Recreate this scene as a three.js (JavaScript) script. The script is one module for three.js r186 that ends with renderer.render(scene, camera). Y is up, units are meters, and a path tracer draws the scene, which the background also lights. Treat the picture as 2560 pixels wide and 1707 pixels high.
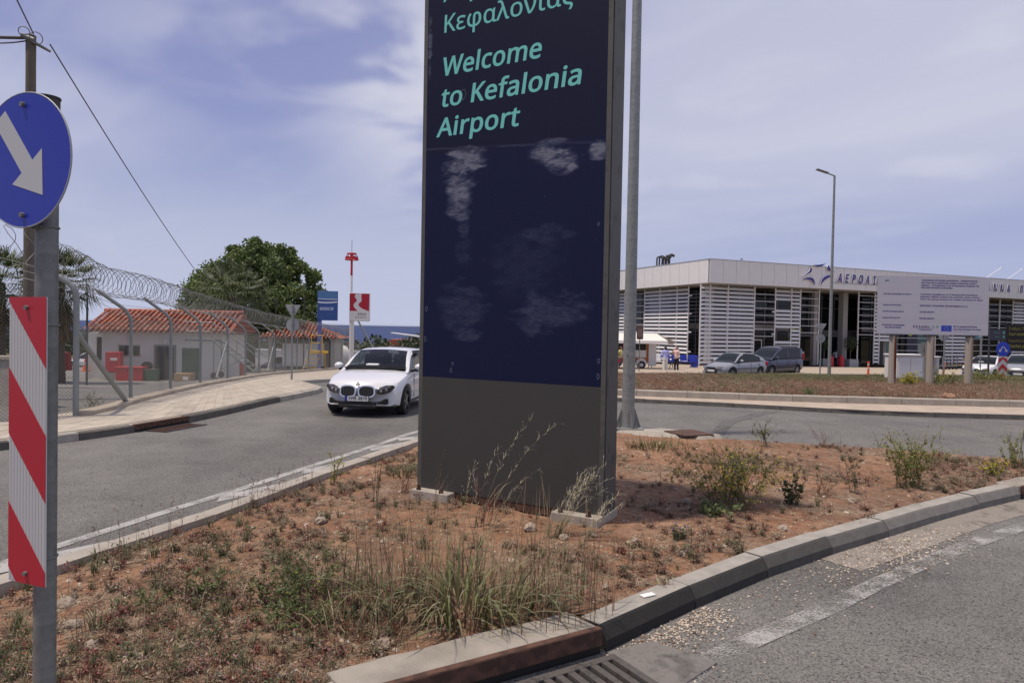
import * as THREE from 'three';
import { RoundedBoxGeometry } from 'three/addons/geometries/RoundedBoxGeometry.js';
import { mergeGeometries, mergeVertices, toCreasedNormals } from 'three/addons/utils/BufferGeometryUtils.js';
import { MarchingCubes } from 'three/addons/objects/MarchingCubes.js';
import { FontLoader } from 'three/addons/loaders/FontLoader.js';
import { TextGeometry } from 'three/addons/geometries/TextGeometry.js';
import { Brush, Evaluator, SUBTRACTION } from 'three-bvh-csg';

// ---------------------------------------------------------------- camera, sky, sun, exposure
const scene = new THREE.Scene();
const camera = new THREE.PerspectiveCamera(53.13, 1.5, 0.05, 60000);
camera.rotation.order = 'YXZ';
camera.position.set(0, 2, 0);
camera.rotation.set(-0.0196, 0, 0.0187);
const renderer = new THREE.WebGLRenderer({ antialias: true });
renderer.toneMapping = THREE.LinearToneMapping;
renderer.toneMappingExposure = 1.08;
renderer.shadowMap.enabled = true;

function hash(x, y, s) { let h = (Math.imul(x, 374761393) + Math.imul(y, 668265263) + Math.imul(s, 2147483647)) | 0; h = Math.imul(h ^ (h >>> 13), 1274126177); return ((h ^ (h >>> 16)) >>> 0) / 4294967296; }
const sst = (a, b, x) => { const t = Math.min(1, Math.max(0, (x - a) / (b - a))); return t * t * (3 - 2 * t); };
const lerp = (a, b, t) => a + (b - a) * t;
const mix3 = (a, b, t) => [lerp(a[0], b[0], t), lerp(a[1], b[1], t), lerp(a[2], b[2], t)];
function vn(x, y, s = 0, per = 0) {            // value noise, optionally periodic
  let ix = Math.floor(x), iy = Math.floor(y), jx = ix + 1, jy = iy + 1; const fx = x - ix, fy = y - iy, u = fx * fx * (3 - 2 * fx), v = fy * fy * (3 - 2 * fy);
  if (per) { ix = ((ix % per) + per) % per; iy = ((iy % per) + per) % per; jx = ((jx % per) + per) % per; jy = ((jy % per) + per) % per; }
  const a = hash(ix, iy, s), c = hash(ix, jy, s), p = a + (hash(jx, iy, s) - a) * u, q = c + (hash(jx, jy, s) - c) * u; return p + (q - p) * v;
}
function fbm(x, y, s = 0, o = 4, per = 0) { let a = 0.5, r = 0, n = 0; for (let i = 0; i < o; i++) { r += a * vn(x, y, s + i * 17, per); n += a; a *= 0.5; x *= 2; y *= 2; per *= 2; } return r / n; }
let seedv = 7;
const rnd = () => { seedv = (seedv + 0x6d2b79f5) | 0; let t = Math.imul(seedv ^ (seedv >>> 15), 1 | seedv); t = (t + Math.imul(t ^ (t >>> 7), 61 | t)) ^ t; return ((t ^ (t >>> 14)) >>> 0) / 4294967296; };
const rr = (a, b) => a + (b - a) * rnd();

{
  const W = 2048, H = 1024, data = new Float32Array(W * H * 4);
  const stops = [[-90, [0.2, 0.2, 0.2]], [-1, [0.4, 0.42, 0.5]], [0, [0.44, 0.475, 0.66]], [4, [0.395, 0.435, 0.625]], [9, [0.33, 0.375, 0.585]], [16, [0.262, 0.3, 0.53]], [24, [0.205, 0.238, 0.47]], [45, [0.13, 0.165, 0.39]], [90, [0.09, 0.125, 0.33]]];
  for (let j = 0; j < H; j++) {
    const el = ((j + 0.5) / H - 0.5) * 180, y = Math.sin(el * Math.PI / 180), cy = Math.cos(el * Math.PI / 180);
    let k = 0; while (k < stops.length - 2 && stops[k + 1][0] < el) k++;
    const base = mix3(stops[k][1], stops[k + 1][1], Math.min(1, Math.max(0, (el - stops[k][0]) / (stops[k + 1][0] - stops[k][0]))));
    for (let i = 0; i < W; i++) {
      const ph = ((i + 0.5) / W - 0.5) * 2 * Math.PI, dx = Math.cos(ph) * cy, dz = Math.sin(ph) * cy;
      const o = (j * W + i) * 4; let c = base;
      if (el > -0.5) {
        const px = dx / (y + 0.16), pz = dz / (y + 0.16);
        const qx = px * 0.86 + pz * 0.5, qz = -px * 0.5 + pz * 0.86;
        const warp = fbm(px * 1.3, pz * 1.3, 5, 3);
        const veil = fbm(px * 0.75 + 3.1 + warp * 0.6, pz * 0.75 + 9.4, 11, 4);
        const streak = fbm(qx * 1.1 + warp * 1.5 + 2.2, qz * 4.4 + warp * 2.0, 23, 5);
        const puff = fbm(px * 3.4 + warp * 2.2 + 4.7, pz * 3.4 + warp * 1.2, 31, 5);
        const side = sst(-0.15, 0.5, dx);
        const fade = sst(1, 12, el);
        let a = sst(0.52, 0.82, veil + side * 0.28) * 0.62 * sst(5, 16, el) + side * 0.22 * sst(8, 15, el);
        a += (sst(0.52, 0.82, streak) * 0.26 + sst(0.53, 0.8, puff) * sst(0.42, 0.62, veil) * 0.4) * fade * (0.55 + 0.45 * side) + 0.5 * sst(30, 55, el) * (0.5 + veil);  // last term: unseen high cloud veil, added to neutralise the violet sky light
        const gx = Math.atan2(dx, -dz) * 57.3, lump = Math.exp(-(((gx + 7.5) / 6.5) ** 2) - (((el - 19) / 7) ** 2)) + 0.22 * Math.exp(-(((gx + 24) / 9) ** 2) - (((el - 21) / 3.5) ** 2)) + 0.25 * Math.exp(-(((gx + 14) / 7) ** 2) - (((el - 23) / 4) ** 2)); a += lump * (0.1 + 1.5 * sst(0.34, 0.66, fbm(px * 3.6 + warp * 2.2 + 1.3, pz * 3.6 + warp, 91, 5)));
        a = 1 - Math.exp(-1.15 * a);
        c = mix3(base, [0.52, 0.55, 0.67], 0.5 * (1 - side) * sst(14, 5, el));
        c = mix3(c, [0.65, 0.655, 0.74], a);
      }
      data[o] = c[0]; data[o + 1] = c[1]; data[o + 2] = c[2]; data[o + 3] = 1;
    }
  }
  const sky = new THREE.DataTexture(data, W, H, THREE.RGBAFormat, THREE.FloatType);
  sky.mapping = THREE.EquirectangularReflectionMapping; sky.magFilter = sky.minFilter = THREE.LinearFilter; sky.needsUpdate = true;
  scene.background = sky; scene.environment = sky;
}
const sun = new THREE.DirectionalLight(0xfff0dc, 3.3);
sun.position.set(-34, 93.4, 11.1); sun.target.position.set(0, 0, 0);
sun.castShadow = true; sun.shadow.mapSize.set(4096, 4096); sun.shadow.radius = 6;
Object.assign(sun.shadow.camera, { left: -90, right: 90, top: 90, bottom: -90, near: 1, far: 300 });
sun.name = 'sun'; scene.add(sun, sun.target);

// ---------------------------------------------------------------- terrain heights (x right, D metres ahead of the camera)
function gh(x, D) {
  const t = D - 16; if (t <= 0) return 0;
  const k = lerp(0.042, 0.0265, sst(-6, 6, x));
  return -k * t * t / (t + 3) - 0.4 * sst(-13, -15, x) * sst(18, 32, D);
}
const V = (x, y, D) => new THREE.Vector3(x, y, -D);

// ---------------------------------------------------------------- geometry helpers
const E3 = new THREE.Euler(), Q = new THREE.Quaternion(), M4 = new THREE.Matrix4(), S1 = new THREE.Vector3(1, 1, 1);
function put(g, x = 0, y = 0, z = 0, rx = 0, ry = 0, rz = 0) { g.applyMatrix4(M4.compose(new THREE.Vector3(x, y, z), Q.setFromEuler(E3.set(rx, ry, rz, 'YXZ')), S1)); return g; }
const B = (w, h, d, x, y, z, rx, ry, rz) => put(new THREE.BoxGeometry(w, h, d), x, y, z, rx, ry, rz);
const RB = (w, h, d, r, x, y, z, rx, ry, rz) => put(new RoundedBoxGeometry(w, h, d, 2, r), x, y, z, rx, ry, rz);
const C = (r1, r2, h, n, x, y, z, rx, ry, rz) => put(new THREE.CylinderGeometry(r1, r2, h, n), x, y, z, rx, ry, rz);
const SPH = (r, x, y, z, sx = 1, sy = 1, sz = 1, n = 12) => put(new THREE.SphereGeometry(r, n, Math.ceil(n * 0.7)).scale(sx, sy, sz), x, y, z);
function ROD(a, b, r, n = 6, r2 = r) {
  const A = a.isVector3 ? a : new THREE.Vector3(...a), Bv = b.isVector3 ? b : new THREE.Vector3(...b), d = Bv.clone().sub(A), L = d.length();
  const g = new THREE.CylinderGeometry(r2, r, L, n); g.applyMatrix4(M4.compose(A.clone().addScaledVector(d, 0.5), Q.setFromUnitVectors(new THREE.Vector3(0, 1, 0), d.normalize()), S1)); return g;
}
const TUBE = (pts, r, seg = 24, n = 6, closed = false) => new THREE.TubeGeometry(new THREE.CatmullRomCurve3(pts.map((p) => (p.isVector3 ? p : new THREE.Vector3(...p))), closed, 'catmullrom', 0.3), seg, r, n, closed);
function SHAPE(pts) { const s = new THREE.Shape(); pts.forEach((p, i) => (i ? s.lineTo(p[0], p[1]) : s.moveTo(p[0], p[1]))); return s; }
const EXT = (pts, d, bev = 0, x, y, z, rx, ry, rz) => put(new THREE.ExtrudeGeometry(Array.isArray(pts) ? SHAPE(pts) : pts, { depth: d, bevelEnabled: bev > 0, bevelSize: bev, bevelThickness: bev, bevelSegments: 1, curveSegments: 16 }), x, y, z, rx, ry, rz);
const LAT = (pts, n, x, y, z) => put(new THREE.LatheGeometry(pts.map((p) => new THREE.Vector2(p[0], p[1])), n), x, y, z);
function QUAD(a, b, c, d, uv = [[0, 0], [1, 0], [1, 1], [0, 1]]) {
  const g = new THREE.BufferGeometry(), P = [a, b, c, a, c, d].flatMap((p) => (p.isVector3 ? p.toArray() : p));
  g.setAttribute('position', new THREE.Float32BufferAttribute(P, 3)); g.setAttribute('uv', new THREE.Float32BufferAttribute([0, 1, 2, 0, 2, 3].flatMap((i) => uv[i]), 2)); g.computeVertexNormals(); return g;
}
function merge(list) {
  if (!Array.isArray(list)) list = [list];
  if (list.length === 1 && !list[0].index) return list[0];
  const keepCol = list.every((g) => g.attributes.color);
  const L = list.map((g) => {
    const n = g.index ? g.toNonIndexed() : g.clone();
    for (const k of Object.keys(n.attributes)) if (!['position', 'normal', 'uv'].includes(k) && !(k === 'color' && keepCol)) n.deleteAttribute(k);
    if (!n.attributes.uv) n.setAttribute('uv', new THREE.Float32BufferAttribute(new Float32Array(n.attributes.position.count * 2), 2));
    if (!n.attributes.normal) n.computeVertexNormals();
    n.morphAttributes = {}; n.clearGroups(); return n;
  });
  return mergeGeometries(L, false);
}
function tri(g, s = 1) {                        // uv in metres from the side a face points to
  const p = g.attributes.position, n = g.attributes.normal, u = new Float32Array(p.count * 2);
  for (let i = 0; i < p.count; i++) {
    const ax = Math.abs(n.getX(i)), ay = Math.abs(n.getY(i)), az = Math.abs(n.getZ(i)), x = p.getX(i), y = p.getY(i), z = p.getZ(i);
    if (ay >= ax && ay >= az) { u[2 * i] = x * s; u[2 * i + 1] = z * s; } else if (ax >= az) { u[2 * i] = z * s; u[2 * i + 1] = y * s; } else { u[2 * i] = x * s; u[2 * i + 1] = y * s; }
  }
  g.setAttribute('uv', new THREE.Float32BufferAttribute(u, 2)); return g;
}
const used = {};
function numbered(n) { const k = used[n] = (used[n] ?? -1) + 1; return k ? n + '_' + String(k).padStart(3, '0') : n; }
function shadowed(m) { m.castShadow = m.receiveShadow = true; return m; }
function part(name, geos, mat, parent) {
  let g = merge(geos); if (mat.userData && mat.userData.tri) g = tri(g, mat.userData.tri);
  const m = shadowed(new THREE.Mesh(g, mat)); m.name = name; parent.add(m); return m;
}
function same(name, geo, mat, parent, x, y, z, ry = 0) { const m = shadowed(new THREE.Mesh(geo, mat)); m.name = name; m.position.set(x, y, z); m.rotation.y = ry; parent.add(m); return m; }
function thing(name, label, category, x, D, ry = 0, group, y) {
  const o = new THREE.Group(); o.name = numbered(name); scene.add(o); o.position.set(x, y ?? gh(x, D), -D); o.rotation.y = ry;
  o.userData = { label, category }; if (group) o.userData.group = group; return o;
}
function solo(name, label, category, geos, mat, group, kind) { const m = part(name, geos, mat, scene); m.name = numbered(name); m.userData = { label, category }; if (group) m.userData.group = group; if (kind) m.userData.kind = kind; return m; }
function struct(name, geos, mat) { const m = part(name, geos, mat, scene); m.name = numbered(name); m.userData.kind = 'structure'; return m; }
function sgroup(name) { const o = new THREE.Group(); o.name = numbered(name); o.userData.kind = 'structure'; scene.add(o); return o; }
function copy(src, x, D, ry, label) {
  const c = src.clone(); c.name = numbered(src.name.replace(/_\d+$/, '')); scene.add(c); c.position.set(x, gh(x, D), -D); c.rotation.y = ry;
  c.userData = { ...src.userData }; if (label) c.userData.label = label; return c;
}
// polylines on the ground: [[x, D], ...]
function resample(line, n) {
  const L = [0]; for (let i = 1; i < line.length; i++) L.push(L[i - 1] + Math.hypot(line[i][0] - line[i - 1][0], line[i][1] - line[i - 1][1]));
  const out = []; let k = 0;
  for (let i = 0; i <= n; i++) { const s = L[L.length - 1] * i / n; while (k < line.length - 2 && L[k + 1] < s) k++; const t = (s - L[k]) / (L[k + 1] - L[k] || 1); out.push([lerp(line[k][0], line[k + 1][0], t), lerp(line[k][1], line[k + 1][1], t)]); }
  return out;
}
function lineLen(line) { let s = 0; for (let i = 1; i < line.length; i++) s += Math.hypot(line[i][0] - line[i - 1][0], line[i][1] - line[i - 1][1]); return s; }
function smoothLine(line, n) { const c = new THREE.CatmullRomCurve3(line.map((p) => new THREE.Vector3(p[0], 0, p[1]))); return c.getSpacedPoints(n).map((p) => [p.x, p.z]); }
function offsetLine(line, d) { return line.map((p, i) => { const a = line[Math.max(0, i - 1)], b = line[Math.min(line.length - 1, i + 1)], dx = b[0] - a[0], dy = b[1] - a[1], l = Math.hypot(dx, dy); return [p[0] + dy / l * d, p[1] - dx / l * d]; }); }  // +d is to the right of travel
function ribbon(A, Bl, nu, nv, off, colour) {
  const a = resample(A, nu), b = resample(Bl, nu), P = [], U = [], Cc = [], I = [];
  for (let i = 0; i <= nu; i++) for (let j = 0; j <= nv; j++) {
    const x = lerp(a[i][0], b[i][0], j / nv), D = lerp(a[i][1], b[i][1], j / nv), y = gh(x, D) + (typeof off === 'function' ? off(x, D, i / nu, j / nv) : off);
    P.push(x, y, -D); U.push(x, -D); if (colour) Cc.push(...colour(x, D));
    if (i < nu && j < nv) { const k = i * (nv + 1) + j; I.push(k, k + nv + 1, k + 1, k + 1, k + nv + 1, k + nv + 2); }
  }
  const g = new THREE.BufferGeometry(); g.setAttribute('position', new THREE.Float32BufferAttribute(P, 3)); g.setAttribute('uv', new THREE.Float32BufferAttribute(U, 2));
  if (colour) g.setAttribute('color', new THREE.Float32BufferAttribute(Cc, 3));
  g.setIndex(I); g.computeVertexNormals();
  if (g.attributes.normal.getY(0) < 0) { for (let i = 0; i < I.length; i += 3) { const t = I[i]; I[i] = I[i + 1]; I[i + 1] = t; } g.setIndex(I); g.computeVertexNormals(); }
  return g;
}

// ---------------------------------------------------------------- materials
const toS = (c) => 255 * (c <= 0.0031308 ? 12.92 * c : 1.055 * Math.pow(c, 1 / 2.4) - 0.055);
function texC(n, fn, m = n) {                   // colour texture from a function giving linear values
  const d = new Uint8Array(n * m * 4);
  for (let j = 0; j < m; j++) for (let i = 0; i < n; i++) { const c = fn(i / n, j / m, i, j), o = (j * n + i) * 4; d[o] = toS(Math.min(1, Math.max(0, c[0]))); d[o + 1] = toS(Math.min(1, Math.max(0, c[1]))); d[o + 2] = toS(Math.min(1, Math.max(0, c[2]))); d[o + 3] = 255; }
  const t = new THREE.DataTexture(d, n, m); t.colorSpace = THREE.SRGBColorSpace; t.wrapS = t.wrapT = THREE.RepeatWrapping; t.magFilter = t.minFilter = THREE.LinearFilter; t.needsUpdate = true; return t;
}
function texG(n, fn) {
  const d = new Uint8Array(n * n * 4);
  for (let j = 0; j < n; j++) for (let i = 0; i < n; i++) { const c = 255 * Math.min(1, Math.max(0, fn(i / n, j / n, i, j))), o = (j * n + i) * 4; d[o] = d[o + 1] = d[o + 2] = c; d[o + 3] = 255; }
  const t = new THREE.DataTexture(d, n, n); t.wrapS = t.wrapT = THREE.RepeatWrapping; t.magFilter = t.minFilter = THREE.LinearFilter; t.needsUpdate = true; return t;
}
function canvasTex(w, h, draw) { const c = document.createElement('canvas'); c.width = w; c.height = h; draw(c.getContext('2d'), w, h); const t = new THREE.CanvasTexture(c); t.colorSpace = THREE.SRGBColorSpace; t.magFilter = t.minFilter = THREE.LinearFilter; return t; }
const lin = (r, g, b) => new THREE.Color().setRGB(r, g, b);
const std = (r, g, b, rough = 0.7, metal = 0, o = {}) => new THREE.MeshStandardMaterial({ color: lin(r, g, b), roughness: rough, metalness: metal, ...o });
const phys = (r, g, b, rough, o = {}) => new THREE.MeshPhysicalMaterial({ color: lin(r, g, b), roughness: rough, ...o });
const triM = (m, s) => { m.userData.tri = s; return m; };
function rep(t, s) { const c = t.clone(); c.repeat.set(s, s); c.needsUpdate = true; return c; }

const grain = texG(512, (u, v, i, j) => 0.35 * hash(i, j, 3) + 0.3 * vn(u * 128, v * 128, 9, 128) + 0.35 * fbm(u * 24, v * 24, 4, 3, 24));
const asphaltC = texC(1024, (u, v, i, j) => {
  const st = vn(u * 210, v * 210, 5, 210), h = hash(i >> 1, j >> 1, 8), f = fbm(u * 6, v * 6, 2, 4, 6);
  let k = 0.145 + 0.05 * (f - 0.5) + 0.13 * (st - 0.5) + 0.08 * (h - 0.5); if (h > 0.98) k += 0.2; if (st < 0.15) k *= 0.5;
  return [k * 1.035, k, k * 0.94];
});
const concreteC = texC(512, (u, v, i, j) => { const f = fbm(u * 8, v * 8, 21, 5, 8), h = hash(i, j, 2); let k = 0.8 + 0.42 * (f - 0.5) + 0.2 * (h - 0.5); if (h > 0.99) k *= 0.6; return [k, k * 0.985, k * 0.95]; });
const grimeC = texC(512, (u, v, i, j) => { const f = fbm(u * 6, v * 6, 41, 5, 6), g = fbm(u * 30, v * 30, 43, 3, 30); const k = 1 - 0.35 * sst(0.5, 0.75, f) - 0.18 * sst(0.5, 0.8, g); return [k, k * 0.99, k * 0.97]; });
const soilC = texC(1024, (u, v, i, j) => {
  const f = fbm(u * 5, v * 5, 51, 5, 5), g = fbm(u * 40, v * 40, 53, 4, 40), h = hash(i, j, 55), p = vn(u * 150, v * 150, 57, 150);
  let c = mix3([0.285, 0.15, 0.086], [0.37, 0.23, 0.148], sst(0.35, 0.7, f)); c = mix3(c, [0.2, 0.11, 0.072], sst(0.52, 0.72, g) * 0.75);
  const k = 0.8 + 0.4 * h; c = [c[0] * k, c[1] * k, c[2] * k]; if (p > 0.86) c = mix3(c, [0.42, 0.3, 0.22], sst(0.86, 0.93, p)); return c;
});
const soilB = texG(1024, (u, v, i, j) => 0.4 * fbm(u * 30, v * 30, 61, 5, 30) + 0.4 * vn(u * 150, v * 150, 57, 150) + 0.2 * hash(i, j, 55));
const rustC = texC(512, (u, v, i, j) => { const f = fbm(u * 10, v * 10, 71, 5, 10), h = hash(i, j, 72); const c = mix3([0.07, 0.036, 0.026], [0.125, 0.062, 0.042], sst(0.35, 0.7, f)), k = 0.75 + 0.5 * h; return [c[0] * k, c[1] * k, c[2] * k]; });
const galvC = texC(512, (u, v) => { const c = vn(u * 22, v * 22, 81, 22), d = vn(u * 44 + 3, v * 44, 82, 44), e = fbm(u * 4, v * 4, 83, 3, 4); const k = 0.86 + 0.22 * (c - 0.5) + 0.12 * (d - 0.5) + 0.2 * (e - 0.5); return [k * 0.98, k, k * 0.99]; });
const plasterC = texC(512, (u, v, i, j) => { const f = fbm(u * 5, v * 5, 91, 5, 5), h = hash(i, j, 92); const k = 0.93 + 0.12 * (f - 0.5) + 0.05 * (h - 0.5); return [k, k * 0.99, k * 0.97]; });
const woodC = texC(256, (u, v) => { const f = fbm(u * 40, v * 3, 95, 4), g = vn(u * 12, v * 2, 97); const k = 0.65 + 0.5 * (f - 0.3) - 0.3 * sst(0.7, 0.9, g); return [k, k * 0.92, k * 0.82]; });

const M = {
  asphalt: new THREE.MeshStandardMaterial({ map: rep(asphaltC, 0.5), bumpMap: rep(asphaltC, 0.5), bumpScale: 0.006, roughness: 0.92, vertexColors: true }),
  concrete: triM(std(0.44, 0.405, 0.36, 0.9, 0, { map: rep(concreteC, 0.8), bumpMap: rep(grain, 1.5), bumpScale: 0.003 }), 1),
  pave: triM(std(0.48, 0.43, 0.37, 0.9, 0, { map: rep(concreteC, 0.5), bumpMap: rep(grain, 1), bumpScale: 0.003 }), 1),
  kerb: triM(std(0.42, 0.4, 0.37, 0.92, 0, { map: rep(concreteC, 1.1), bumpMap: rep(grain, 2.5), bumpScale: 0.004 }), 1),
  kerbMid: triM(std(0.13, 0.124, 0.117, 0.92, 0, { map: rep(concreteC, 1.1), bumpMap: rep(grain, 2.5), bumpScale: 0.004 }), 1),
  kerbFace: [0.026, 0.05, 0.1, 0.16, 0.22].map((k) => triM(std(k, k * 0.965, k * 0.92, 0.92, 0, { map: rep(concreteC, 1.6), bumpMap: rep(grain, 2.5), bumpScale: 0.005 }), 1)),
  kerbDark: triM(std(0.026, 0.026, 0.026, 0.9, 0, { map: rep(concreteC, 2.2), bumpMap: rep(grain, 3), bumpScale: 0.006 }), 1),
  soil: new THREE.MeshStandardMaterial({ map: rep(soilC, 0.55), bumpMap: rep(soilB, 0.55), bumpScale: 0.03, roughness: 1, vertexColors: true }),
  rust: triM(std(1, 1, 1, 0.85, 0.1, { map: rep(rustC, 1.6), bumpMap: rep(grain, 3), bumpScale: 0.003 }), 1),
  galv: triM(std(0.31, 0.325, 0.32, 0.55, 0.35, { map: rep(galvC, 2) }), 1),
  galvDark: triM(std(0.23, 0.235, 0.23, 0.55, 0.3, { map: rep(galvC, 3) }), 1),
  wire: std(0.36, 0.36, 0.35, 0.6, 0.4), plaster: triM(std(0.72, 0.72, 0.71, 0.9, 0, { map: rep(plasterC, 0.5), bumpMap: rep(grain, 1), bumpScale: 0.003 }), 1),
  white: std(0.78, 0.78, 0.79, 0.5), whitePanel: triM(std(0.78, 0.78, 0.785, 0.45, 0, { map: rep(plasterC, 0.2) }), 1), slat: std(0.66, 0.655, 0.65, 0.5),
  black: std(0.012, 0.012, 0.013, 0.6), rubber: std(0.02, 0.02, 0.021, 0.85), darkGrey: std(0.05, 0.05, 0.052, 0.6), chrome: std(0.75, 0.76, 0.78, 0.15, 1), alloy: std(0.3, 0.3, 0.31, 0.35, 0.8),
  glass: phys(0.012, 0.016, 0.018, 0.06, { specularIntensity: 0.8 }), glassDim: phys(0.012, 0.017, 0.017, 0.15, { specularIntensity: 0.55 }), teal: phys(0.12, 0.22, 0.23, 0.12),
  red: std(0.5, 0.018, 0.03, 0.5), redSheet: std(0.44, 0.014, 0.03, 0.45), orange: std(0.75, 0.1, 0.03, 0.6), yellow: std(0.7, 0.42, 0.04, 0.5), blue: std(0.012, 0.035, 0.35, 0.45), signBlue: std(0.012, 0.03, 0.31, 0.4), navy: std(0.016, 0.018, 0.045, 0.4),
  signWhite: std(0.5, 0.5, 0.5, 0.4), signBack: std(0.36, 0.37, 0.38, 0.5, 0.3), green: std(0.05, 0.13, 0.08, 0.6), lime: std(0.5, 0.6, 0.03, 0.6), card: std(0.35, 0.23, 0.12, 0.9), paper: std(0.75, 0.75, 0.74, 0.8),
  wood: triM(std(0.175, 0.16, 0.14, 0.9, 0, { map: rep(woodC, 1), bumpMap: rep(woodC, 1), bumpScale: 0.01 }), 1), bark: triM(std(0.13, 0.1, 0.075, 0.95, 0, { bumpMap: rep(grain, 1), bumpScale: 0.03 }), 1),
  leaf: new THREE.MeshPhysicalMaterial({ vertexColors: true, roughness: 0.75, transmission: 0.35, thickness: 0, side: THREE.DoubleSide }),
  dry: new THREE.MeshStandardMaterial({ vertexColors: true, roughness: 0.9, side: THREE.DoubleSide }),
  paintW: std(0.62, 0.61, 0.59, 0.85), markGrey: std(0.42, 0.41, 0.39, 0.9),
};

// ================================================================ SETTING
function kerbRun(parent, line, len, prof, mats, name = 'kerb_stone', lift = 0, n0 = 0) {
  const n = Math.max(1, Math.round(lineLen(line) / len)), pts = resample(line, n);
  const fr = pts.map((p, i) => { const a = pts[Math.max(0, i - 1)], b = pts[Math.min(n, i + 1)], l = Math.hypot(b[0] - a[0], b[1] - a[1]) || 1; return [(b[0] - a[0]) / l, (b[1] - a[1]) / l]; });
  for (let i = 0; i < n; i++) {
    const jig = (hash(i, n0, 5) - 0.5) * 0.012, P = [], gap = 0.006;
    const ring = (k, s) => prof.map(([o, h]) => { const [tx, tz] = fr[k], x = pts[k][0] + tz * o + tx * s * gap, D = pts[k][1] - tx * o + tz * s * gap; return new THREE.Vector3(x, gh(x, D) + h + (h > 0 ? jig : 0) + lift, -D); });
    const a = ring(i, 1), b = ring(i + 1, -1), m = prof.length, q = [];
    for (let j = 0; j < m; j++) { const k = (j + 1) % m; q.push(QUAD(a[j], b[j], b[k], a[k])); }
    for (let j = 1; j < m - 1; j++) { P.push(...a[0].toArray(), ...a[j].toArray(), ...a[j + 1].toArray(), ...b[0].toArray(), ...b[j + 1].toArray(), ...b[j].toArray()); }
    const caps = new THREE.BufferGeometry(); caps.setAttribute('position', new THREE.Float32BufferAttribute(P, 3)); caps.computeVertexNormals();
    const mat = typeof mats === 'function' ? mats(i, n) : mats;
    part(name, [...q, caps], mat, parent);
  }
}
const patch = (s, lo, hi) => (x, D) => { const k = lerp(lo, hi, sst(0.3, 0.7, fbm(x * s + 31, D * s + 77, 19, 3))); return [k, k, k]; };

{ // ground out to the coast, the sea, the road sheet
  const P = [], U = [], Cc = [], I = [], nr = 70, na = 120;
  for (let i = 0; i <= nr; i++) for (let j = 0; j <= na; j++) {
    const r = 0.4 + 900 * Math.pow(i / nr, 3), a = j / na * Math.PI * 2, x = r * Math.sin(a), D = r * Math.cos(a);
    const y = Math.max(-30, gh(Math.max(-60, x), D)) - 0.12; P.push(x, y, -D); U.push(x, -D);
    const g = sst(0.42, 0.62, fbm(x * 0.07, D * 0.07, 3, 4)), k = mix3([0.62, 0.75, 0.6], [0.35, 0.55, 0.28], g); Cc.push(...k);
    if (i < nr && j < na) { const q = i * (na + 1) + j; I.push(q, q + na + 1, q + 1, q + 1, q + na + 1, q + na + 2); }
  }
  const g = new THREE.BufferGeometry(); g.setAttribute('position', new THREE.Float32BufferAttribute(P, 3)); g.setAttribute('uv', new THREE.Float32BufferAttribute(U, 2)); g.setAttribute('color', new THREE.Float32BufferAttribute(Cc, 3)); g.setIndex(I); g.computeVertexNormals();
  if (g.attributes.normal.getY(500) < 0) { for (let i = 0; i < I.length; i += 3) { const t = I[i]; I[i] = I[i + 1]; I[i + 1] = t; } g.setIndex(I); g.computeVertexNormals(); }
  struct('ground', g, M.soil);
  struct('sea', put(new THREE.CircleGeometry(50000, 64), 0, -17, 0, -Math.PI / 2, 0, 0), phys(0.035, 0.055, 0.14, 0.6, { specularIntensity: 0.25, bumpMap: rep(grain, 60), bumpScale: 0.4 }));
  const streak = (x, D) => { const ac = x * 0.95 - D * 0.3, al = x * 0.3 + D * 0.95, k = 0.94 + 0.34 * (fbm(ac * 0.8, al * 0.1, 19, 4) - 0.5) + 0.3 * (fbm(x * 1.2, D * 1.0, 29, 3) - 0.5) - 0.14 * sst(0.58, 0.7, fbm(x * 0.35 + 5, D * 0.35, 49, 3)); return [k, k, k]; };
  struct('road', ribbon([[-16, -6], [-16, 62]], [[48, -6], [48, 62]], 190, 190, 0, streak), M.asphalt);
  const apron = (x, D) => { const k = 1.25 + 0.3 * (fbm(x * 0.2, D * 0.2, 39, 3) - 0.5); return [k, k, k * 0.98]; };
  struct('apron', ribbon([[-70, 24], [-70, 130]], [[-15.9, 24], [20, 130]], 50, 40, 0.02, apron), M.asphalt);
}
// ---- the planted island with the sign
const xl = (D) => -3.45 + (D - 5.2) * 0.32;
function soilH(x, D) { const t = sst(0, 1.3, x - xl(D)); return 0.045 + 0.065 * t + 0.06 * (fbm(x * 1.1, D * 1.1, 3, 2) - 0.5) + 0.045 * (fbm(x * 5, D * 5, 6, 3) - 0.5); }
const LK = smoothLine([[-2.4, 0.7], [-3.6, 1.3], [-4.0, 2.6], [-3.78, 4.1], [-3.45, 5.2], [-3.05, 6.16], [-2.72, 7.2], [-2.31, 8.65], [-1.86, 9.96], [-1.45, 11.29], [-0.95, 12.5], [0.0, 13.25], [1.87, 12.95]], 90);
const FK = [[1.87, 12.95], [3.73, 12.0], [5.96, 11.3], [7.73, 10.68], [9.15, 10.2]];
const RK = smoothLine([[0.585, 4.24], [0.95, 4.57], [1.58, 5.16], [2.48, 5.88], [3.53, 6.62], [5.12, 7.72], [6.29, 8.43]], 60);
const RK2 = [[7.25, 9.0], [8.2, 9.55], [9.2, 10.1]];
const NK = smoothLine([[-2.4, 0.7], [-1.75, 1.0], [-1.4, 1.75], [-1.28, 2.6], [-1.1, 3.12], [-0.76, 3.43]], 24);
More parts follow.
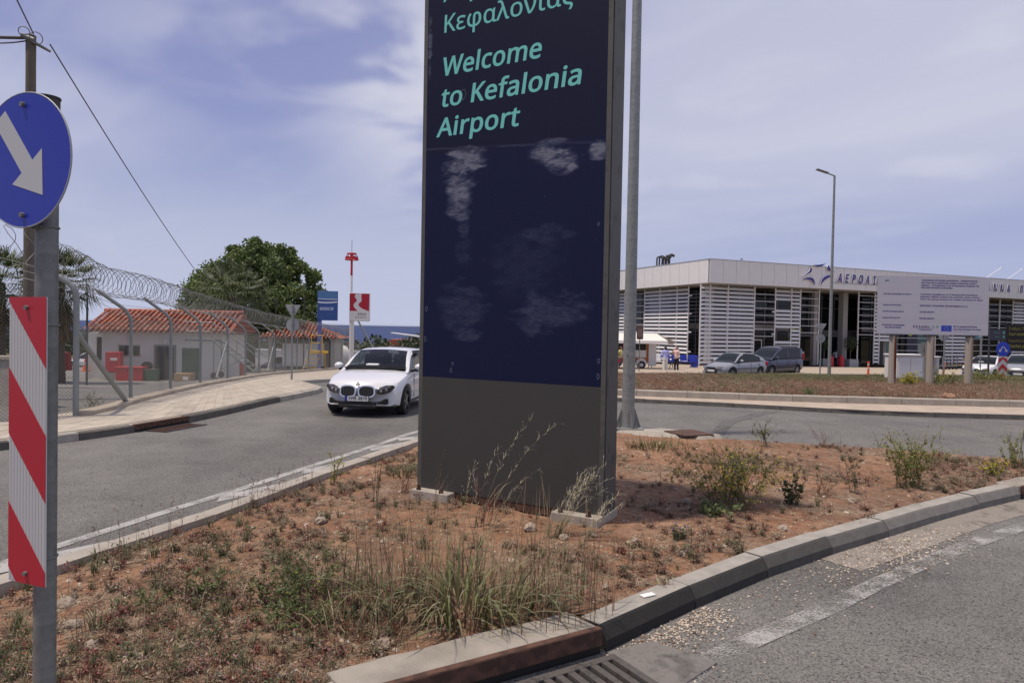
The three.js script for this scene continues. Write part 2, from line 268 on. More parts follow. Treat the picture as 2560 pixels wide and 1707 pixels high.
{
  const Bl = [...NK.slice(0, -1), [-0.95, 3.6], [0.46, 4.52], [0.62, 4.5], ...offsetLine(RK, -0.1).slice(3), [7.1, 9.05], [9.15, 10.2]];
  const tone = (x, D) => { const a = sst(0.4, 0.65, fbm(x * 0.9 + 7, D * 0.9 + 3, 13, 4)), b = sst(0.5, 0.7, fbm(x * 3 + 1, D * 3, 14, 3)); const c = mix3([1.06, 1.02, 0.98], [0.82, 0.9, 0.95], a), k = lerp(1, 0.86, b); return [c[0] * k, c[1] * k, c[2] * k]; };
  struct('soil', ribbon([...LK, ...FK.slice(1)], Bl, 300, 90, (x, D, u, v) => soilH(x, D) + (v > 0.985 ? -0.02 : 0), tone), M.soil);
  const kerb = sgroup('kerb');
  kerbRun(kerb, LK.slice(10), 1.0, [[-0.2, -0.05], [-0.2, 0.105], [-0.185, 0.12], [0, 0.12], [0, -0.05]], M.concrete, 'kerb_stone', 0, 1);
  kerbRun(kerb, FK, 1.0, [[-0.16, -0.05], [-0.16, 0.06], [0, 0.07], [0, -0.05]], M.concrete, 'kerb_stone', 0, 2);
  const RP = [[-0.16, -0.05], [-0.16, 0.15], [-0.01, 0.15], [0.002, 0.14], [0.05, 0.07], [0.05, -0.05]];
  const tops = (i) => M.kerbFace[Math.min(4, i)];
  // every stone: a body whose road face is stained darker towards the drain, shade also painted into its colour, under a lighter top
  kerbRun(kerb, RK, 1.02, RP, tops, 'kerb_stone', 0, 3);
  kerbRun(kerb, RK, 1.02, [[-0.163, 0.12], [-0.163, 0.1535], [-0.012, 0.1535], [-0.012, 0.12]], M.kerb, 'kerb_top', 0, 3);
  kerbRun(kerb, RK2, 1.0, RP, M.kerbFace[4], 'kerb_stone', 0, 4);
  kerbRun(kerb, NK, 0.6, RP, M.kerb, 'kerb_stone', 0, 5);
}
function inlet(a, b, label, grate) {           // steel-edged concrete gully inlet set in the kerb line
  const L = Math.hypot(b[0] - a[0], b[1] - a[1]), ry = Math.atan2(b[1] - a[1], b[0] - a[0]);
  const t = thing('drain_inlet', label, 'drain', (a[0] + b[0]) / 2, (a[1] + b[1]) / 2, ry);
  const top = [[-L / 2 - 0.06, -0.024]]; for (let i = 0; i <= 14; i++) top.push([-L / 2 - 0.08 + (L + 0.02) * i / 14, 0.225 + 0.022 * (hash(i, 3, 4) - 0.5) + (i === 0 ? -0.02 : 0)]); top.push([L / 2 - 0.02, -0.024]);
  part('slab', EXT(top, 0.16, 0.006, 0, 0.0, 0, -Math.PI / 2, 0, 0), triM(std(0.38, 0.35, 0.31, 0.95, 0, { map: M.concrete.map, bumpMap: M.concrete.bumpMap, bumpScale: 0.004 }), 1), t);
  part('steel_channel', [RB(L, 0.115, 0.05, 0.014, 0, 0.112, 0.05)], M.rust, t);
  part('throat_shade', B(L, 0.07, 0.02, 0, 0.02, 0.04), M.black, t);  // black strip painted in for the shade under the channel
  if (grate) {
    const g = part('grate', [B(0.84, 0.03, 0.05, 0.36, 0.012, 0.16), B(0.84, 0.03, 0.05, 0.36, 0.012, 0.56), B(0.05, 0.03, 0.45, -0.06, 0.0125, 0.36), B(0.05, 0.03, 0.45, 0.78, 0.0125, 0.36)], triM(std(0.11, 0.1, 0.095, 0.8, 0.2, { map: rep(grimeC, 3), bumpMap: rep(grain, 3), bumpScale: 0.003 }), 1), t);
    for (let i = 0; i < 9; i++) part('bar', B(0.045, 0.028, 0.36, 0.03 + i * 0.083, 0.011, 0.36), g.material, g);
    part('pit_shade', B(0.8, 0.006, 0.44, 0.36, 0.001, 0.36), M.black, t);  // flat black sheet in place of the shaded hollow below the bars
    part('apron_slab', EXT([[0.8, 0.08], [1.15, 0.1], [1.3, 0.5], [0.8, 0.62]], 0.02, 0.004, 0, 0.0, 0, Math.PI / 2, 0, 0).translate(0, 0.012, 0), triM(std(0.2, 0.19, 0.18, 0.95, 0, { map: rep(grimeC, 1.5), bumpMap: rep(grain, 2), bumpScale: 0.006 }), 1), t);
  }
  return t;
}
inlet([-0.76, 3.43], [0.555, 4.225], 'rusty steel-edged concrete drain inlet with slotted grate at the near kerb', true);
inlet([6.33, 8.45], [7.2, 8.97], 'smaller rusty drain inlet at the far right end of the grey kerb', false);
// ---- pavement, low wall and road on the left
const PK = smoothLine([[-9.6, 8.0], [-8.6, 9.2], [-7.73, 10.31], [-7.25, 11.1], [-6.78, 12.14], [-6.4, 13.5], [-6.08, 16.0], [-5.94, 19.3], [-6.0, 21.2], [-6.5, 23.2], [-7.4, 24.5]], 80);
const PK3 = smoothLine([[-8.2, 26.2], [-7.9, 28.5], [-6.6, 31.5], [-4, 35], [0, 38.5], [4, 41]], 50);
const WL = smoothLine([[-11.5, 10.5], [-9.8, 12.1], [-8.35, 12.95], [-8.3, 14.0], [-8.55, 15.7], [-9.05, 18.5], [-9.75, 21.75], [-10.5, 25.8], [-11.0, 28.7], [-11.4, 31.1], [-11.8, 34.4], [-12.0, 37.8], [-12.15, 43.9], [-12.3, 52], [-12.3, 60]], 140);
{
  const pave = sgroup('pavement'), K = [...PK, ...PK3];
  part('paving_bed', ribbon(K, WL, 120, 6, 0.118), M.pave, pave);
  const W2 = WL.slice(20, 72), K2 = PK, nu = 44, nv = 6, a = resample(K2, nu), b = resample(W2, nu);
  const tones = [0, 1, 2].map((i) => triM(std(0.49 + i * 0.02, 0.438 + i * 0.022, 0.372 + i * 0.02, 0.9, 0, { map: M.pave.map, bumpMap: M.pave.bumpMap, bumpScale: 0.002 }), 1));
  for (let i = 0; i < nu; i++) for (let j = 0; j < nv; j++) {
    const P = (u, v) => { const p = Math.min(nu, Math.max(0, i + u)), k = Math.floor(Math.min(nu - 1e-6, p)), f = p - k, e = (j + v) / nv * 0.94 + 0.05; const ax = lerp(a[k][0], a[k + 1][0], f), aD = lerp(a[k][1], a[k + 1][1], f), bx = lerp(b[k][0], b[k + 1][0], f), bD = lerp(b[k][1], b[k + 1][1], f); const x = lerp(ax, bx, e), D = lerp(aD, bD, e); return (h) => new THREE.Vector3(x, gh(x, D) + h + (hash(i, j, 9) - 0.5) * 0.004, -D); };
    const g = 0.012, q = [P(g, g), P(1 - g, g), P(1 - g, 1 - g), P(g, 1 - g)], T = q.map((f) => f(0.132)), Bt = q.map((f) => f(0.11));
    part('paving_tile', [QUAD(T[0], T[3], T[2], T[1]), ...[0, 1, 2, 3].map((k) => QUAD(T[k], T[(k + 1) % 4], Bt[(k + 1) % 4], Bt[k]))], tones[(hash(i, j, 4) * 3) | 0], pave);
  }
  const kerb = sgroup('kerb');
  const KP = [[-0.16, -0.05], [-0.16, 0.135], [-0.015, 0.135], [0, 0.12], [0.02, -0.05]];
  const cut = PK.filter((p) => p[1] < 12.25), cut2 = PK.filter((p) => p[1] > 13.3);
  kerbRun(kerb, cut, 1.0, KP, (i) => (i % 3 ? M.kerbMid : M.kerb), 'kerb_stone', 0, 6);
  kerbRun(kerb, cut2, 1.0, KP, (i) => (i > 3 ? M.kerb : M.kerbMid), 'kerb_stone', 0, 7);
  kerbRun(kerb, PK3, 1.0, KP, M.kerb, 'kerb_stone', 0, 8);
  kerbRun(kerb, [[-7.4, 24.5], [-8.2, 26.2]], 1.0, KP, M.kerb, 'kerb_stone', 0, 9);
  const a0 = cut[cut.length - 1], b0 = cut2[0], ry = Math.atan2(b0[1] - a0[1], b0[0] - a0[0]), L = Math.hypot(b0[0] - a0[0], b0[1] - a0[1]);
  const t = thing('drain_inlet', 'dark rusty drain inlet with grate across the road in the pavement kerb', 'drain', (a0[0] + b0[0]) / 2, (a0[1] + b0[1]) / 2, ry);
  part('lintel', RB(L, 0.1, 0.1, 0.012, 0, 0.095, -0.02), M.rust, t); part('throat_shade', B(L, 0.07, 0.06, 0, 0.01, -0.02), M.black, t);  // the black bar stands in for the shade under the lintel
  const g = part('grate', [B(L * 0.8, 0.02, 0.03, 0.05, 0.008, 0.1), B(L * 0.8, 0.02, 0.03, 0.05, 0.008, 0.5)], M.darkGrey, t);
  for (let i = 0; i < 14; i++) part('bar', B(0.028, 0.018, 0.4, -L * 0.33 + i * L * 0.055, 0.007, 0.3), M.rust, g);
  part('pit_shade', B(L * 0.82, 0.006, 0.42, 0.05, 0.0, 0.3), M.black, t);  // black sheet painted as the dark hollow, no real depth beneath
  const wallM = [0, 1].map((i) => triM(std(0.5 + 0.03 * i, 0.43 + 0.03 * i, 0.35 + 0.025 * i, 0.9, 0, { map: M.concrete.map, bumpMap: M.concrete.bumpMap, bumpScale: 0.003 }), 1));
  const w = thing('low_wall', 'low beige block wall under the chain-link fence beside the pavement', 'wall', 0, 0, 0, undefined, 0);
  kerbRun(w, WL.slice(12), 1.0, [[-0.28, -0.7], [-0.28, 0.22], [-0.02, 0.22], [0, 0.205], [0, -0.1]], (i) => wallM[i % 2], 'wall_block', 0, 10);
  const w2 = thing('boundary_wall', 'tall beige concrete wall at the far left behind the striped marker', 'wall', -13.1, 16.0, -0.25);
  part('wall', [B(5, 1.15, 0.25, 0, 0.5, 0)], M.concrete, w2); part('coping', B(5.1, 0.07, 0.34, 0, 1.11, 0), M.pave, w2);
}
// ---- far road edge, beige path, verge and terminal forecourt
const FK2 = smoothLine([[-2.0, 20.7], [-0.5, 20.4], [2.86, 19.6], [6.26, 18.3], [9.02, 17.1], [12.6, 16.6], [18, 16.4], [26, 16.6]], 80);
const VK = smoothLine([[-1.9, 21.9], [-0.5, 21.4], [2.95, 20.75], [6.6, 19.75], [10.1, 19.2], [14.3, 18.95], [20, 19.1], [30, 19.8]], 80);
const VB = [[-1, 31], [4, 33], [9.8, 35], [18, 36.5], [30, 39], [46, 44]];
const CK = smoothLine([[-2, 34], [3, 36.4], [7.5, 38.3], [11.5, 40], [18.5, 42.3], [30, 45.5], [48, 51]], 70);
{
  struct('path', ribbon(FK2, VK, 80, 4, 0.1), triM(std(0.52, 0.435, 0.355, 0.9, 0, { map: M.pave.map, bumpMap: M.pave.bumpMap, bumpScale: 0.002 }), 1));
  const kerb = sgroup('kerb');
  kerbRun(kerb, FK2, 1.2, [[-0.12, -0.05], [-0.12, 0.108], [0, 0.108], [0.02, -0.05]], M.kerbMid, 'kerb_stone', 0, 11);
  kerbRun(kerb, VK, 1.45, [[-0.22, -0.05], [-0.22, 0.29], [-0.03, 0.29], [0, 0.26], [0, -0.05]], M.concrete, 'kerb_stone', 0, 12);
  const tone = (x, D) => { const a = sst(0.4, 0.65, fbm(x * 0.5 + 7, D * 0.5 + 3, 13, 4)); return mix3([0.85, 0.85, 0.8], [0.6, 0.72, 0.62], a); };
  struct('verge', ribbon(offsetLine(VK, -0.15), VB, 90, 30, (x, D, u, v) => 0.24 - 0.12 * v + 0.1 * (fbm(x * 0.6, D * 0.6, 5, 3) - 0.5), tone), M.soil);
  struct('forecourt', ribbon(CK, [[-2, 60], [48, 66]], 60, 30, 0.14), triM(std(0.5, 0.42, 0.34, 0.9, 0, { map: M.pave.map }), 1));
  kerbRun(kerb, CK, 1.5, [[-0.2, -0.05], [-0.2, 0.147], [-0.02, 0.147], [0, -0.05]], M.kerb, 'kerb_stone', 0, 13);
}
// ---- painted markings, 4 mm sheets with worn edges
{
  const worn = (seed, keep) => texG(512, (u, v, i, j) => { const f = fbm(u * 6, v * 6, seed, 4, 6), g = vn(u * 120, v * 120, seed + 3, 120), h = hash(i >> 1, j >> 1, seed); return sst(0.2, 0.85, keep + 1.0 * (f - 0.5) + 0.45 * (g - 0.5) + 0.2 * (h - 0.5)); });
  const pm = (keep, s, r = 0.38) => new THREE.MeshStandardMaterial({ color: lin(r, r * 0.985, r * 0.95), roughness: 0.9, alphaMap: rep(worn(s, keep), 0.9), transparent: true });
  const EL = smoothLine([[-4.6, 4.2], [-3.98, 5.98], [-3.57, 7.24], [-3.17, 8.38], [-2.68, 9.94], [-2.2, 11.45], [-1.72, 13.0], [-1.0, 14.0], [0.5, 14.6], [2.5, 14.2]], 80);
  const mk = sgroup('edge_marking'), pw = pm(0.78, 5);
  part('edge_line', ribbon(offsetLine(EL, 0.065), offsetLine(EL, -0.065), 80, 1, 0.006), pw, mk);
  const lo = offsetLine(LK, -0.24);
  const inter = (l, D) => { for (let i = 1; i < l.length; i++) if ((l[i - 1][1] - D) * (l[i][1] - D) <= 0 && l[i][1] > 2) { const t = (D - l[i - 1][1]) / (l[i][1] - l[i - 1][1] || 1); return [lerp(l[i - 1][0], l[i][0], t), D]; } return null; };
  for (const D of [5.55, 7.85, 9.35, 11.1, 12.1]) {
    const a = inter(EL, D), b = inter(lo, D + 1.25), c = inter(lo, D + 0.55), d = inter(EL, D - 0.02); if (!a || !b || !c) continue;
    part('hatch', ribbon([[a[0] + 0.02, a[1]], [b[0], b[1]]], [[a[0] + 0.1, a[1] - 0.3], [c[0], c[1]]], 6, 2, 0.007), pw, mk);
  }
  struct('road_patch', ribbon([[3.9, 13.3], [4.7, 15.2], [6.6, 17.6]], [[4.15, 13.25], [4.98, 15.1], [6.92, 17.5]], 20, 2, 0.005), triM(std(0.125, 0.122, 0.117, 0.95, 0, { map: rep(grimeC, 0.8), bumpMap: rep(grain, 3), bumpScale: 0.004 }), 1));
  const mk2 = sgroup('road_marking');
  const RL = smoothLine([[-0.2, 3.0], [1.0, 3.86], [1.3, 4.16], [2.36, 4.95], [2.92, 5.4], [4.2, 6.35], [5.64, 7.3], [8.5, 9.0]], 60);
  part('edge_line', ribbon(offsetLine(RL, 0.08), offsetLine(RL, -0.08), 60, 1, 0.007), pm(0.44, 15, 0.38), mk2);
  // pale gutter strip between the right kerb and the asphalt
  struct('gutter', ribbon(offsetLine(RK, 0.05).slice(24), offsetLine(RK, 0.42).slice(24), 40, 3, 0.004), triM(std(0.25, 0.225, 0.2, 0.95, 0, { map: rep(grimeC, 1.3), bumpMap: M.concrete.bumpMap, bumpScale: 0.003 }), 1));
}

// ================================================================ WELCOME PYLON, KEEP-RIGHT POST, LAMP POSTS
function fitText(c, s, x, y, w, cap, skew, weight, fill, lw = 0) {   // baseline-left at (x, y), width w and capital height cap in pixels
  c.save(); c.font = weight + ' 100px sans-serif'; const m = c.measureText(s).width; c.translate(x, y); c.transform(1, 0, -skew, 1, 0, 0); c.scale(w / m, cap / 71.4); c.fillStyle = c.strokeStyle = fill; c.textBaseline = 'alphabetic';
  if (lw) { c.lineWidth = lw; c.lineJoin = 'round'; c.strokeText(s, 0, 0); } c.fillText(s, 0, 0); c.restore();
}
{
  const t = thing('airport_sign', 'tall navy welcome pylon with turquoise airport lettering standing on the red soil island', 'sign', -0.06, 7.1, -0.502, undefined, 0);
  const W = 2.12, face = canvasTex(1024, 2048, (c, w, h) => {
    const X = (m) => (m + 1.06) / 2.12 * w, Y = (m) => (5.645 - m) / 4.2 * h, k = w / 2.12;
    c.fillStyle = '#171a33'; c.fillRect(0, 0, w, h); c.fillStyle = '#161b3a'; c.fillRect(0, Y(3.88), w, h);
    for (let i = 0; i < 500; i++) { c.fillStyle = `rgba(${rnd() < 0.5 ? '90,92,110' : '5,6,14'},${0.02 + 0.05 * rnd()})`; c.fillRect(rnd() * w, rnd() * h, 1 + 2 * rnd(), 30 + 200 * rnd()); }
    const teal = '#76cac2';
    fitText(c, 'Αεροδρόμιο', X(-0.86), Y(5.535), 1.64 * k, 0.19 * k, 0.03, '', teal, 1);
    fitText(c, 'Κεφαλονίας', X(-0.87), Y(5.2), 1.56 * k, 0.19 * k, 0.03, '', teal, 1);
    fitText(c, 'Welcome', X(-0.87), Y(4.735), 1.22 * k, 0.195 * k, 0.13, '', teal, 3.5);
    fitText(c, 'to Kefalonia', X(-0.88), Y(4.4), 1.68 * k, 0.195 * k, 0.13, '', teal, 3.5);
    fitText(c, 'Airport', X(-0.92), Y(4.08), 1.02 * k, 0.195 * k, 0.13, '', teal, 3.5);
    // rubbed, chalky patches where a sheet was torn away
    const img = c.getImageData(0, 0, w, h), d = img.data;
    const blobs = [[-0.56, 3.78, 0.26, 0.2, 1], [-0.6, 3.5, 0.2, 0.25, 0.85], [-0.62, 3.28, 0.17, 0.16, 0.6], [-0.55, 3.05, 0.08, 0.12, 0.3], [0.42, 3.76, 0.2, 0.1, 0.9], [0.62, 3.68, 0.2, 0.13, 1], [0.5, 3.86, 0.2, 0.05, 0.5], [0.98, 3.74, 0.1, 0.12, 0.9], [0.45, 2.95, 0.35, 0.12, 0.22], [0.5, 2.2, 0.42, 0.2, 0.32], [0.35, 2.05, 0.3, 0.15, 0.28], [-0.55, 2.2, 0.35, 0.3, 0.25], [-0.5, 1.95, 0.2, 0.12, 0.3], [-0.55, 2.8, 0.12, 0.18, 0.2], [-1.03, 5.1, 0.03, 0.35, 0.6], [0.2, 2.6, 0.5, 0.35, 0.14]];
    for (let j = 0; j < h; j++) for (let i = 0; i < w; i++) {
      const x = (i / w) * 2.12 - 1.06, y = 5.645 - (j / h) * 4.2; let a = 0;
      if (y < 3.95 || x < -0.95) for (const [bx, by, rx, ry, s] of blobs) { const q = ((x - bx) / rx) ** 2 + ((y - by) / ry) ** 2; if (q < 2.2) a = Math.max(a, s * sst(0.85, 0.3, q * 0.42 + 1.0 * fbm(x * 7, y * 17, 33, 5) - 0.17)); }
      a *= 0.35 + 1.0 * fbm(x * 26, y * 70, 37, 3); a = Math.min(0.7, a * 0.85);
      const ys = 3.953 - (x + 0.972) * 0.072 + 0.012 * (fbm(x * 6, 1, 3, 2) - 0.5); if (Math.abs(y - ys) < 0.012) a = Math.max(a, 0.22 * fbm(x * 5, 3, 9, 3) + 0.05);
      const o = (j * w + i) * 4; d[o] = lerp(d[o], 150, a); d[o + 1] = lerp(d[o + 1], 152, a); d[o + 2] = lerp(d[o + 2], 158, a);
    }
    c.putImageData(img, 0, 0);
    for (let i = 0; i < 90; i++) { const x = X(rr(-1.02, 1.02)), y = Y(rr(1.5, 5.6)); c.strokeStyle = `rgba(150,152,165,${0.04 + 0.1 * rnd()})`; c.lineWidth = 0.6 + rnd(); c.beginPath(); c.moveTo(x, y); c.lineTo(x + rr(-30, 30), y + rr(-14, 50)); c.stroke(); }
    c.fillStyle = 'rgba(170,172,180,0.75)'; for (let i = 0; i < 90; i++) { const s = 0.6 + 1.6 * rnd(); c.fillRect(rnd() * w, rnd() * h, s, s); }
    c.strokeStyle = 'rgba(170,170,175,0.75)'; c.lineWidth = 1.6;
    for (const [x, y, n] of [[-0.68, 1.53, 0.028], [-0.66, 1.6, 0.02], [1.03, 1.55, 0.03], [1.03, 1.7, 0.025], [1.0, 3.02, 0.02], [-0.58, 4.5, 0.06], [-1.03, 1.86, 0.03], [-1.02, 2.2, 0.03]]) { c.beginPath(); for (let i = 0; i <= 12; i++) { const a = i / 12 * Math.PI * 2, r = n * (0.6 + 0.5 * rnd()); c.lineTo(X(x + r * 0.55 * Math.cos(a)), Y(y + r * Math.sin(a))); } c.stroke(); }
  });
  const grey = triM(std(0.05, 0.049, 0.046, 0.6, 0.0, { map: rep(plasterC, 0.5) }), 1);
  part('core', B(W - 0.03, 6.2, 0.3, 0, 3.3, -0.17), grey, t);
  part('base_panel', B(W, 1.245, 0.03, 0, 0.8225, -0.01), grey, t);
  const pl = new THREE.Mesh(new THREE.PlaneGeometry(W, 4.2), new THREE.MeshPhysicalMaterial({ map: face, roughness: 0.5, specularIntensity: 0.35 })); shadowed(pl); pl.name = 'sign_face'; pl.position.set(0, 3.545, 0.0055); t.add(pl);
  part('sign_backing', [B(W, 4.955, 0.028, 0, 3.925, -0.01)], M.navy, t);
  const side = triM(std(0.085, 0.084, 0.078, 0.6, 0.0, { map: rep(grimeC, 0.7) }), 1);
  for (const s of [-1, 1]) { part('edge_trim', [B(0.05, 6.2, 0.34, s * (W / 2 + 0.024), 3.3, -0.165), B(0.012, 6.2, 0.06, s * (W / 2 + 0.052), 3.3, -0.04)], side, t); }
  for (const s of [-1, 1]) {
    part('footing', RB(0.5, 0.34, 0.54, 0.012, s * 0.86, 0.03, -0.14), M.concrete, t);
    for (const o of [-0.16, 0.14]) part('anchor_bolt', [C(0.016, 0.016, 0.06, 8, s * 0.86 + o, 0.23, 0.1), C(0.026, 0.026, 0.02, 6, s * 0.86 + o, 0.212, 0.1)], M.rust, t);
  }
  part('bottom_beam', B(1.3, 0.08, 0.1, 0, 0.16, -0.05), M.rust, t);
}
{ // keep-right arrow and striped marker on one galvanised post
  const x = -1.68, D = 2.46, t = thing('traffic_sign', 'blue keep-right arrow disc above a red and white striped marker on one grey post', 'traffic sign', x, D, 0, undefined, 0);
  part('post', C(0.036, 0.036, 2.78, 20, 0, 1.39, 0), M.galvDark, t);
  part('cap', [C(0.039, 0.039, 0.035, 20, 0, 2.775, 0), C(0.042, 0.042, 0.006, 20, 0, 2.792, 0)], M.darkGrey, t);
  const turn = -0.36, hold = new THREE.Group(); hold.name = 'sign_plate'; hold.position.set(-0.04, 2.555, 0.06); hold.rotation.y = turn; t.add(hold);
  part('disc', C(0.2345, 0.2345, 0.004, 48, 0, 0, 0, Math.PI / 2), std(0.016, 0.033, 0.36, 0.35), hold); part('rim', new THREE.TorusGeometry(0.2345, 0.003, 6, 48), M.signBack, hold);
  const ar = [[-0.034, 0.2], [0.034, 0.2], [0.034, -0.03], [0.095, -0.03], [0, -0.16], [-0.095, -0.03], [-0.034, -0.03]].map(([a, b]) => { const k = 0.66, c = Math.cos(k), s = Math.sin(k); return [a * c - b * s, a * s + b * c]; });
  part('arrow', EXT(ar, 0.0012, 0, 0, 0, 0.0021), M.signWhite, hold);
  for (const s of [-1, 1]) part('bolt', [C(0.009, 0.009, 0.012, 6, 0, s * 0.192, 0.008, Math.PI / 2)], M.galvDark, hold);
  const mp = new THREE.Group(); mp.name = 'marker_plate'; mp.position.set(-0.026, 1.57, 0.055); mp.rotation.y = turn; t.add(mp);
  const w = 0.19, h = 1.015, out = [[-w / 2, h / 2], [w / 2, h / 2], [w / 2, -h / 2], [-w / 2, -h / 2]];
  const ribs = []; for (let i = 0; i < 12; i++) ribs.push(B(w / 26, h - 0.01, 0.0012, -w / 2 + (i + 0.5) * w / 12, 0, 0.0022));
  part('plate', [EXT(out, 0.004, 0, 0, 0, -0.002), ...ribs], M.signWhite, mp);
  const clip = (poly, y0) => { // keep a slanted band inside the plate
    const cutY = (pts, f) => { const o = []; pts.forEach((p, i) => { const q = pts[(i + 1) % pts.length], a = f(p), b = f(q); if (a >= 0) o.push(p); if (a * b < 0) { const k = a / (a - b); o.push([lerp(p[0], q[0], k), lerp(p[1], q[1], k)]); } }); return o; };
    return cutY(cutY(poly, (p) => h / 2 - p[1]), (p) => p[1] + h / 2);
  };
  for (const [u, v] of [[-0.23, 0.014], [0.25, 0.485], [0.73, 0.965]]) { const q = 0.235, band = clip([[-w / 2, h / 2 - v], [w / 2, h / 2 - v - q], [w / 2, h / 2 - u - q], [-w / 2, h / 2 - u]]); if (band.length > 2) part('red_stripe', EXT(band, 0.0011, 0, 0, 0, 0.0028), M.redSheet, mp); }
  for (const s of [-1, 1]) part('bolt', C(0.008, 0.008, 0.01, 6, 0, s * 0.47, 0.009, Math.PI / 2), M.galvDark, mp);
  for (const y of [1.14, 1.98, 2.33, 2.71]) part('clamp', [put(new THREE.TorusGeometry(0.0375, 0.004, 6, 20), 0, y, 0, Math.PI / 2), B(0.05, 0.02, 0.02, -0.03, y, 0.035)], M.galvDark, t);
}
{ // near lamp post behind the pylon, on its concrete slab
  const x = 2.2, D = 12.75, t = thing('lamp_post', 'thick galvanised octagonal lamp post rising beside the navy pylon, base with gussets', 'lamp post', x, D, 0, undefined, 0.16);
  part('pole', C(0.085, 0.128, 9.5, 8, 0, 4.77, 0, 0, 0.2), M.galv, t);
  part('base_plate', RB(0.52, 0.025, 0.52, 0.004, 0, 0.02, 0), M.galv, t);
  for (let i = 0; i < 4; i++) { const a = i * Math.PI / 2 + 0.2; part('gusset', EXT([[0.11, 0], [0.25, 0], [0.13, 0.34], [0.11, 0.34]], 0.014, 0, 0, 0.032, 0).applyMatrix4(new THREE.Matrix4().makeRotationY(a)), M.galvDark, t); part('anchor_bolt', [C(0.016, 0.016, 0.08, 6, 0.22 * Math.cos(a + 0.785), 0.06, 0.22 * Math.sin(a + 0.785)), C(0.03, 0.03, 0.025, 6, 0.22 * Math.cos(a + 0.785), 0.045, 0.22 * Math.sin(a + 0.785))], M.galvDark, t); }
  const dr = part('hatch_door', [RB(0.085, 0.42, 0.012, 0.005, 0.0, 1.2, 0.128, 0, 0.0)], M.galv, t); part('lock', C(0.012, 0.012, 0.01, 8, -0.055, 1.36, 0.127, Math.PI / 2), M.black, dr);
  part('arm', [ROD([0, 9.5, 0], [-1.4, 9.9, 0.3], 0.04, 8)], M.galv, t); part('lamp_head', RB(0.6, 0.08, 0.24, 0.03, -1.6, 9.93, 0.34), M.galvDark, t);
  const s = thing('concrete_slab', 'pale concrete slab with a rusty manhole cover beside the near lamp post', 'slab', 0, 0, 0, undefined, 0);
  part('slab', ribbon([[1.5, 12.6], [2.79, 11.95], [3.35, 11.75]], [[1.9, 13.1], [3.0, 12.95], [3.95, 12.2]], 20, 6, (a, b, u, v) => (v < 0.01 || v > 0.99 || u < 0.01 || u > 0.99 ? 0.02 : 0.17)), M.concrete, s);
  const mat = triM(std(1, 1, 1, 0.8, 0.1, { map: rep(rustC, 2), bumpMap: texG(128, (u, v) => (Math.sin(u * 50) * Math.sin(v * 50) > 0.2 ? 1 : 0)), bumpScale: 0.006 }), 1);
  part('manhole_cover', put(RB(0.62, 0.02, 0.62, 0.004, 0, 0, 0), 3.2, 0.182, -12.2, 0, 0.42), mat, s);
}
function farLamp(x, D, h, label, turn) {
  const t = thing('street_lamp', label, 'street lamp', x, D, turn, undefined, gh(x, D));
  part('pole', C(0.05, 0.085, h, 10, 0, h / 2, 0), M.galv, t); part('base_plate', B(0.3, 0.02, 0.3, 0, 0.25, 0), M.galvDark, t);
  part('arm', ROD([0, h, 0], [-0.45, h + 0.16, 0], 0.035, 8), M.galv, t);
  part('lamp_head', [RB(0.6, 0.06, 0.22, 0.02, -0.62, h + 0.22, 0, 0, 0, -0.3)], M.galvDark, t);
}
farLamp(15.85, 34, 10.25, 'tall slim street lamp standing in the verge in front of the terminal logo', 0);
{ // wooden telephone pole with its wires
  const x = -12.03, D = 17, t = thing('utility_pole', 'weathered wooden utility pole behind the blue arrow sign', 'utility pole', x, D, 0, undefined, -0.2);
  const P = []; for (let i = 0; i <= 12; i++) P.push([0.155 - 0.045 * i / 12 + 0.012 * (hash(i, 2, 3) - 0.5), i * 9.2 / 12]); P.push([0, 9.2]);
  part('pole', LAT(P, 12, 0.0, 0, 0), M.wood, t);
  part('cable_bracket', [ROD([-0.05, 9.1, 0.12], [0.42, 8.85, -0.1], 0.05, 6, 0.03), ROD([-0.15, 9.17, 0.1], [0.15, 9.05, 0.1], 0.06, 6), put(new THREE.TorusGeometry(0.12, 0.012, 5, 12), -0.1, 9.25, 0.1, 0.5, 0.4), put(new THREE.TorusGeometry(0.14, 0.012, 5, 12), 0.2, 9.1, 0.1, 0.2, 0.9)], M.galvDark, t);
  const wire = (a, b, sag, r, label) => { const p = []; for (let i = 0; i <= 16; i++) { const k = i / 16; p.push(new THREE.Vector3(lerp(a[0], b[0], k), lerp(a[1], b[1], k) - sag * 4 * k * (1 - k), -lerp(a[2], b[2], k))); } solo('telephone_wire', label, 'wire', TUBE(p, r, 32, 5), std(0.09, 0.075, 0.075, 0.8)); };
  wire([-11.61, 8.82, 17.08], [-23.5, 3.2, 56], 0.5, 0.017, 'thin wire running from the wooden pole top down towards the big tree');
  wire([-11.9, 9.0, 16.9], [-7.2, 8.6, 8], 0.05, 0.016, 'single wire rising from the wooden pole top to the upper left corner');
  wire([-11.95, 8.9, 16.9], [-19, 9.5, 17.5], 0.1, 0.04, 'thick twisted cable leaving the wooden pole top to the left');
  wire([-11.95, 8.85, 16.9], [-14, 8.95, 17], 0.12, 0.018, 'slack cable loop hanging under the thick cable left of the wooden pole');
}

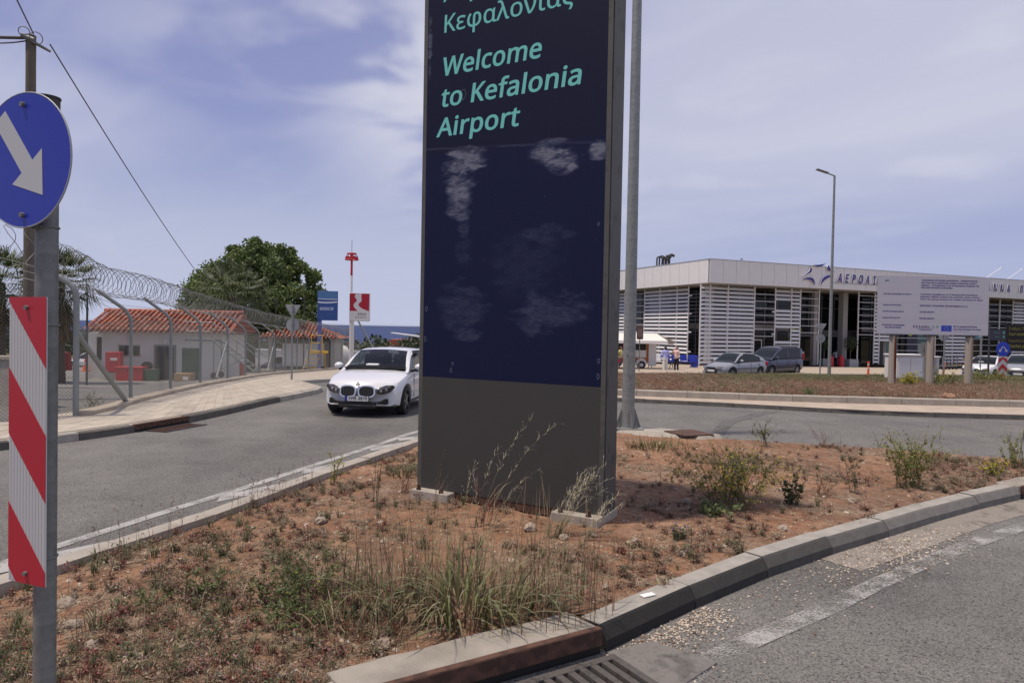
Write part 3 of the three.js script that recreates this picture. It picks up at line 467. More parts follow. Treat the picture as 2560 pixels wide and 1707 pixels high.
// ================================================================ AIRPORT TERMINAL
const TA = 0.393, TX = 16.4, TD = 57, TY = gh(16.4, 57);
const term = (s, z) => [TX + s * Math.cos(TA) + z * Math.sin(TA), TD + s * Math.sin(TA) - z * Math.cos(TA)];   // facade metres -> [x, D]
{
  const t = thing('airport_terminal', 'long white airport terminal with louvred facades, panelled fascia and blue star logo', 'terminal building', TX, TD, TA, undefined, TY);
  const L = 62, Lb = 40, y0 = 7.12, y1 = 9.08, pw = 1.38;
  const grp = (n, p = t) => { const g = new THREE.Group(); g.name = n; p.add(g); return g; };
  const fa = grp('fascia'), pf = RB(pw - 0.025, y1 - y0, 0.07, 0.006, 0, 0, 0), ps = put(RB(pw - 0.025, y1 - y0, 0.07, 0.006, 0, 0, 0), 0, 0, 0, 0, Math.PI / 2);
  [pf, ps].forEach((g) => tri(g, 1));
  for (let i = 0; i < 45; i++) same('panel', pf, M.whitePanel, fa, (i + 0.5) * pw, (y0 + y1) / 2, -0.035);
  for (let i = 0; i < 28; i++) same('panel', ps, M.whitePanel, fa, 0.035, (y0 + y1) / 2, -0.075 - (i + 0.5) * pw);
  part('coping', [B(L + 0.06, 0.05, 0.3, L / 2 - 0.03, y1 + 0.02, -0.12), B(0.3, 0.05, Lb, 0.12, y1 + 0.021, -Lb / 2 - 0.26)], M.signBack, fa);
  part('backing', [B(L, y1 - y0 - 0.06, 0.1, L / 2, (y0 + y1) / 2, -0.14), B(0.1, y1 - y0 - 0.06, Lb, 0.14, (y0 + y1) / 2, -Lb / 2 - 0.2)], M.darkGrey, fa);
  part('roof', [B(L - 0.4, 0.3, Lb, L / 2 + 0.1, 8.75, -Lb / 2 - 0.2), B(L - 0.2, 0.12, Lb, L / 2 + 0.1, y0 + 0.05, -Lb / 2 - 0.18)], std(0.4, 0.39, 0.38, 0.8), t);
  // glass walls behind the screens
  const dark = grp('curtain_wall');
  part('pane', [B(9, 6.7, 0.06, 6.6, 3.4, -2.5), B(14, 3.6, 0.06, 18.2, 5.2, -5.6), B(40, 6.7, 0.06, 40.5, 3.4, -2.52)], M.glass, dark);
  part('pane', [B(0.06, 6.7, 32, 2.6, 3.4, -20)], M.glass, dark);
  part('floor_band', [B(9, 0.5, 0.1, 6.6, 3.5, -2.46), B(14, 0.65, 0.12, 18.2, 3.05, -5.55), B(40, 0.4, 0.1, 40.5, 3.5, -2.47), B(0.1, 0.5, 32, 2.56, 3.5, -20)], std(0.2, 0.2, 0.2, 0.7), dark);
  const mull = []; for (let s = 11.6; s < 25; s += 1.7) mull.push(B(0.07, 4.0, 0.1, s, 5.1, -5.53)); for (let s = 23; s < 60; s += 1.5) mull.push(B(0.06, 6.7, 0.08, s, 3.4, -2.46)); for (let s = 2.4; s < 11; s += 1.45) mull.push(B(0.06, 6.7, 0.08, s, 3.4, -2.45)); for (let z = 5; z < 36; z += 1.5) mull.push(B(0.08, 6.7, 0.06, 2.55, 3.4, -z));
  mull.push(B(14, 0.06, 0.1, 18.2, 5.6, -5.53)); part('mullion', mull, std(0.22, 0.23, 0.23, 0.5, 0.3), dark);
  part('pane', [B(13.5, 2.7, 0.05, 18.2, 1.4, -5.65)], M.glass, dark); for (const s of [13.9, 15.6, 17.3, 19]) part('door_frame', B(0.09, 2.8, 0.12, s, 1.4, -5.6), M.galvDark, dark);
  for (const [w, s] of [[2.4, 24.4], [2.2, 28.9]]) part('teal_pane', B(w, 3.0, 0.05, s, 1.7, -2.42), M.teal, dark);
  for (const s of [11.15, 25.1]) part('side_wall', B(0.1, 6.8, 3.1, s, 3.5, -4.05), std(0.18, 0.175, 0.165, 0.9), t);
  part('core_wall', [B(50, 6.9, 0.2, 30, 3.5, -30)], M.plaster, t);
  for (const [s, z, w] of [[1.75, -2.2, 0.5], [13.65, -1.9, 0.42], [17.75, -2.3, 0.6], [22.9, -2.0, 0.4], [35, -2.0, 0.4]]) part('column', RB(w, 7.0, w, 0.02, s, 3.55, z), std(0.27, 0.265, 0.25, 0.85), t);
  // louvre screens: white posts and one mesh per slat
  let many = 0; const rest = [];
  const gap = 0.352, n = 19, sf = (w) => put(new RoundedBoxGeometry(w - 0.02, 0.245, 0.03, 1, 0.01), 0, 0, 0, -0.5);
  function screen(side, cuts, holes = []) {
    const g = grp('louvre_screen');
    cuts.forEach((c) => part('post', side ? B(0.09, 6.85, 0.09, 1.0, 3.62, -c) : B(0.09, 6.85, 0.09, c, 3.62, -1.0), M.slat, g));
    for (let i = 0; i + 1 < cuts.length; i++) {
      const w = cuts[i + 1] - cuts[i], m = (cuts[i] + cuts[i + 1]) / 2, gm = sf(w); if (side) gm.applyMatrix4(new THREE.Matrix4().makeRotationY(-Math.PI / 2));
      for (let k = 0; k < n; k++) {
        const y = 0.42 + k * gap; if (holes.some((h) => h[0] === i && y > h[1] && y < h[2])) continue;
        if (many++ < 292) { if (side) same('slat', gm, M.slat, g, 0.99, y, -m); else same('slat', gm, M.slat, g, m, y, -0.99); }
        else rest.push(gm.clone().translate(side ? 0.99 : m, y, side ? -m : -0.99));
      }
    }
  }
  function rails(side, a, b, y00 = 0.9) { const q = []; for (let y = y00; y < 7; y += 0.62) q.push(side ? B(0.05, 0.045, b - a, 1.0, y, -(a + b) / 2) : B(b - a, 0.045, 0.05, (a + b) / 2, y, -1.0)); part('rail', q, M.slat, t); }
  screen(0, [-0.1, 0.9, 2.8, 5.7]); screen(1, [4.1, 5.8, 8.5, 11.1]); screen(0, [8.06, 9.94, 11.0], [[0, 5.0, 5.9], [0, 2.2, 3.3]]);
  screen(0, [20.4, 21.1, 23.4], [[1, 0.2, 2.4]]); screen(0, [30.4, 31.6, 34.5]); screen(1, [14.8, 16]); screen(0, [41.1, 43.6, 46.4], [[1, 1.0, 2.6]]); screen(0, [52, 55, 58]);
  const st = part('louvre_slats', rest, M.slat, t); st.userData.kind = 'stuff';
  rails(0, 5.7, 8.06, 2.7); rails(0, 11.0, 13.26, 3.1); rails(0, 18.25, 20.4, 3.0); rails(0, 23.4, 30.4); rails(0, 34.5, 41.1); rails(0, 46.4, 52); rails(1, 11.1, 14.8, 3.6); rails(1, 16, 24, 3.6);
  for (const s of [13.26, 18.25, 29, 36.1, 38.9]) part('post', B(0.09, 6.9, 0.09, s, 3.62, -1.0), M.slat, t);
  const br = []; for (const y of [1.2, 2.95, 4.6, 6.2]) br.push(B(0.5, 0.12, 0.08, 0.3, y, -1.15), B(0.1, 0.12, 0.4, 1.05, y, -3.9)); for (const y of [0.7, 2.9, 4.9]) br.push(B(0.3, 0.12, 0.08, 7.9, y, -1.02)); part('bracket', br, M.slat, t);
  part('plinth', [B(11, 0.25, 0.2, 5.6, 0.13, -1.6), B(0.2, 0.25, 30, 1.7, 0.13, -19)], M.black, t);
  const door = grp('side_door'); part('door_leaf', B(1.0, 2.2, 0.06, 7.2, 1.15, -2.3), M.glass, door); part('frame', [B(0.08, 2.3, 0.1, 6.65, 1.2, -2.28), B(0.08, 2.3, 0.1, 7.75, 1.2, -2.28), B(1.2, 0.08, 0.1, 7.2, 2.36, -2.281)], M.slat, door);
  // logo and letters standing proud of the fascia
  const blueF = std(0.055, 0.04, 0.25, 0.4), sideW = std(0.7, 0.7, 0.74, 0.3), logo = grp('star_logo');
  const cv = ([x, y]) => [9.95 + (x - 165) * 0.00534, 9.27 - (y - 365) * 0.00402 + (x - 165) * 0.00024];
  for (const [a, m, b, w] of [[[415, 405], [545, 505], [690, 365], 46], [[755, 390], [625, 540], [905, 562], 62], [[885, 655], [610, 570], [575, 872], 62], [[172, 732], [470, 590], [452, 872], 62], [[335, 448], [480, 560], [165, 652], 56]]) {
    const A = cv(a), Mv = cv(m), Bv = cv(b), s = new THREE.Shape(), cx = (a[0] + b[0]) / 2, cy = (a[1] + b[1]) / 2, dl = Math.hypot(m[0] - cx, m[1] - cy), M2 = cv([m[0] - (m[0] - cx) / dl * w * 2.1, m[1] - (m[1] - cy) / dl * w * 2.1]);
    s.moveTo(...A); s.quadraticCurveTo(Mv[0], Mv[1], Bv[0], Bv[1]); s.quadraticCurveTo(M2[0], M2[1], A[0], A[1]);
    const g = new THREE.ExtrudeGeometry(s, { depth: 0.09, bevelEnabled: false, curveSegments: 14 }).translate(0, 0, 0.06), me = shadowed(new THREE.Mesh(g, [blueF, sideW])); me.name = 'logo_arc'; logo.add(me);
  }
  const font = await new FontLoader().loadAsync('fonts/droid/droid_sans_bold.typeface.json');
  const sg = grp('roof_sign');
  const word = (str, s0, step) => [...str].forEach((ch, i) => {
    if (ch === ' ') return; const g = new TextGeometry(ch, { font, size: 0.8, depth: 0.06, curveSegments: 5, bevelEnabled: false }); g.computeBoundingBox(); const bw = g.boundingBox;
    g.translate(-(bw.min.x + bw.max.x) / 2, 0, 0); g.scale(ch === 'Ι' ? 0.95 : 0.88, 1, 1); g.applyMatrix4(new THREE.Matrix4().set(1, 0.14, 0, s0 + i * step, 0, 1, 0, 7.74, 0, 0, 1, 0.05, 0, 0, 0, 1)); const me = shadowed(new THREE.Mesh(g, [blueF, sideW])); me.name = 'letter'; sg.add(me);
  });
  word('ΑΕΡΟΛΙΜΕΝΑΣ', 14.5, 0.87); word('ΑΝΝΑ ΠΟΛΛΑΤΟΥ', 35.2, 1.06);
  part('sign_rail', B(9.6, 0.03, 0.05, 18.6, 7.7, 0.06), M.signBack, sg);
  for (const [x, h] of [[0, 2.0], [0.32, 2.1], [0.75, 1.9], [1.15, 2.15], [1.55, 2.3]]) part('vent_pipe', TUBE([[5.4 + x, 8.8, -15.6], [5.4 + x, 8.9 + h * 0.8, -15.6], [5.45 + x, 8.9 + h, -15.6], [5.75 + x, 8.95 + h, -15.5], [5.95 + x, 8.8 + h, -15.4]], x > 0.5 ? 0.15 : 0.09, 20, 8), M.darkGrey, t);
  part('roof_floodlight', [ROD([3.6, 9, -0.4], [3.6, 9.25, -0.4], 0.02), RB(0.22, 0.12, 0.1, 0.02, 3.62, 9.3, -0.38)], M.signBack, t);
  for (const [s, a] of [[39.5, 0.25], [43, 0.25]]) part('roof_mast', [ROD([s - 2, 9.05, -2], [s + 1, 9.05 + 1.5, -2], 0.04, 6), SPH(0.09, s + 1, 10.55, -2)], M.white, t);
  // wayfinding boards on the facade
  const disc = (s, y, z, r) => C(r, r, 0.02, 20, s, y, z, Math.PI / 2);
  const wb = grp('entrance_sign'); part('board', B(4.2, 0.75, 0.08, 16.0, 3.35, -5.4), M.navy, wb); part('symbol', disc(14.6, 3.35, -5.34, 0.24), M.lime, wb); part('arrow', [B(0.2, 0.05, 0.02, 14.6, 3.35, -5.32), B(0.05, 0.2, 0.02, 14.66, 3.33, -5.321)], M.black, wb);
  const tx = canvasTex(256, 64, (c, w, h) => { c.fillStyle = '#06060c'; c.fillRect(0, 0, w, h); fitText(c, 'Αφίξεις', 8, 26, 110, 18, 0, 'bold', '#c8d23c'); fitText(c, 'Arrivals', 8, 56, 110, 18, 0, 'bold', '#c8d23c'); }); const tp = shadowed(new THREE.Mesh(new THREE.PlaneGeometry(1.6, 0.4).translate(15.8, 3.35, -5.352), new THREE.MeshStandardMaterial({ map: tx, roughness: 0.6 }))); tp.name = 'lettering'; wb.add(tp);
  const tw = grp('gate_totem'); part('panel', B(1.5, 4.2, 0.3, 26.3, 2.2, -1.6), M.navy, tw); part('symbol', disc(25.95, 3.25, -1.43, 0.3), M.lime, tw); part('numeral', [put(new THREE.TorusGeometry(0.09, 0.03, 6, 16), 25.95, 3.33, -1.415), put(new THREE.TorusGeometry(0.1, 0.03, 6, 16), 25.95, 3.16, -1.415)], M.black, tw);
  const ws = grp('wall_symbol'); part('plate', B(1.0, 1.0, 0.05, 35.4, 3.4, -0.93), std(0.2, 0.55, 0.6, 0.5), ws); part('figure', [put(new THREE.TorusGeometry(0.22, 0.05, 6, 20), 35.35, 3.3, -0.89), SPH(0.07, 35.35, 3.68, -0.89)], M.navy, ws);
  const ds = grp('direction_board'); part('board', B(2.6, 1.2, 0.06, 38.6, 3.25, -0.9), M.navy, ds); part('symbol', [disc(39.45, 3.5, -0.86, 0.14), disc(39.45, 3.05, -0.86, 0.14)], std(0.1, 0.5, 0.35, 0.5), ds); part('line', [B(0.9, 0.06, 0.01, 38.3, 3.5, -0.865), B(0.7, 0.06, 0.01, 38.4, 3.05, -0.865)], std(0.1, 0.35, 0.3, 0.6), ds);
}

// ================================================================ LEFT: FENCE, HUTS, TREES, FUEL SIGNS
const gw = (x, D) => gh(x, D);
{ // chain-link security fence with cranked posts, braces and a razor-wire coil
  const t = thing('security_fence', 'grey chain-link security fence with cranked posts and a coil of razor wire on top', 'fence', 0, 0, 0, undefined, 0);
  const posts = [[-8.8, 15.75], [-9.28, 18.55], [-9.95, 21.8], [-10.75, 25.8], [-11.25, 28.8], [-11.6, 31.3], [-12.0, 34.4], [-12.15, 36.6], [-12.25, 38.9], [-12.35, 41.5], [-12.4, 44.2], [-12.45, 47], [-12.5, 50], [-12.5, 53], [-12.5, 56]];
  const corner = [-8.5, 13.3], back = [[-9.85, 12.35], [-11.6, 11.1]], H = 1.84, top = 0.2;
  const arm = new THREE.Vector3(-0.56, 0.66, 0.42), all = [...back.slice().reverse().map((p) => [...p, 2.85, 0]), [...corner, 2.5, 0], ...posts.map((p) => [...p, H, top])];
  const wires = [[], [], []], coil = [];
  all.forEach(([x, D, h, l]) => {
    const y = gw(x, D) + l, a = l ? arm : new THREE.Vector3(-0.5, 0.5, 0.25), b = V(x, y, D), m = b.clone().setY(y + h - 0.12), k = b.clone().setY(y + h + 0.1).addScaledVector(a, 0.14), e = b.clone().setY(y + h).addScaledVector(a, 0.95);
    part('post', TUBE([b, m, m.clone().lerp(k, 0.5).add(new THREE.Vector3(0.02, 0, 0)), k, e], l ? 0.042 : 0.055, 20, 8), M.galv, t); part('base_plate', B(0.24, 0.015, 0.24, x, y + 0.01, -D), M.galvDark, t);
    for (let w = 0; w < 3; w++) wires[w].push(b.clone().setY(y + h).addScaledVector(a, 0.15 + w * 0.38)); coil.push(b.clone().setY(y + h + 0.26).addScaledVector(a, 0.95));
  });
  for (const [i, dx] of [[3, -0.9], [6, 1], [9, 1]].map(([q, s]) => [q, s])) { const [x, D] = posts[i]; const [x2, D2] = [lerp(x, posts[i - 1][0], 0.45), lerp(D, posts[i - 1][1], 0.45)]; part('brace', ROD([x, gw(x, D) + 1.7, -D], [x2, gw(x2, D2) + 0.3, -D2], 0.035, 7), M.galv, t); }
  part('brace', ROD([corner[0], 1.75, -corner[1]], [-8.55, 0.15, -15.2], 0.05, 8), M.galv, t);
  const ww = []; for (const w of wires) { ww.push(TUBE(w, 0.006, 120, 3)); } part('barbed_wire', ww, M.wire, t).userData.kind = 'stuff';
  // mesh: every wire of the diamond netting, zig-zag rods clipped to the panel
  const net = []; const P = [];
  const seg = (a, b, r) => { const d = b.clone().sub(a).normalize(), u = new THREE.Vector3(0, 1, 0).cross(d).normalize().multiplyScalar(r), v = d.clone().cross(u).normalize().multiplyScalar(r); const A = [u.clone().add(v), u.clone().negate().add(v), v.clone().multiplyScalar(-1.3)]; for (let i = 0; i < 3; i++) { const p = A[i], q = A[(i + 1) % 3]; for (const z of [a.clone().add(p), b.clone().add(p), b.clone().add(q), a.clone().add(p), b.clone().add(q), a.clone().add(q)]) P.push(z.x, z.y, z.z); } };
  for (let i = 0; i + 1 < all.length; i++) {
    const [x1, D1, h1, l1] = all[i], [x2, D2, h2, l2] = all[i + 1], L = Math.hypot(x2 - x1, D2 - D1), y1 = gw(x1, D1) + l1, y2 = gw(x2, D2) + l2, far = D1 > 40, step = far ? 0.12 : 0.07, r = far ? 0.0026 : 0.0018, hh = Math.min(h1, h2);
    const pt = (s, h) => new THREE.Vector3(lerp(x1, x2, s / L) - 0.03, lerp(y1, y2, s / L) + h, -lerp(D1, D2, s / L));
    for (let s = -hh; s < L; s += step) { const s0 = Math.max(0, s), s1 = Math.min(L, s + hh); if (s1 - s0 < 0.02) continue; seg(pt(s0, s0 - s), pt(s1, s1 - s), r); seg(pt(s0, hh - (s0 - s)), pt(s1, hh - (s1 - s)), r); }
    seg(pt(0, hh), pt(L, hh), 0.004);
  }
  const g = new THREE.BufferGeometry(); g.setAttribute('position', new THREE.Float32BufferAttribute(P, 3)); g.computeVertexNormals(); part('wire_netting', g, std(0.2, 0.2, 0.195, 0.7, 0.3), t).userData.kind = 'stuff';
  // razor coil
  const cc = new THREE.CatmullRomCurve3(coil), len = cc.getLength(), turns = len / 0.27, hp = [];
  for (let i = 0; i <= turns * 14; i++) { const u = i / (turns * 14), a = i / 14 * Math.PI * 2, c = cc.getPointAt(u), d = cc.getTangentAt(u), n = new THREE.Vector3(0, 1, 0).cross(d).normalize(), R = 0.33 + 0.04 * (hash(Math.floor(i / 14), 4, 4) - 0.5); hp.push(c.addScaledVector(n, R * Math.cos(a)).add(new THREE.Vector3(0, R * Math.sin(a), 0)).addScaledVector(d, 0.12 * Math.sin(i * 0.9))); }
  part('razor_coil', new THREE.TubeGeometry(new THREE.CatmullRomCurve3(hp), hp.length * 1, 0.0075, 3), std(0.2, 0.2, 0.2, 0.6, 0.3), t).userData.kind = 'stuff';
}
function tileRoof(parent, w, run, rise, y, z, mats, cols, rows, trim) { // one slope of pan tiles, from the eave up and back
  const sl = Math.hypot(run, rise), a = Math.atan2(rise, run), tw = w / cols, tl = sl / rows, g = new THREE.CylinderGeometry(tw * 0.3, tw * 0.36, tl * 1.12, 7, 1, true, -Math.PI / 2, Math.PI).rotateX(-Math.PI / 2);
  const extra = [];
  for (let r = 0; r < rows; r++) for (let c = 0; c < cols; c++) {
    const u = (c + 0.5) * tw - w / 2, s = (r + 0.5) * tl; if (trim && Math.abs(u) > w / 2 - s * trim) continue;
    const px = u, py = y + Math.sin(a) * s + 0.06, pz = z - Math.cos(a) * s, m = mats[(hash(r, c, 5) * mats.length) | 0];
    if (parent.userData.tiles < 290) { parent.userData.tiles++; const me = same('roof_tile', g, m, parent, px, py, pz); me.rotation.set(a, 0, (hash(c, r, 6) - 0.5) * 0.08); } else extra.push(put(g.clone(), px, py, pz, a));
  }
  return extra;
}
const tileM = [[0.34, 0.115, 0.072], [0.28, 0.095, 0.062], [0.37, 0.15, 0.1], [0.23, 0.085, 0.06], [0.31, 0.16, 0.115]].map((c) => std(c[0], c[1], c[2], 0.9, 0, { side: THREE.DoubleSide }));
{ // white service hut with tiled roof
  const x = -18.95, D = 36.5, y = -1.42, t = thing('service_hut', 'white service hut with orange pan-tile roof, open dark doorway and green door', 'hut', x, D, 0.1, undefined, y);
  part('wall', [B(6.2, 2.75, 4.2, 0.25, 1.4, -2.1), B(6.4, 0.16, 0.2, 0.25, 2.78, 0.04)], M.plaster, t); part('annex_wall', B(1.6, 2.6, 2.6, -3.6, 1.45, -2.9), M.plaster, t);
  part('annex_window', B(0.7, 1.3, 0.06, -3.5, 1.85, -1.58), M.glassDim, t);
  const fr = new THREE.Group(); fr.name = 'doorway'; t.add(fr); part('opening', B(0.95, 2.05, 0.06, 0.38, 1.05, 0.0), M.black, fr); part('frame', [B(0.09, 2.15, 0.12, -0.14, 1.08, 0.0), B(0.09, 2.15, 0.12, 0.9, 1.08, 0.0), B(1.13, 0.09, 0.12, 0.38, 2.13, 0.001)], M.galvDark, fr);
  const gd = part('green_door', B(0.9, 1.95, 0.06, 1.7, 1.05, 0.0), M.green, t); part('slat', Array.from({ length: 9 }, (_, i) => B(0.8, 0.02, 0.02, 1.7, 0.25 + i * 0.2, 0.035)), M.darkGrey, gd);
  const wd = part('window', B(1.05, 0.48, 0.05, -1.45, 1.85, 0.0), M.glassDim, t); part('frame', [B(1.13, 0.05, 0.08, -1.45, 2.11, 0.01), B(1.13, 0.05, 0.08, -1.45, 1.59, 0.01), B(0.04, 0.5, 0.07, -1.45, 1.85, 0.012)], M.galvDark, wd);
  for (const s of [0.4, 1.7]) part('wall_lamp', SPH(0.1, s, 2.38, 0.06), M.white, t);
  const rf = new THREE.Group(); rf.name = 'roof'; rf.userData.tiles = 0; t.add(rf); part('roof_deck', [EXT([[0.45, 2.84], [-2.2, 3.95], [-4.9, 2.84]], 7.2, 0, 3.85, 0, 0, 0, -Math.PI / 2)], tileM[3], rf);
  const ex = tileRoof(rf, 7.3, 2.65, 1.11, 2.86, 0.45, tileM, 27, 9);
  part('ridge_cap', Array.from({ length: 16 }, (_, i) => C(0.11, 0.12, 0.48, 7, -3.5 + i * 0.47, 4.0, -2.2, 0, 0, Math.PI / 2)), tileM[0], rf);
  if (ex.length) part('roof_tiles', ex, tileM[1], rf).userData.kind = 'stuff';
}
{ // hipped pavilion further back
  const x = -16.6, D = 52.5, y = -1.72, t = thing('pavilion', 'open grey pavilion with hipped orange tile roof under the blue fuel sign', 'pavilion', x, D, 0.05, undefined, y);
  part('wall', [B(4.6, 2.6, 0.15, 0.6, 1.5, -3.2), B(0.15, 2.6, 3.2, 2.85, 1.5, -1.7)], std(0.42, 0.42, 0.41, 0.9), t); part('white_panel', B(3.2, 1.75, 0.08, 0.45, 1.35, -0.35), M.plaster, t); part('column', [B(0.3, 2.6, 0.3, -2.0, 1.5, -0.2)], std(0.35, 0.35, 0.34, 0.9), t); part('column', B(0.3, 2.6, 0.3, 2.75, 1.5, -0.2), std(0.35, 0.35, 0.34, 0.9), t); part('plinth', B(6.2, 0.3, 4.4, 0.3, 0.05, -1.8), M.concrete, t);
  const rf = new THREE.Group(); rf.name = 'roof'; rf.userData.tiles = 0; t.add(rf);
  const c = new THREE.ConeGeometry(3.75, 1.25, 4, 1).rotateY(Math.PI / 4).scale(1.18, 1, 0.85).translate(0.3, 3.3, -1.7); part('roof_deck', c, tileM[1], rf);
  const ex = tileRoof(rf, 6.3, 2.25, 1.25, 2.7, 0.55, tileM, 22, 9, 1.2); rf.children.forEach((m) => { if (m.name === 'roof_tile') m.position.x += 0.3; });
  if (ex.length) part('roof_tiles', ex, tileM[0], rf).userData.kind = 'stuff';
}
// ---- yard things behind the fence
const yt = (n, l, c, x, D, ry = 0, g) => thing(n, l, c, x, D, ry, g);
{
  const hose = yt('hose_cabinet', 'tall red hose cabinet on a pale stand at the hut corner', 'cabinet', -20.75, 35.6, 0.1, undefined); hose.position.y = -1.4; part('cabinet', RB(0.75, 1.05, 0.35, 0.02, 0, 1.25, 0), M.red, hose); part('label_plate', B(0.35, 0.14, 0.01, 0.05, 1.4, 0.18), M.paper, hose); part('stand', B(0.66, 0.7, 0.34, 0, 0.35, 0), M.concrete, hose);
  const bx = yt('red_bin', 'large low red box below the hut window', 'container', -19.6, 35.2, 0.1); bx.position.y = -1.4; part('body', RB(1.3, 1.0, 0.7, 0.03, 0, 0.5, 0), M.red, bx); part('lid', RB(1.34, 0.06, 0.74, 0.02, 0, 1.02, 0), M.redSheet, bx);
  const tyre = yt('hose_reel', 'dark round reel standing behind the red box', 'reel', -19.1, 35.7, 0.1); tyre.position.y = -1.4; part('drum', C(0.24, 0.24, 0.3, 16, 0, 1.05, 0, Math.PI / 2), M.rubber, tyre); part('stand', B(0.1, 1.0, 0.2, 0, 0.5, 0), M.darkGrey, tyre);
  const wb = yt('wheelie_bin', 'dark green wheeled bin beside the open doorway', 'bin', -18.62, 35.3, 0.05); wb.position.y = -1.4; part('body', put(new THREE.CylinderGeometry(0.42, 0.34, 0.85, 4, 1).rotateY(Math.PI / 4), 0, 0.45, 0), M.green, wb); part('lid', RB(0.62, 0.06, 0.66, 0.02, 0, 0.9, 0), M.darkGrey, wb); part('wheel', C(0.09, 0.09, 0.5, 10, 0, 0.09, -0.25, 0, 0, Math.PI / 2), M.rubber, wb);
  const cb = yt('cardboard_box', 'brown cardboard carton on the yard beside the fence', 'box', -15.65, 32.6, 0.05); cb.position.y = -1.05; part('carton', RB(0.78, 0.6, 0.5, 0.01, 0, 0.3, 0), M.card, cb); part('label_plate', B(0.25, 0.16, 0.004, 0.16, 0.38, 0.2535), M.paper, cb); part('red_mark', B(0.12, 0.12, 0.004, -0.2, 0.12, 0.2535), M.red, cb); part('tape', B(0.786, 0.03, 0.505, 0, 0.31, 0), std(0.3, 0.2, 0.1, 0.6), cb);
  // aircraft boarding stairs: platform, rails, stringers, treads
  const st = yt('boarding_stairs', 'grey wheeled aircraft stairs with railings in front of the hut', 'stairs', -14.6, 33.2, 0); st.position.y = -0.75; st.scale.set(0.8, 1, 1); const rods = (l, r = 0.028) => l.map(([a, b]) => ROD(a, b, r, 5));
  part('stringer', rods([[[0, 1.9, 0], [3.0, 0.15, 0]], [[0, 1.9, -0.9], [3.0, 0.15, -0.9]]], 0.05), M.galv, st); for (let i = 0; i < 9; i++) part('tread', B(0.24, 0.03, 0.86, 0.2 + i * 0.32, 1.75 - i * 0.185, -0.45), M.galvDark, st);
  part('railing', rods([[[0, 2.75, 0], [2.9, 1.05, 0]], [[-1.6, 2.75, 0], [0, 2.75, 0]], [[-1.6, 2.3, 0], [0, 2.3, 0]], [[-1.6, 1.9, 0], [-1.6, 2.75, 0]], [[-0.8, 1.9, 0], [-0.8, 2.75, 0]], [[0, 1.9, 0], [0, 2.75, 0]], [[1.5, 1.0, 0], [1.5, 1.9, 0]], [[2.9, 0.2, 0], [2.9, 1.05, 0]], [[0, 2.75, -0.9], [2.9, 1.05, -0.9]]]), M.galv, st);
  part('platform', B(1.7, 0.1, 0.95, -0.8, 1.88, -0.45), M.galvDark, st); part('leg', rods([[[0.1, 0.2, 0], [0.1, 1.85, 0]], [[0.1, 0.2, -0.9], [0.1, 1.85, -0.9]], [[0.1, 0.3, 0], [1.6, 0.9, 0]]], 0.035), M.galv, st); part('wheel', [C(0.16, 0.16, 0.1, 12, 0.1, 0.16, 0, Math.PI / 2), C(0.16, 0.16, 0.1, 12, 0.1, 0.16, -0.9, Math.PI / 2)], M.rubber, st);
  const ex = yt('fire_extinguisher', 'red wheeled fire extinguisher with white top behind the fence', 'fire extinguisher', -15.1, 38.2); part('cylinder', [C(0.15, 0.15, 0.8, 12, 0, 0.55, 0), SPH(0.15, 0, 0.95, 0)], M.red, ex); part('hood', C(0.13, 0.15, 0.3, 10, 0, 1.25, 0), M.white, ex);
  // yellow maintenance steps
  const ys = yt('maintenance_steps', 'yellow maintenance ladder with platform beside the blue sign post', 'ladder', -12.95, 44.5, -0.15); ys.position.y = -1.3; const yr = (l) => l.map(([a, b]) => ROD(a, b, 0.028, 5));
  part('frame', yr([[[-0.9, 0, 0], [-0.15, 1.55, 0]], [[0.0, 0, 0], [0.55, 1.55, 0]], [[-0.15, 1.55, 0], [-0.15, 2.6, 0]], [[0.6, 1.55, 0], [0.6, 2.6, 0]], [[-0.15, 2.6, 0], [0.6, 2.6, 0]], [[-0.15, 2.1, 0], [0.6, 2.1, 0]], [[0.6, 0, -0.5], [0.6, 1.55, -0.5]]]), M.yellow, ys); for (let i = 0; i < 5; i++) part('rung', B(0.85, 0.04, 0.22, -0.4 + i * 0.13, 0.2 + i * 0.29, -0.05), M.yellow, ys); part('platform', B(0.95, 0.16, 0.7, 0.28, 1.5, -0.25), M.yellow, ys);
  const rb = yt('red_barrier', 'dark red plastic barrier behind the fence left of the hut', 'barrier', -25.2, 37.5, 0.05); rb.position.y = -0.75; part('body', EXT([[-1.0, 0], [1.0, 0], [0.95, 0.3], [0.9, 0.95], [-0.9, 0.95], [-0.95, 0.3]], 0.35, 0.02), std(0.2, 0.012, 0.015, 0.5), rb); part('slot', B(1.2, 0.1, 0.03, 0, 0.72, 0.38), M.black, rb);
  const cone = yt('traffic_cone', 'red traffic cone right of the dark red barrier', 'cone', -23.4, 37.4); cone.position.y = -0.8; part('cone', LAT([[0.14, 0.03], [0.03, 0.7], [0, 0.7]], 14), M.orange, cone); part('base', RB(0.36, 0.04, 0.36, 0.01, 0, 0.02, 0), M.orange, cone); part('band', C(0.075, 0.095, 0.13, 14, 0, 0.42, 0), M.signWhite, cone);
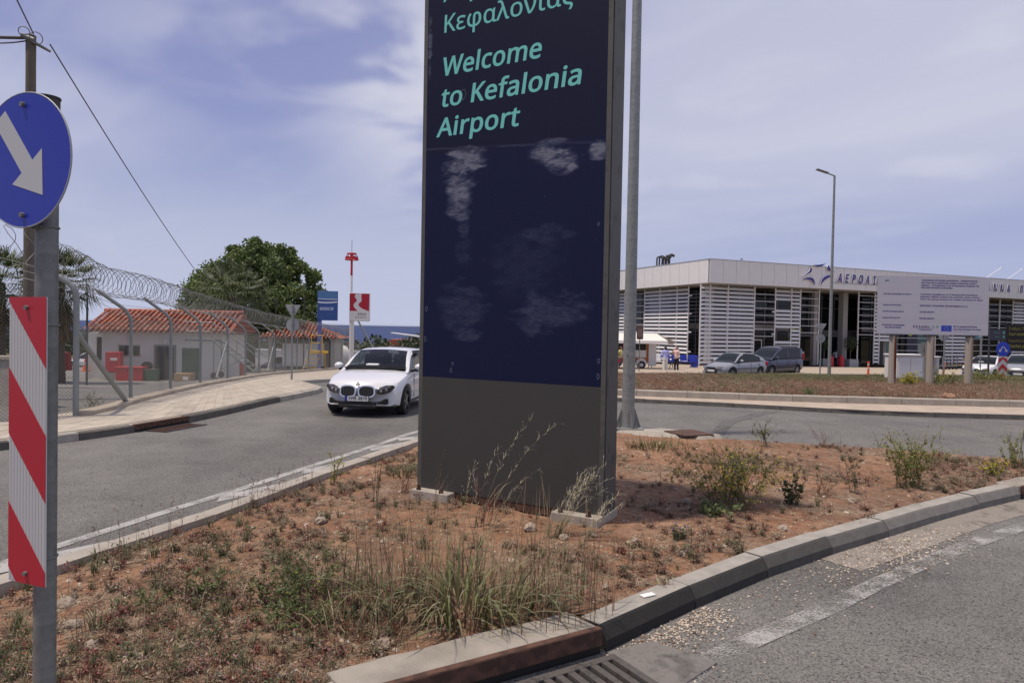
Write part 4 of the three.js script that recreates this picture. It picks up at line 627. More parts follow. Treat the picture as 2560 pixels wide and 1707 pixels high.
  const tank = yt('fuel_tank', 'white cylindrical fuel tank behind the white fuel company sign post', 'tank', -15.5, 62, 0); part('shell', [C(0.92, 0.92, 4.6, 20, 0, 1.4, 0, Math.PI / 2, 0.25), SPH(0.92, 0.57, 1.4, 2.2, 1, 1, 0.35), SPH(0.92, -0.57, 1.4, -2.2, 1, 1, 0.35)], M.white, tank); for (const q of [1, -1]) part('cradle', B(1.4, 0.7, 0.3, 0.3 * q, 0.35, 1.2 * q), M.galvDark, tank); part('pipework', [ROD([1.1, 0.3, 2], [1.1, 2.6, 2], 0.05), ROD([1.1, 2.6, 2], [0.3, 3.1, 2], 0.05)], M.galvDark, tank);
  const wall = yt('apron_wall', 'long low white wall at the far edge of the apron', 'wall', -20, 92, 0.02); part('wall', B(58, 1.7, 0.3, 8, 0.95, 0), std(0.62, 0.6, 0.56, 0.8), wall); part('coping', B(58, 0.22, 0.5, 8, 1.95, 0), M.white, wall);
  const gr = solo('lawn_strip', 'bright green lawn strip in the yard behind the fence', 'grass', ribbon([[-34, 28.5], [-24, 30]], [[-34, 31.5], [-22.5, 32.6]], 30, 6, (a, b) => 0.16 + 0.06 * fbm(a * 3, b * 3, 5, 2)), std(0.07, 0.13, 0.02, 1), null, 'stuff');
}
function panelSign(name, label, x, D, w, h, y, postR, postOff, tex, mats, turn) {
  const t = thing(name, label, 'sign', x, D, turn); const g = gh(x, D);
  part('post', C(postR, postR, y + 0.3, 14, postOff, (y + 0.3) / 2 - 0.1, -0.05), mats[0], t); part('sign_box', RB(w, h, 0.24, 0.02, 0, y + h / 2, 0), mats[1], t);
  const f = shadowed(new THREE.Mesh(new THREE.PlaneGeometry(w - 0.06, h - 0.06).translate(0, y + h / 2, 0.1235), new THREE.MeshStandardMaterial({ map: tex, roughness: 0.5 }))); f.name = 'sign_face'; t.add(f); return t;
}
panelSign('fuel_sign', 'blue GISSCO fuel sign on a blue post above the pavilion roof', -12.6, 46.5, 1.34, 2.0, 3.45, 0.14, -0.52, canvasTex(256, 384, (c, w, h) => {
  c.fillStyle = '#2c4f8f'; c.fillRect(0, 0, w, h); c.fillStyle = '#4d78a8'; c.fillRect(0, 0, w, 102); for (let i = 0; i < 260; i++) { c.fillStyle = `rgba(${rnd() < 0.5 ? '130,170,200' : '30,60,120'},0.16)`; c.fillRect(rnd() * w, rnd() * h, 6 + 30 * rnd(), 2 + 4 * rnd()); }
  c.fillStyle = '#d9dde4'; c.beginPath(); c.moveTo(0, 96); c.quadraticCurveTo(120, 104, w, 98); c.lineTo(w, 108); c.quadraticCurveTo(120, 114, 0, 104); c.fill(); c.beginPath(); c.moveTo(0, 134); c.quadraticCurveTo(90, 152, w, 130); c.lineTo(w, 146); c.quadraticCurveTo(90, 172, 0, 152); c.fill();
  fitText(c, 'GISSCO', 22, 250, 186, 36, 0.12, 'bold', '#cfd6e2');
}), [std(0.09, 0.13, 0.42, 0.5), std(0.035, 0.075, 0.28, 0.5)], 0.12);
panelSign('fuel_sign', 'red and white EKO Aviation sign on a white post', -10.75, 48, 1.42, 1.98, 3.5, 0.16, -0.55, canvasTex(256, 360, (c, w, h) => {
  c.fillStyle = '#cbcbce'; c.fillRect(0, 0, w, h); c.fillStyle = '#a3142c'; c.fillRect(0, 0, w, 230); c.fillStyle = '#cbcbce'; c.beginPath(); c.moveTo(82, 4); c.bezierCurveTo(30, 60, 120, 70, 84, 110); c.bezierCurveTo(20, 150, 60, 190, 110, 232); c.lineTo(256, 232); c.bezierCurveTo(160, 200, 100, 170, 120, 130); c.bezierCurveTo(190, 90, 130, 60, 160, 4); c.fill();
  fitText(c, 'EKO', 104, 284, 118, 28, 0, 'bold', '#3b3b45'); fitText(c, 'Aviation', 74, 322, 150, 26, 0, '', '#3b3b45');
}), [std(0.6, 0.6, 0.6, 0.5), std(0.62, 0.62, 0.62, 0.5)], 0.02);
{ // red-white floodlight mast
  const x = -21.3, D = 90, t = thing('floodlight_mast', 'slim red and white floodlight mast behind the EKO sign', 'mast', x, D, 0, undefined, gh(-21, 90));
  const top = 11.5 - gh(-21, 90); for (let i = 0; i < 5; i++) part('mast_section', C(0.19 - i * 0.012, 0.2 - i * 0.012, top / 5, 10, 0, top / 5 * (i + 0.5), 0), i % 2 ? M.white : M.red, t);
  part('head_frame', [put(new THREE.TorusGeometry(0.85, 0.07, 6, 16), 0, top - 0.9, 0, Math.PI / 2), put(new THREE.TorusGeometry(0.55, 0.08, 6, 16), 0, top - 0.1, 0, Math.PI / 2), ...[0, 1, 2, 3, 4, 5].map((i) => ROD([0.55 * Math.cos(i * 1.047), top - 0.1, 0.55 * Math.sin(i * 1.047)], [0.85 * Math.cos(i * 1.047), top - 0.9, 0.85 * Math.sin(i * 1.047)], 0.05, 5))], M.red, t);
  for (let i = 0; i < 6; i++) part('floodlight', RB(0.36, 0.34, 0.2, 0.04, 0.72 * Math.cos(i * 1.047), top - 0.65, 0.72 * Math.sin(i * 1.047), 0, -i * 1.047 + Math.PI / 2), M.redSheet, t); part('spike', ROD([0, top, 0], [0, top + 1.7, 0], 0.035, 5), M.galvDark, t);
}
function backSign(label, x, D, h, discs, ry = 0) { // road signs seen from behind
  const t = thing('road_sign', label, 'road sign', x, D, ry); part('post', C(0.035, 0.04, h, 10, 0, h / 2, 0), M.galv, t);
  for (const [k, y, r] of discs) { if (k === 't') part('yield_plate', EXT([[-r, r * 0.87], [r, r * 0.87], [0, -r * 0.87]], 0.012, 0.006, 0, y, -0.06), M.signBack, t); else part('round_plate', C(r, r, 0.012, 28, 0, y, -0.05, Math.PI / 2), M.signBack, t); part('bracket', B(0.16, 0.04, 0.04, 0, y, -0.035), M.galvDark, t); }
  return t;
}
backSign('grey backs of yield triangle and round plate on the left pavement', -8.9, 27.6, 3.2, [['t', 2.88, 0.31], ['r', 2.34, 0.26]]);
backSign('backs of a yield triangle and round disc on a post before the terminal entrance', 18.2, 40.2, 3.2, [['t', 2.88, 0.33], ['r', 2.3, 0.27]]);
// ---- trees
class Leaves { constructor() { this.p = []; this.c = []; }
  tri(a, b, c, k) { this.p.push(a.x, a.y, a.z, b.x, b.y, b.z, c.x, c.y, c.z); for (let i = 0; i < 3; i++) this.c.push(k[0], k[1], k[2]); }
  leaf(o, d, s, l, w, k) { const m = o.clone().addScaledVector(d, l * 0.5), e = o.clone().addScaledVector(d, l), a = m.clone().addScaledVector(s, w), b = m.clone().addScaledVector(s, -w); this.tri(o, a, e, k); this.tri(o, e, b, k); }
  blade(pts, w, k, k2 = k) { // tapering strip through points
    for (let i = 0; i + 1 < pts.length; i++) { const a = pts[i], b = pts[i + 1], d = b.clone().sub(a), s = new THREE.Vector3(d.z + 1e-4, 0, -d.x).normalize(), n = pts.length - 1, f = (u) => w * (u < 0.25 ? 0.75 + u : 1 - Math.pow((u - 0.25) / 0.75, 1.6)), w1 = f(i / n), w2 = f((i + 1) / n), c = mix3(k, k2, i / n); const a1 = a.clone().addScaledVector(s, w1), a2 = a.clone().addScaledVector(s, -w1), b1 = b.clone().addScaledVector(s, w2), b2 = b.clone().addScaledVector(s, -w2); this.tri(a1, a2, b1, c); if (i + 1 < n) this.tri(a2, b2, b1, c); } }
  geo() { const g = new THREE.BufferGeometry(); g.setAttribute('position', new THREE.Float32BufferAttribute(this.p, 3)); g.setAttribute('color', new THREE.Float32BufferAttribute(this.c, 3)); g.computeVertexNormals(); return g; } }
const rdir = () => { const z = rr(-1, 1), a = rr(0, 6.283), s = Math.sqrt(1 - z * z); return new THREE.Vector3(s * Math.cos(a), z, s * Math.sin(a)); };
{
  const x = -21.5, D = 56, y = -1.9, t = thing('plane_tree', 'large dark green broadleaf tree behind the white hut', 'tree', x, D, 0, undefined, y), lv = new Leaves();
  const limbs = [ROD([0, 0, 0], [0.1, 3.0, 0], 0.42, 9, 0.3)], lobes = [];
  const core = [[-3.6, 5.0, 0.5, 2.0], [-2.2, 7.2, 0, 2.0], [0, 8.7, 0, 2.2], [2.3, 8.4, 0.3, 2.0], [4.0, 6.6, 0, 2.0], [3.2, 4.6, 1, 2.2], [0.2, 5.6, 2, 2.6], [-4.4, 7.0, -0.6, 1.4], [4.7, 4.9, -0.5, 1.4], [1.4, 3.8, 1.2, 2.0], [-1.8, 4.2, 1.5, 2.0], [0, 3.4, 2.2, 1.9], [3.6, 3.4, 1.4, 1.8], [-3.0, 5.9, 1.2, 1.8], [1.9, 6.4, 1.8, 2.2], [-0.4, 7.3, 1.4, 2.0], [0.8, 9.9, -0.2, 1.1], [-1.2, 9.3, -0.3, 1.1], [2.6, 9.5, -0.3, 0.9], [0.5, 6.5, -1.5, 2.6], [-2.8, 6.0, -0.8, 2.0], [3.2, 6.0, -0.6, 2.2], [1.5, 7.6, 0.8, 2.0], [4.3, 7.9, -0.4, 1.1], [-0.8, 8.2, 0.4, 1.7]];
  for (const [a, b, c, r] of core) { limbs.push(ROD([0.1, 2.6, 0], [a * 0.75, b * 0.85, c * 0.7], 0.13, 6, 0.04)); for (let i = 0; i < 9; i++) { const d = rdir(); lobes.push([a + d.x * r * 0.8, b + d.y * r * 0.72, c + d.z * r * 0.8, r * rr(0.34, 0.56)]); } }
  for (const [a, b, c, r] of lobes) { const hue = rr(0, 1); for (let i = 0; i < 290; i++) { const d = rdir(), q = r * Math.pow(rnd(), 0.45), o = new THREE.Vector3(a + d.x * q, b + d.y * q * 0.85, c + d.z * q), k = mix3([0.075, 0.125, 0.026], [0.17, 0.235, 0.055], 0.5 * hue + 0.5 * rnd()); lv.leaf(o, rdir(), rdir(), rr(0.18, 0.32), rr(0.08, 0.13), k); } }
  part('trunk', limbs, M.bark, t); part('crown', lv.geo(), M.leaf, t);
}
function fanPalm(label, x, D, y, h, R, skirt, n) {
  const t = thing('fan_palm', label, 'palm', x, D, rr(0, 6), undefined, y), lv = new Leaves(), dr = new Leaves();
  part('trunk', LAT([[0.28, 0], [0.24, h * 0.3], [0.22, h], [0, h + 0.1]], 10), M.bark, t);
  const fan = (L, o, dir, len, fanR, k, droop) => {
    const side = new THREE.Vector3(-dir.z, 0, dir.x).normalize(), up = side.clone().cross(dir).normalize(); const c = o.clone().addScaledVector(dir, len); L.blade([o, o.clone().addScaledVector(dir, len * 0.5), c], 0.03, k);
    for (let i = 0; i < 22; i++) { const a = (i / 21 - 0.5) * 3.6, d = dir.clone().multiplyScalar(Math.cos(a)).addScaledVector(side, Math.sin(a)), r = fanR * rr(0.85, 1.1), e = c.clone().addScaledVector(d, r * 0.62).addScaledVector(up, 0.06), f = c.clone().addScaledVector(d, r).add(new THREE.Vector3(0, -droop * r * rr(0.15, 0.45), 0)); L.blade([c, c.clone().lerp(e, 0.5), e, f], 0.035, k, mix3(k, [0.16, 0.17, 0.06], 0.5)); }
  };
  for (let i = 0; i < n; i++) { const el = lerp(1.35, -0.75, Math.pow(i / n, 0.8)), a = i * 2.4, d = new THREE.Vector3(Math.cos(el) * Math.cos(a), Math.sin(el), Math.cos(el) * Math.sin(a)); fan(lv, new THREE.Vector3(0, h, 0), d, R * rr(0.42, 0.55), R * rr(0.42, 0.55), mix3([0.045, 0.075, 0.02], [0.1, 0.14, 0.05], rnd()), 0.9); }
  part('crown', lv.geo(), M.leaf, t);
  for (let i = 0; i < skirt; i++) { const a = i * 2.4, el = -1.1 - 0.35 * rnd(), d = new THREE.Vector3(Math.cos(el) * Math.cos(a), Math.sin(el), Math.cos(el) * Math.sin(a)); fan(dr, new THREE.Vector3(0, h - rr(0, 1.4), 0), d, R * 0.3, R * 0.42, mix3([0.16, 0.09, 0.045], [0.24, 0.15, 0.08], rnd()), 0.6); }
  if (skirt) part('dead_fronds', dr.geo(), M.dry, t);
}
fanPalm('shaggy fan palm with brown dead fronds behind the wooden pole', -20.6, 31, -1.0, 4.7, 2.2, 34, 40);
fanPalm('fan palm at the far left edge behind the fence', -23.3, 31, -1.0, 4.6, 2.2, 14, 36);
fanPalm('grey-green fan palm in front of the big broadleaf tree', -18.2, 44.5, -1.5, 5.3, 3.0, 34, 46);
// ---- distance: wood, house, light aircraft, thin poles
{
  const wood = new Leaves();
  for (let i = 0; i < 420; i++) { const x = rr(-150, 60), D = rr(150, 235), y = Math.max(-14, gh(Math.max(-60, x), D)), h = rr(1.6, 3.4), r = rr(2, 4.5), hue = rnd(); for (let j = 0; j < 90; j++) { const d = rdir(), o = new THREE.Vector3(x + d.x * r, y + h + d.y * h * 0.95, -D + d.z * r); wood.leaf(o, rdir(), rdir(), rr(0.8, 1.5), rr(0.3, 0.55), mix3([0.018, 0.036, 0.014], [0.05, 0.075, 0.025], 0.55 * hue + 0.45 * rnd())); } }
  solo('woodland', 'dark green strip of woodland between the apron and the sea', 'trees', wood.geo(), M.leaf, null, 'stuff');
  const h = thing('distant_house', 'far house whose orange roof shows above the woodland', 'house', -34, 210, 0.1, undefined, -8.3); part('wall', B(14, 4, 8, 0, 2, 0), M.plaster, h); part('roof', EXT([[-8, 0], [8, 0], [3, 2.2], [-3, 2.2]], 9, 0, 0, 4, -4.5), tileM[0], h);
  const a = thing('light_aircraft', 'white light aircraft wing and upright fin half hidden by the navy pylon', 'aircraft', -5.6, 62, 0, undefined, gh(-11, 62)); const W = std(0.72, 0.72, 0.74, 0.35);
  part('wing', EXT([[-5.3, 3.2], [-0.5, 2.7], [-0.5, 2.57], [-5.3, 3.15]], 1.2, 0.02, 0, 0, -0.6), W, a); part('wing', EXT([[5.3, 3.2], [0.5, 2.7], [0.5, 2.57], [5.3, 3.15]], 1.2, 0.02, 0, 0, -0.6), W, a); part('fuselage', [SPH(0.8, 0.3, 2.1, 0, 0.9, 1, 3.8), C(0.2, 0.5, 3.4, 12, 0.3, 2.4, -3.6, -Math.PI / 2)], W, a);
  part('tail_fin', EXT([[0, 2.3], [1.3, 2.3], [0.95, 5.5], [0.4, 5.5]], 0.16, 0.03, -2.3, 0, -0.5, 0, 1.35), std(0.35, 0.5, 0.68, 0.4), a); part('wheel', [C(0.28, 0.28, 0.16, 12, -0.8, 0.28, 0, 0, 0, Math.PI / 2), C(0.28, 0.28, 0.16, 12, 1.4, 0.28, 0, 0, 0, Math.PI / 2)], M.rubber, a); part('strut', [ROD([-0.8, 0.3, 0], [0.1, 1.6, 0], 0.06), ROD([1.4, 0.3, 0], [0.5, 1.6, 0], 0.06)], W, a);
  const g1 = 'thin dark poles in the yard by the big tree';
  for (const [x, D, h, l] of [[-15.95, 46, 5.5, 'left thin dark pole in front of the big tree'], [-14.2, 46.5, 5.6, 'right thin dark pole beside the blue fuel sign'], [-18.2, 29.2, 4.6, 'slim black pole before the sea left of the hut']]) { const p = thing('thin_pole', l, 'pole', x, D, 0, g1, gh(x, D) - 0.3); part('pole', C(0.04, 0.05, h, 7, 0, h / 2, 0), M.darkGrey, p); part('cap', SPH(0.06, 0, h, 0), M.darkGrey, p); }
  const dish = thing('floodlight', 'slanted grey crane jib seen over the apron wall', 'crane', -18.9, 88, 0); part('jib', ROD([1.2, 2.1, 0], [-1.2, 6.2, 0], 0.12, 6), M.galv, dish); part('base', B(1.0, 2.2, 1.0, 1.3, 1.1, 0), M.galvDark, dish); dish.name = 'crane_jib';
}

// ================================================================ VEHICLES   (local x = forward, y up, z = the car's right side)
function curveAt(pts, x) { let i = 0; while (i < pts.length - 2 && pts[i + 1][0] < x) i++; const [x0, y0] = pts[i], [x1, y1] = pts[i + 1], t = Math.min(1, Math.max(0, (x - x0) / (x1 - x0))); const m = (k) => (k <= 0 || k >= pts.length - 1 ? (pts[Math.min(pts.length - 1, Math.max(0, k))][1] - pts[Math.min(pts.length - 1, Math.max(0, k)) - (k >= pts.length - 1 ? 1 : -1)][1]) * (k <= 0 ? -0 : 0) : (pts[k + 1][1] - pts[k - 1][1]) / (pts[k + 1][0] - pts[k - 1][0])) * (x1 - x0), a = m(i), b = m(i + 1), t2 = t * t, t3 = t2 * t; return (2 * t3 - 3 * t2 + 1) * y0 + (t3 - 2 * t2 + t) * a + (-2 * t3 + 3 * t2) * y1 + (t3 - t2) * b; }
function skin(rows) { // rows[i][j] = Vector3, mirrored to the other side of the car
  const n = rows.length, m = rows[0].length, P = [], I = [];
  for (const s of [1, -1]) { const o = P.length / 3; for (const r of rows) for (const p of r) P.push(p.x, p.y, p.z * s); for (let i = 0; i + 1 < n; i++) for (let j = 0; j + 1 < m; j++) { const a = o + i * m + j, b = a + m; if (s > 0) I.push(a, b, a + 1, a + 1, b, b + 1); else I.push(a, a + 1, b, a + 1, b + 1, b); } }
  const g = new THREE.BufferGeometry(); g.setAttribute('position', new THREE.Float32BufferAttribute(P, 3)); g.setIndex(I); return g;
}
const ev = new Evaluator(); ev.useGroups = false;
function makeCar(name, label, cat, s, paint) {
  const t = thing(name, label, cat, 0, 0, 0); t.userData.s = undefined; delete t.userData.s;
  const hl = s.L / 2, N = 64, rows = [];
  const plan = (x) => { const u = Math.abs(x) / hl; return s.W / 2 * (1 - (x > 0 ? s.noseTaper : s.tailTaper) * Math.pow(Math.max(0, (u - 0.55) / 0.45), 2.4)); };
  for (let i = 0; i <= N; i++) {
    const u = i / N, x = hl * Math.sign(u - 0.5) * (1 - Math.pow(1 - Math.abs(u - 0.5) * 2, 1.25)), w = plan(x), y1 = curveAt(s.top, x), y0 = curveAt(s.bot, x), H = y1 - y0;
    rows.push([[0, y0 + 0.02], [w * 0.86, y0 + 0.02], [w * 0.96, y0 + 0.05], [w * 0.985, y0 + H * 0.22], [w, y0 + H * 0.45], [w * 0.992, y0 + H * 0.66], [w * 0.965, y0 + H * 0.84], [w * 0.93, y0 + H * 0.94], [w * 0.84, y1 - 0.005], [w * 0.55, y1 + 0.02], [0, y1 + 0.03]].map(([z, y]) => new THREE.Vector3(x - (x > 0 ? 0.27 : 0.16) * sst(0.5, 1, Math.abs(x) / hl) * Math.sign(x) * (z / (s.W / 2)) ** 2, y, z)));
  }
  const cap = (r, k) => r.map((p) => new THREE.Vector3(p.x + k, lerp(p.y, (r[1].y + r[8].y) / 2, 0.06), p.z * 0.93)), mid = (r, k) => r.map((p) => new THREE.Vector3(p.x + k, (r[1].y + r[8].y) / 2, 0));
  let body = skin([mid(rows[0], -0.035), cap(rows[0], -0.03), ...rows, cap(rows[N], 0.03), mid(rows[N], 0.035)]);
  body = toCreasedNormals(mergeVertices(body, 1e-4), 0.6);
  body.setAttribute('uv', new THREE.Float32BufferAttribute(new Float32Array(body.attributes.position.count * 2), 2));
  let br = new Brush(body, paint); br.updateMatrixWorld();
  for (const x of [s.fw, s.rw]) for (const z of [1, -1]) { const c = new Brush(new THREE.CylinderGeometry(s.wr + 0.055, s.wr + 0.055, 0.44, 28).rotateX(Math.PI / 2).translate(x, s.wr + 0.005, z * s.W / 2), paint); c.updateMatrixWorld(); br = ev.evaluate(br, c, SUBTRACTION); br.updateMatrixWorld(); }
  part('body', br.geometry, paint, t);
  for (const x of [s.fw, s.rw]) part('wheel_arch', [B(s.wr * 2.3, s.wr * 1.3, s.W * 0.72, x, s.wr * 1.15, 0)], M.black, t);
  // cabin: one lofted shell, sorted into paint and glass
  const K = 54, cab = [], xs = []; for (let i = 0; i <= K; i++) xs.push(lerp(s.cab[3], s.cab[0], i / K));
  const roofY = (x) => curveAt(s.roof, x), belt = (x) => curveAt(s.top, x) - 0.03;
  for (const x of xs) { const yr = Math.max(belt(x) + 0.012, roofY(x)), b = belt(x), f = (yr - b) / s.cabH, wb = Math.min(s.W / 2 * 0.935, plan(x) * 0.935), wr = lerp(wb * 0.97, s.W / 2 * s.tumble, Math.min(1, Math.max(0, f))); const hh = yr - b; cab.push([[wb, b], [lerp(wb, wr, 0.12), b + hh * 0.1], [lerp(wb, wr, 0.8), b + hh * 0.8], [wr, b + hh * 0.92], [wr * 0.9, b + hh * 0.985], [wr * 0.8, yr], [wr * 0.4, yr + 0.018], [0, yr + 0.024]].map(([z, y]) => new THREE.Vector3(x, y, z))); }
  const gs = {}, pa = [], tr = [];
  for (let i = 0; i < K; i++) {
    const xm = (xs[i] + xs[i + 1]) / 2, wind = xm > s.cab[1] + 0.03, rear = xm < s.cab[2] - 0.03;
    for (let j = 0; j < 7; j++) {
      const q = [cab[i][j], cab[i + 1][j], cab[i + 1][j + 1], cab[i][j + 1]]; let list = pa; const gl = (side) => { const k = j >= 4 ? (wind ? 'windscreen' : 'rear_window') : 'side_window' + side + (xm > (s.bp ? s.bp[0] : 0)); return gs[k] ??= []; };
      if (j === 0) list = tr; else if (j === 1) { if (!s.pillars.some(([a, b]) => xm > a && xm < b)) list = 'g'; else if (s.bp && xm > s.bp[0] && xm < s.bp[1]) list = tr; } else if (j === 2) list = xm > s.cab[1] - 0.1 || xm < s.cab[2] ? pa : tr;
      if (j >= 5 && (wind || rear)) list = 'g'; if (j === 4 && wind) list = 'g';
      for (const k of [1, -1]) { const a = q.map((p) => new THREE.Vector3(p.x, p.y, p.z * k)); (list === 'g' ? gl(k) : list).push(k > 0 ? QUAD(a[0], a[1], a[2], a[3]) : QUAD(a[3], a[2], a[1], a[0])); }
    }
  }
  const sm = (l) => { let g = merge(l); g.deleteAttribute('normal'); g.deleteAttribute('uv'); g = mergeVertices(g, 1e-4); g = toCreasedNormals(g, 0.7); return g; };
  part('roof', sm(pa), paint, t); for (const k of Object.keys(gs)) part(k.replace(/-?\d.*/, '').replace(/(true|false)$/, ''), sm(gs[k]), s.clear ? M.glassClear : M.glass, t);
  if (s.clear) {
    part('interior', [B(2.9, 0.03, s.W * 0.8, -0.45, 1.02, 0), B(0.3, 0.06, s.W * 0.78, 0.72, 1.03, 0)], M.black, t);
    for (const [x, z] of [[-0.15, 0.37], [-0.15, -0.37], [-1.05, 0.4], [-1.05, -0.4]]) part('seat', [RB(0.14, 0.34, 0.46, 0.05, x, 1.13, z, 0, 0, 0.2), RB(0.1, 0.16, 0.24, 0.04, x - 0.06, 1.33, z)], M.darkGrey, t);
    part('steering_wheel', put(new THREE.TorusGeometry(0.17, 0.018, 8, 24), 0.5, 1.07, -0.37, 0, Math.PI / 2 - 0.3), M.black, t); part('dash_paper', RB(0.2, 0.06, 0.3, 0.03, 0.78, 1.08, 0.1), M.paper, t);
  } part('window_trim', sm(tr), M.black, t).userData.kind = 'stuff';
  // wheels
  const spin = [];
  for (const [x, z] of [[s.fw, 1], [s.fw, -1], [s.rw, 1], [s.rw, -1]]) {
    const g = new THREE.Group(); g.name = 'wheel'; g.position.set(x, s.wr, z * (s.W / 2 - 0.125)); t.add(g); if (x === s.fw) g.rotation.y = s.steer || 0;
    part('tyre', LAT([[s.wr * 0.66, -0.1], [s.wr * 0.93, -0.105], [s.wr, -0.07], [s.wr, 0.07], [s.wr * 0.93, 0.105], [s.wr * 0.66, 0.1], [s.wr * 0.64, 0.0], [s.wr * 0.66, -0.1]], 28).rotateX(Math.PI / 2), M.rubber, g);
    const rim = [LAT([[s.wr * 0.58, 0.05], [s.wr * 0.67, 0.1], [s.wr * 0.67, -0.1], [s.wr * 0.58, 0.05]], 28).rotateX(Math.PI / 2).scale(1, 1, z)];
    for (let k = 0; k < (s.spokes || 5); k++) for (const d of s.dbl ? [-0.16, 0.16] : [0]) { const a = k / (s.spokes || 5) * Math.PI * 2 + d; rim.push(put(new THREE.BoxGeometry(s.wr * 0.62, s.dbl ? 0.035 : 0.06, 0.03), s.wr * 0.33 * Math.cos(a), s.wr * 0.33 * Math.sin(a), z * 0.07, 0, 0, a)); }
    rim.push(C(s.wr * 0.17, s.wr * 0.17, 0.04, 14, 0, 0, z * 0.075, Math.PI / 2)); part('rim', rim, M.alloy, g); part('hub_dark', C(s.wr * 0.6, s.wr * 0.6, 0.02, 24, 0, 0, z * 0.02, Math.PI / 2), M.black, g);
  }
  for (const z of [1, -1]) { const m = part('mirror', [SPH(0.11, s.cab[0] - 0.5, belt(s.cab[0] - 0.5) + 0.1, z * (s.W / 2 + 0.08), 0.8, 0.75, 1.0, 14)], paint, t); part('mirror_stalk', B(0.12, 0.05, 0.18, s.cab[0] - 0.5, belt(s.cab[0] - 0.5) + 0.02, z * (s.W / 2 - 0.03)), M.black, m); }
  for (const z of [1, -1]) for (const x of s.handles) part('door_handle', RB(0.17, 0.03, 0.03, 0.012, x, belt(x) - 0.13, z * (s.W / 2 - 0.012)), paint, t);
  const ln = []; for (const z of [1, -1]) { for (const x of s.seams) ln.push(B(0.012, 0.52, 0.012, x, belt(x) - 0.32, z * (s.W / 2 - 0.004))); ln.push(B(s.L * 0.52, 0.05, 0.02, 0, curveAt(s.bot, 0) + 0.09, z * (s.W / 2 - 0.012))); } part('door_seam', ln, M.darkGrey, t);
  part('underside', B(s.L * 0.86, 0.1, s.W * 0.8, 0, curveAt(s.bot, 0) + 0.05, 0), M.black, t);
  return t;
}
const hatch = { L: 4.32, W: 1.8, noseTaper: 0.13, tailTaper: 0.08, tumble: 0.71, cabH: 0.5, wr: 0.325, fw: 1.34, rw: -1.33, spokes: 5, dbl: true, steer: 0.0,
  top: [[-2.16, 0.92], [-2.0, 0.98], [-1.2, 0.99], [0.2, 0.97], [0.95, 0.96], [1.5, 0.89], [1.95, 0.79], [2.1, 0.72], [2.16, 0.63]], bot: [[-2.16, 0.36], [-1.9, 0.24], [0, 0.2], [1.9, 0.2], [2.16, 0.24]],
  roof: [[-2.02, 0.97], [-1.72, 1.3], [-1.3, 1.4], [-0.4, 1.445], [0.15, 1.42], [0.45, 1.3], [1.12, 0.93]], cab: [1.15, 0.2, -1.35, -2.05], pillars: [[-0.42, -0.32], [-2.1, -1.45]], bp: [-0.45, -0.3], handles: [-0.15, -1.1], seams: [0.78, -0.37, -1.2] };
function lampShape(pts, d, mat, parent, name, tf) { const m = part(name, EXT(pts, d, 0.006), mat, parent); m.position.set(...tf[0]); m.rotation.order = 'YXZ'; m.rotation.set(tf[2] || 0, tf[1], 0); return m; }
const lampGlass = phys(0.3, 0.31, 0.33, 0.08, { clearcoat: 1 }), lampDark = phys(0.04, 0.042, 0.048, 0.08, { clearcoat: 1 });
function plate(parent, txt, x, y, w = 0.52, h = 0.115) {
  const tex = canvasTex(256, 56, (c, W, H) => { c.fillStyle = '#dcdcd8'; c.fillRect(0, 0, W, H); c.fillStyle = '#23389a'; c.fillRect(0, 0, 26, H); c.strokeStyle = '#222'; c.lineWidth = 2; c.strokeRect(1, 1, W - 2, H - 2); if (txt) fitText(c, txt, 36, 45, 208, 34, 0, 'bold', '#15151a'); });
  const g = part('number_plate', RB(0.014, h + 0.02, w + 0.02, 0.004, x, y, 0), M.darkGrey, parent); const f = shadowed(new THREE.Mesh(new THREE.PlaneGeometry(w, h).rotateY(Math.PI / 2).translate(x + 0.009, y, 0), new THREE.MeshStandardMaterial({ map: tex, roughness: 0.4 }))); f.name = 'plate_face'; g.add(f);
}
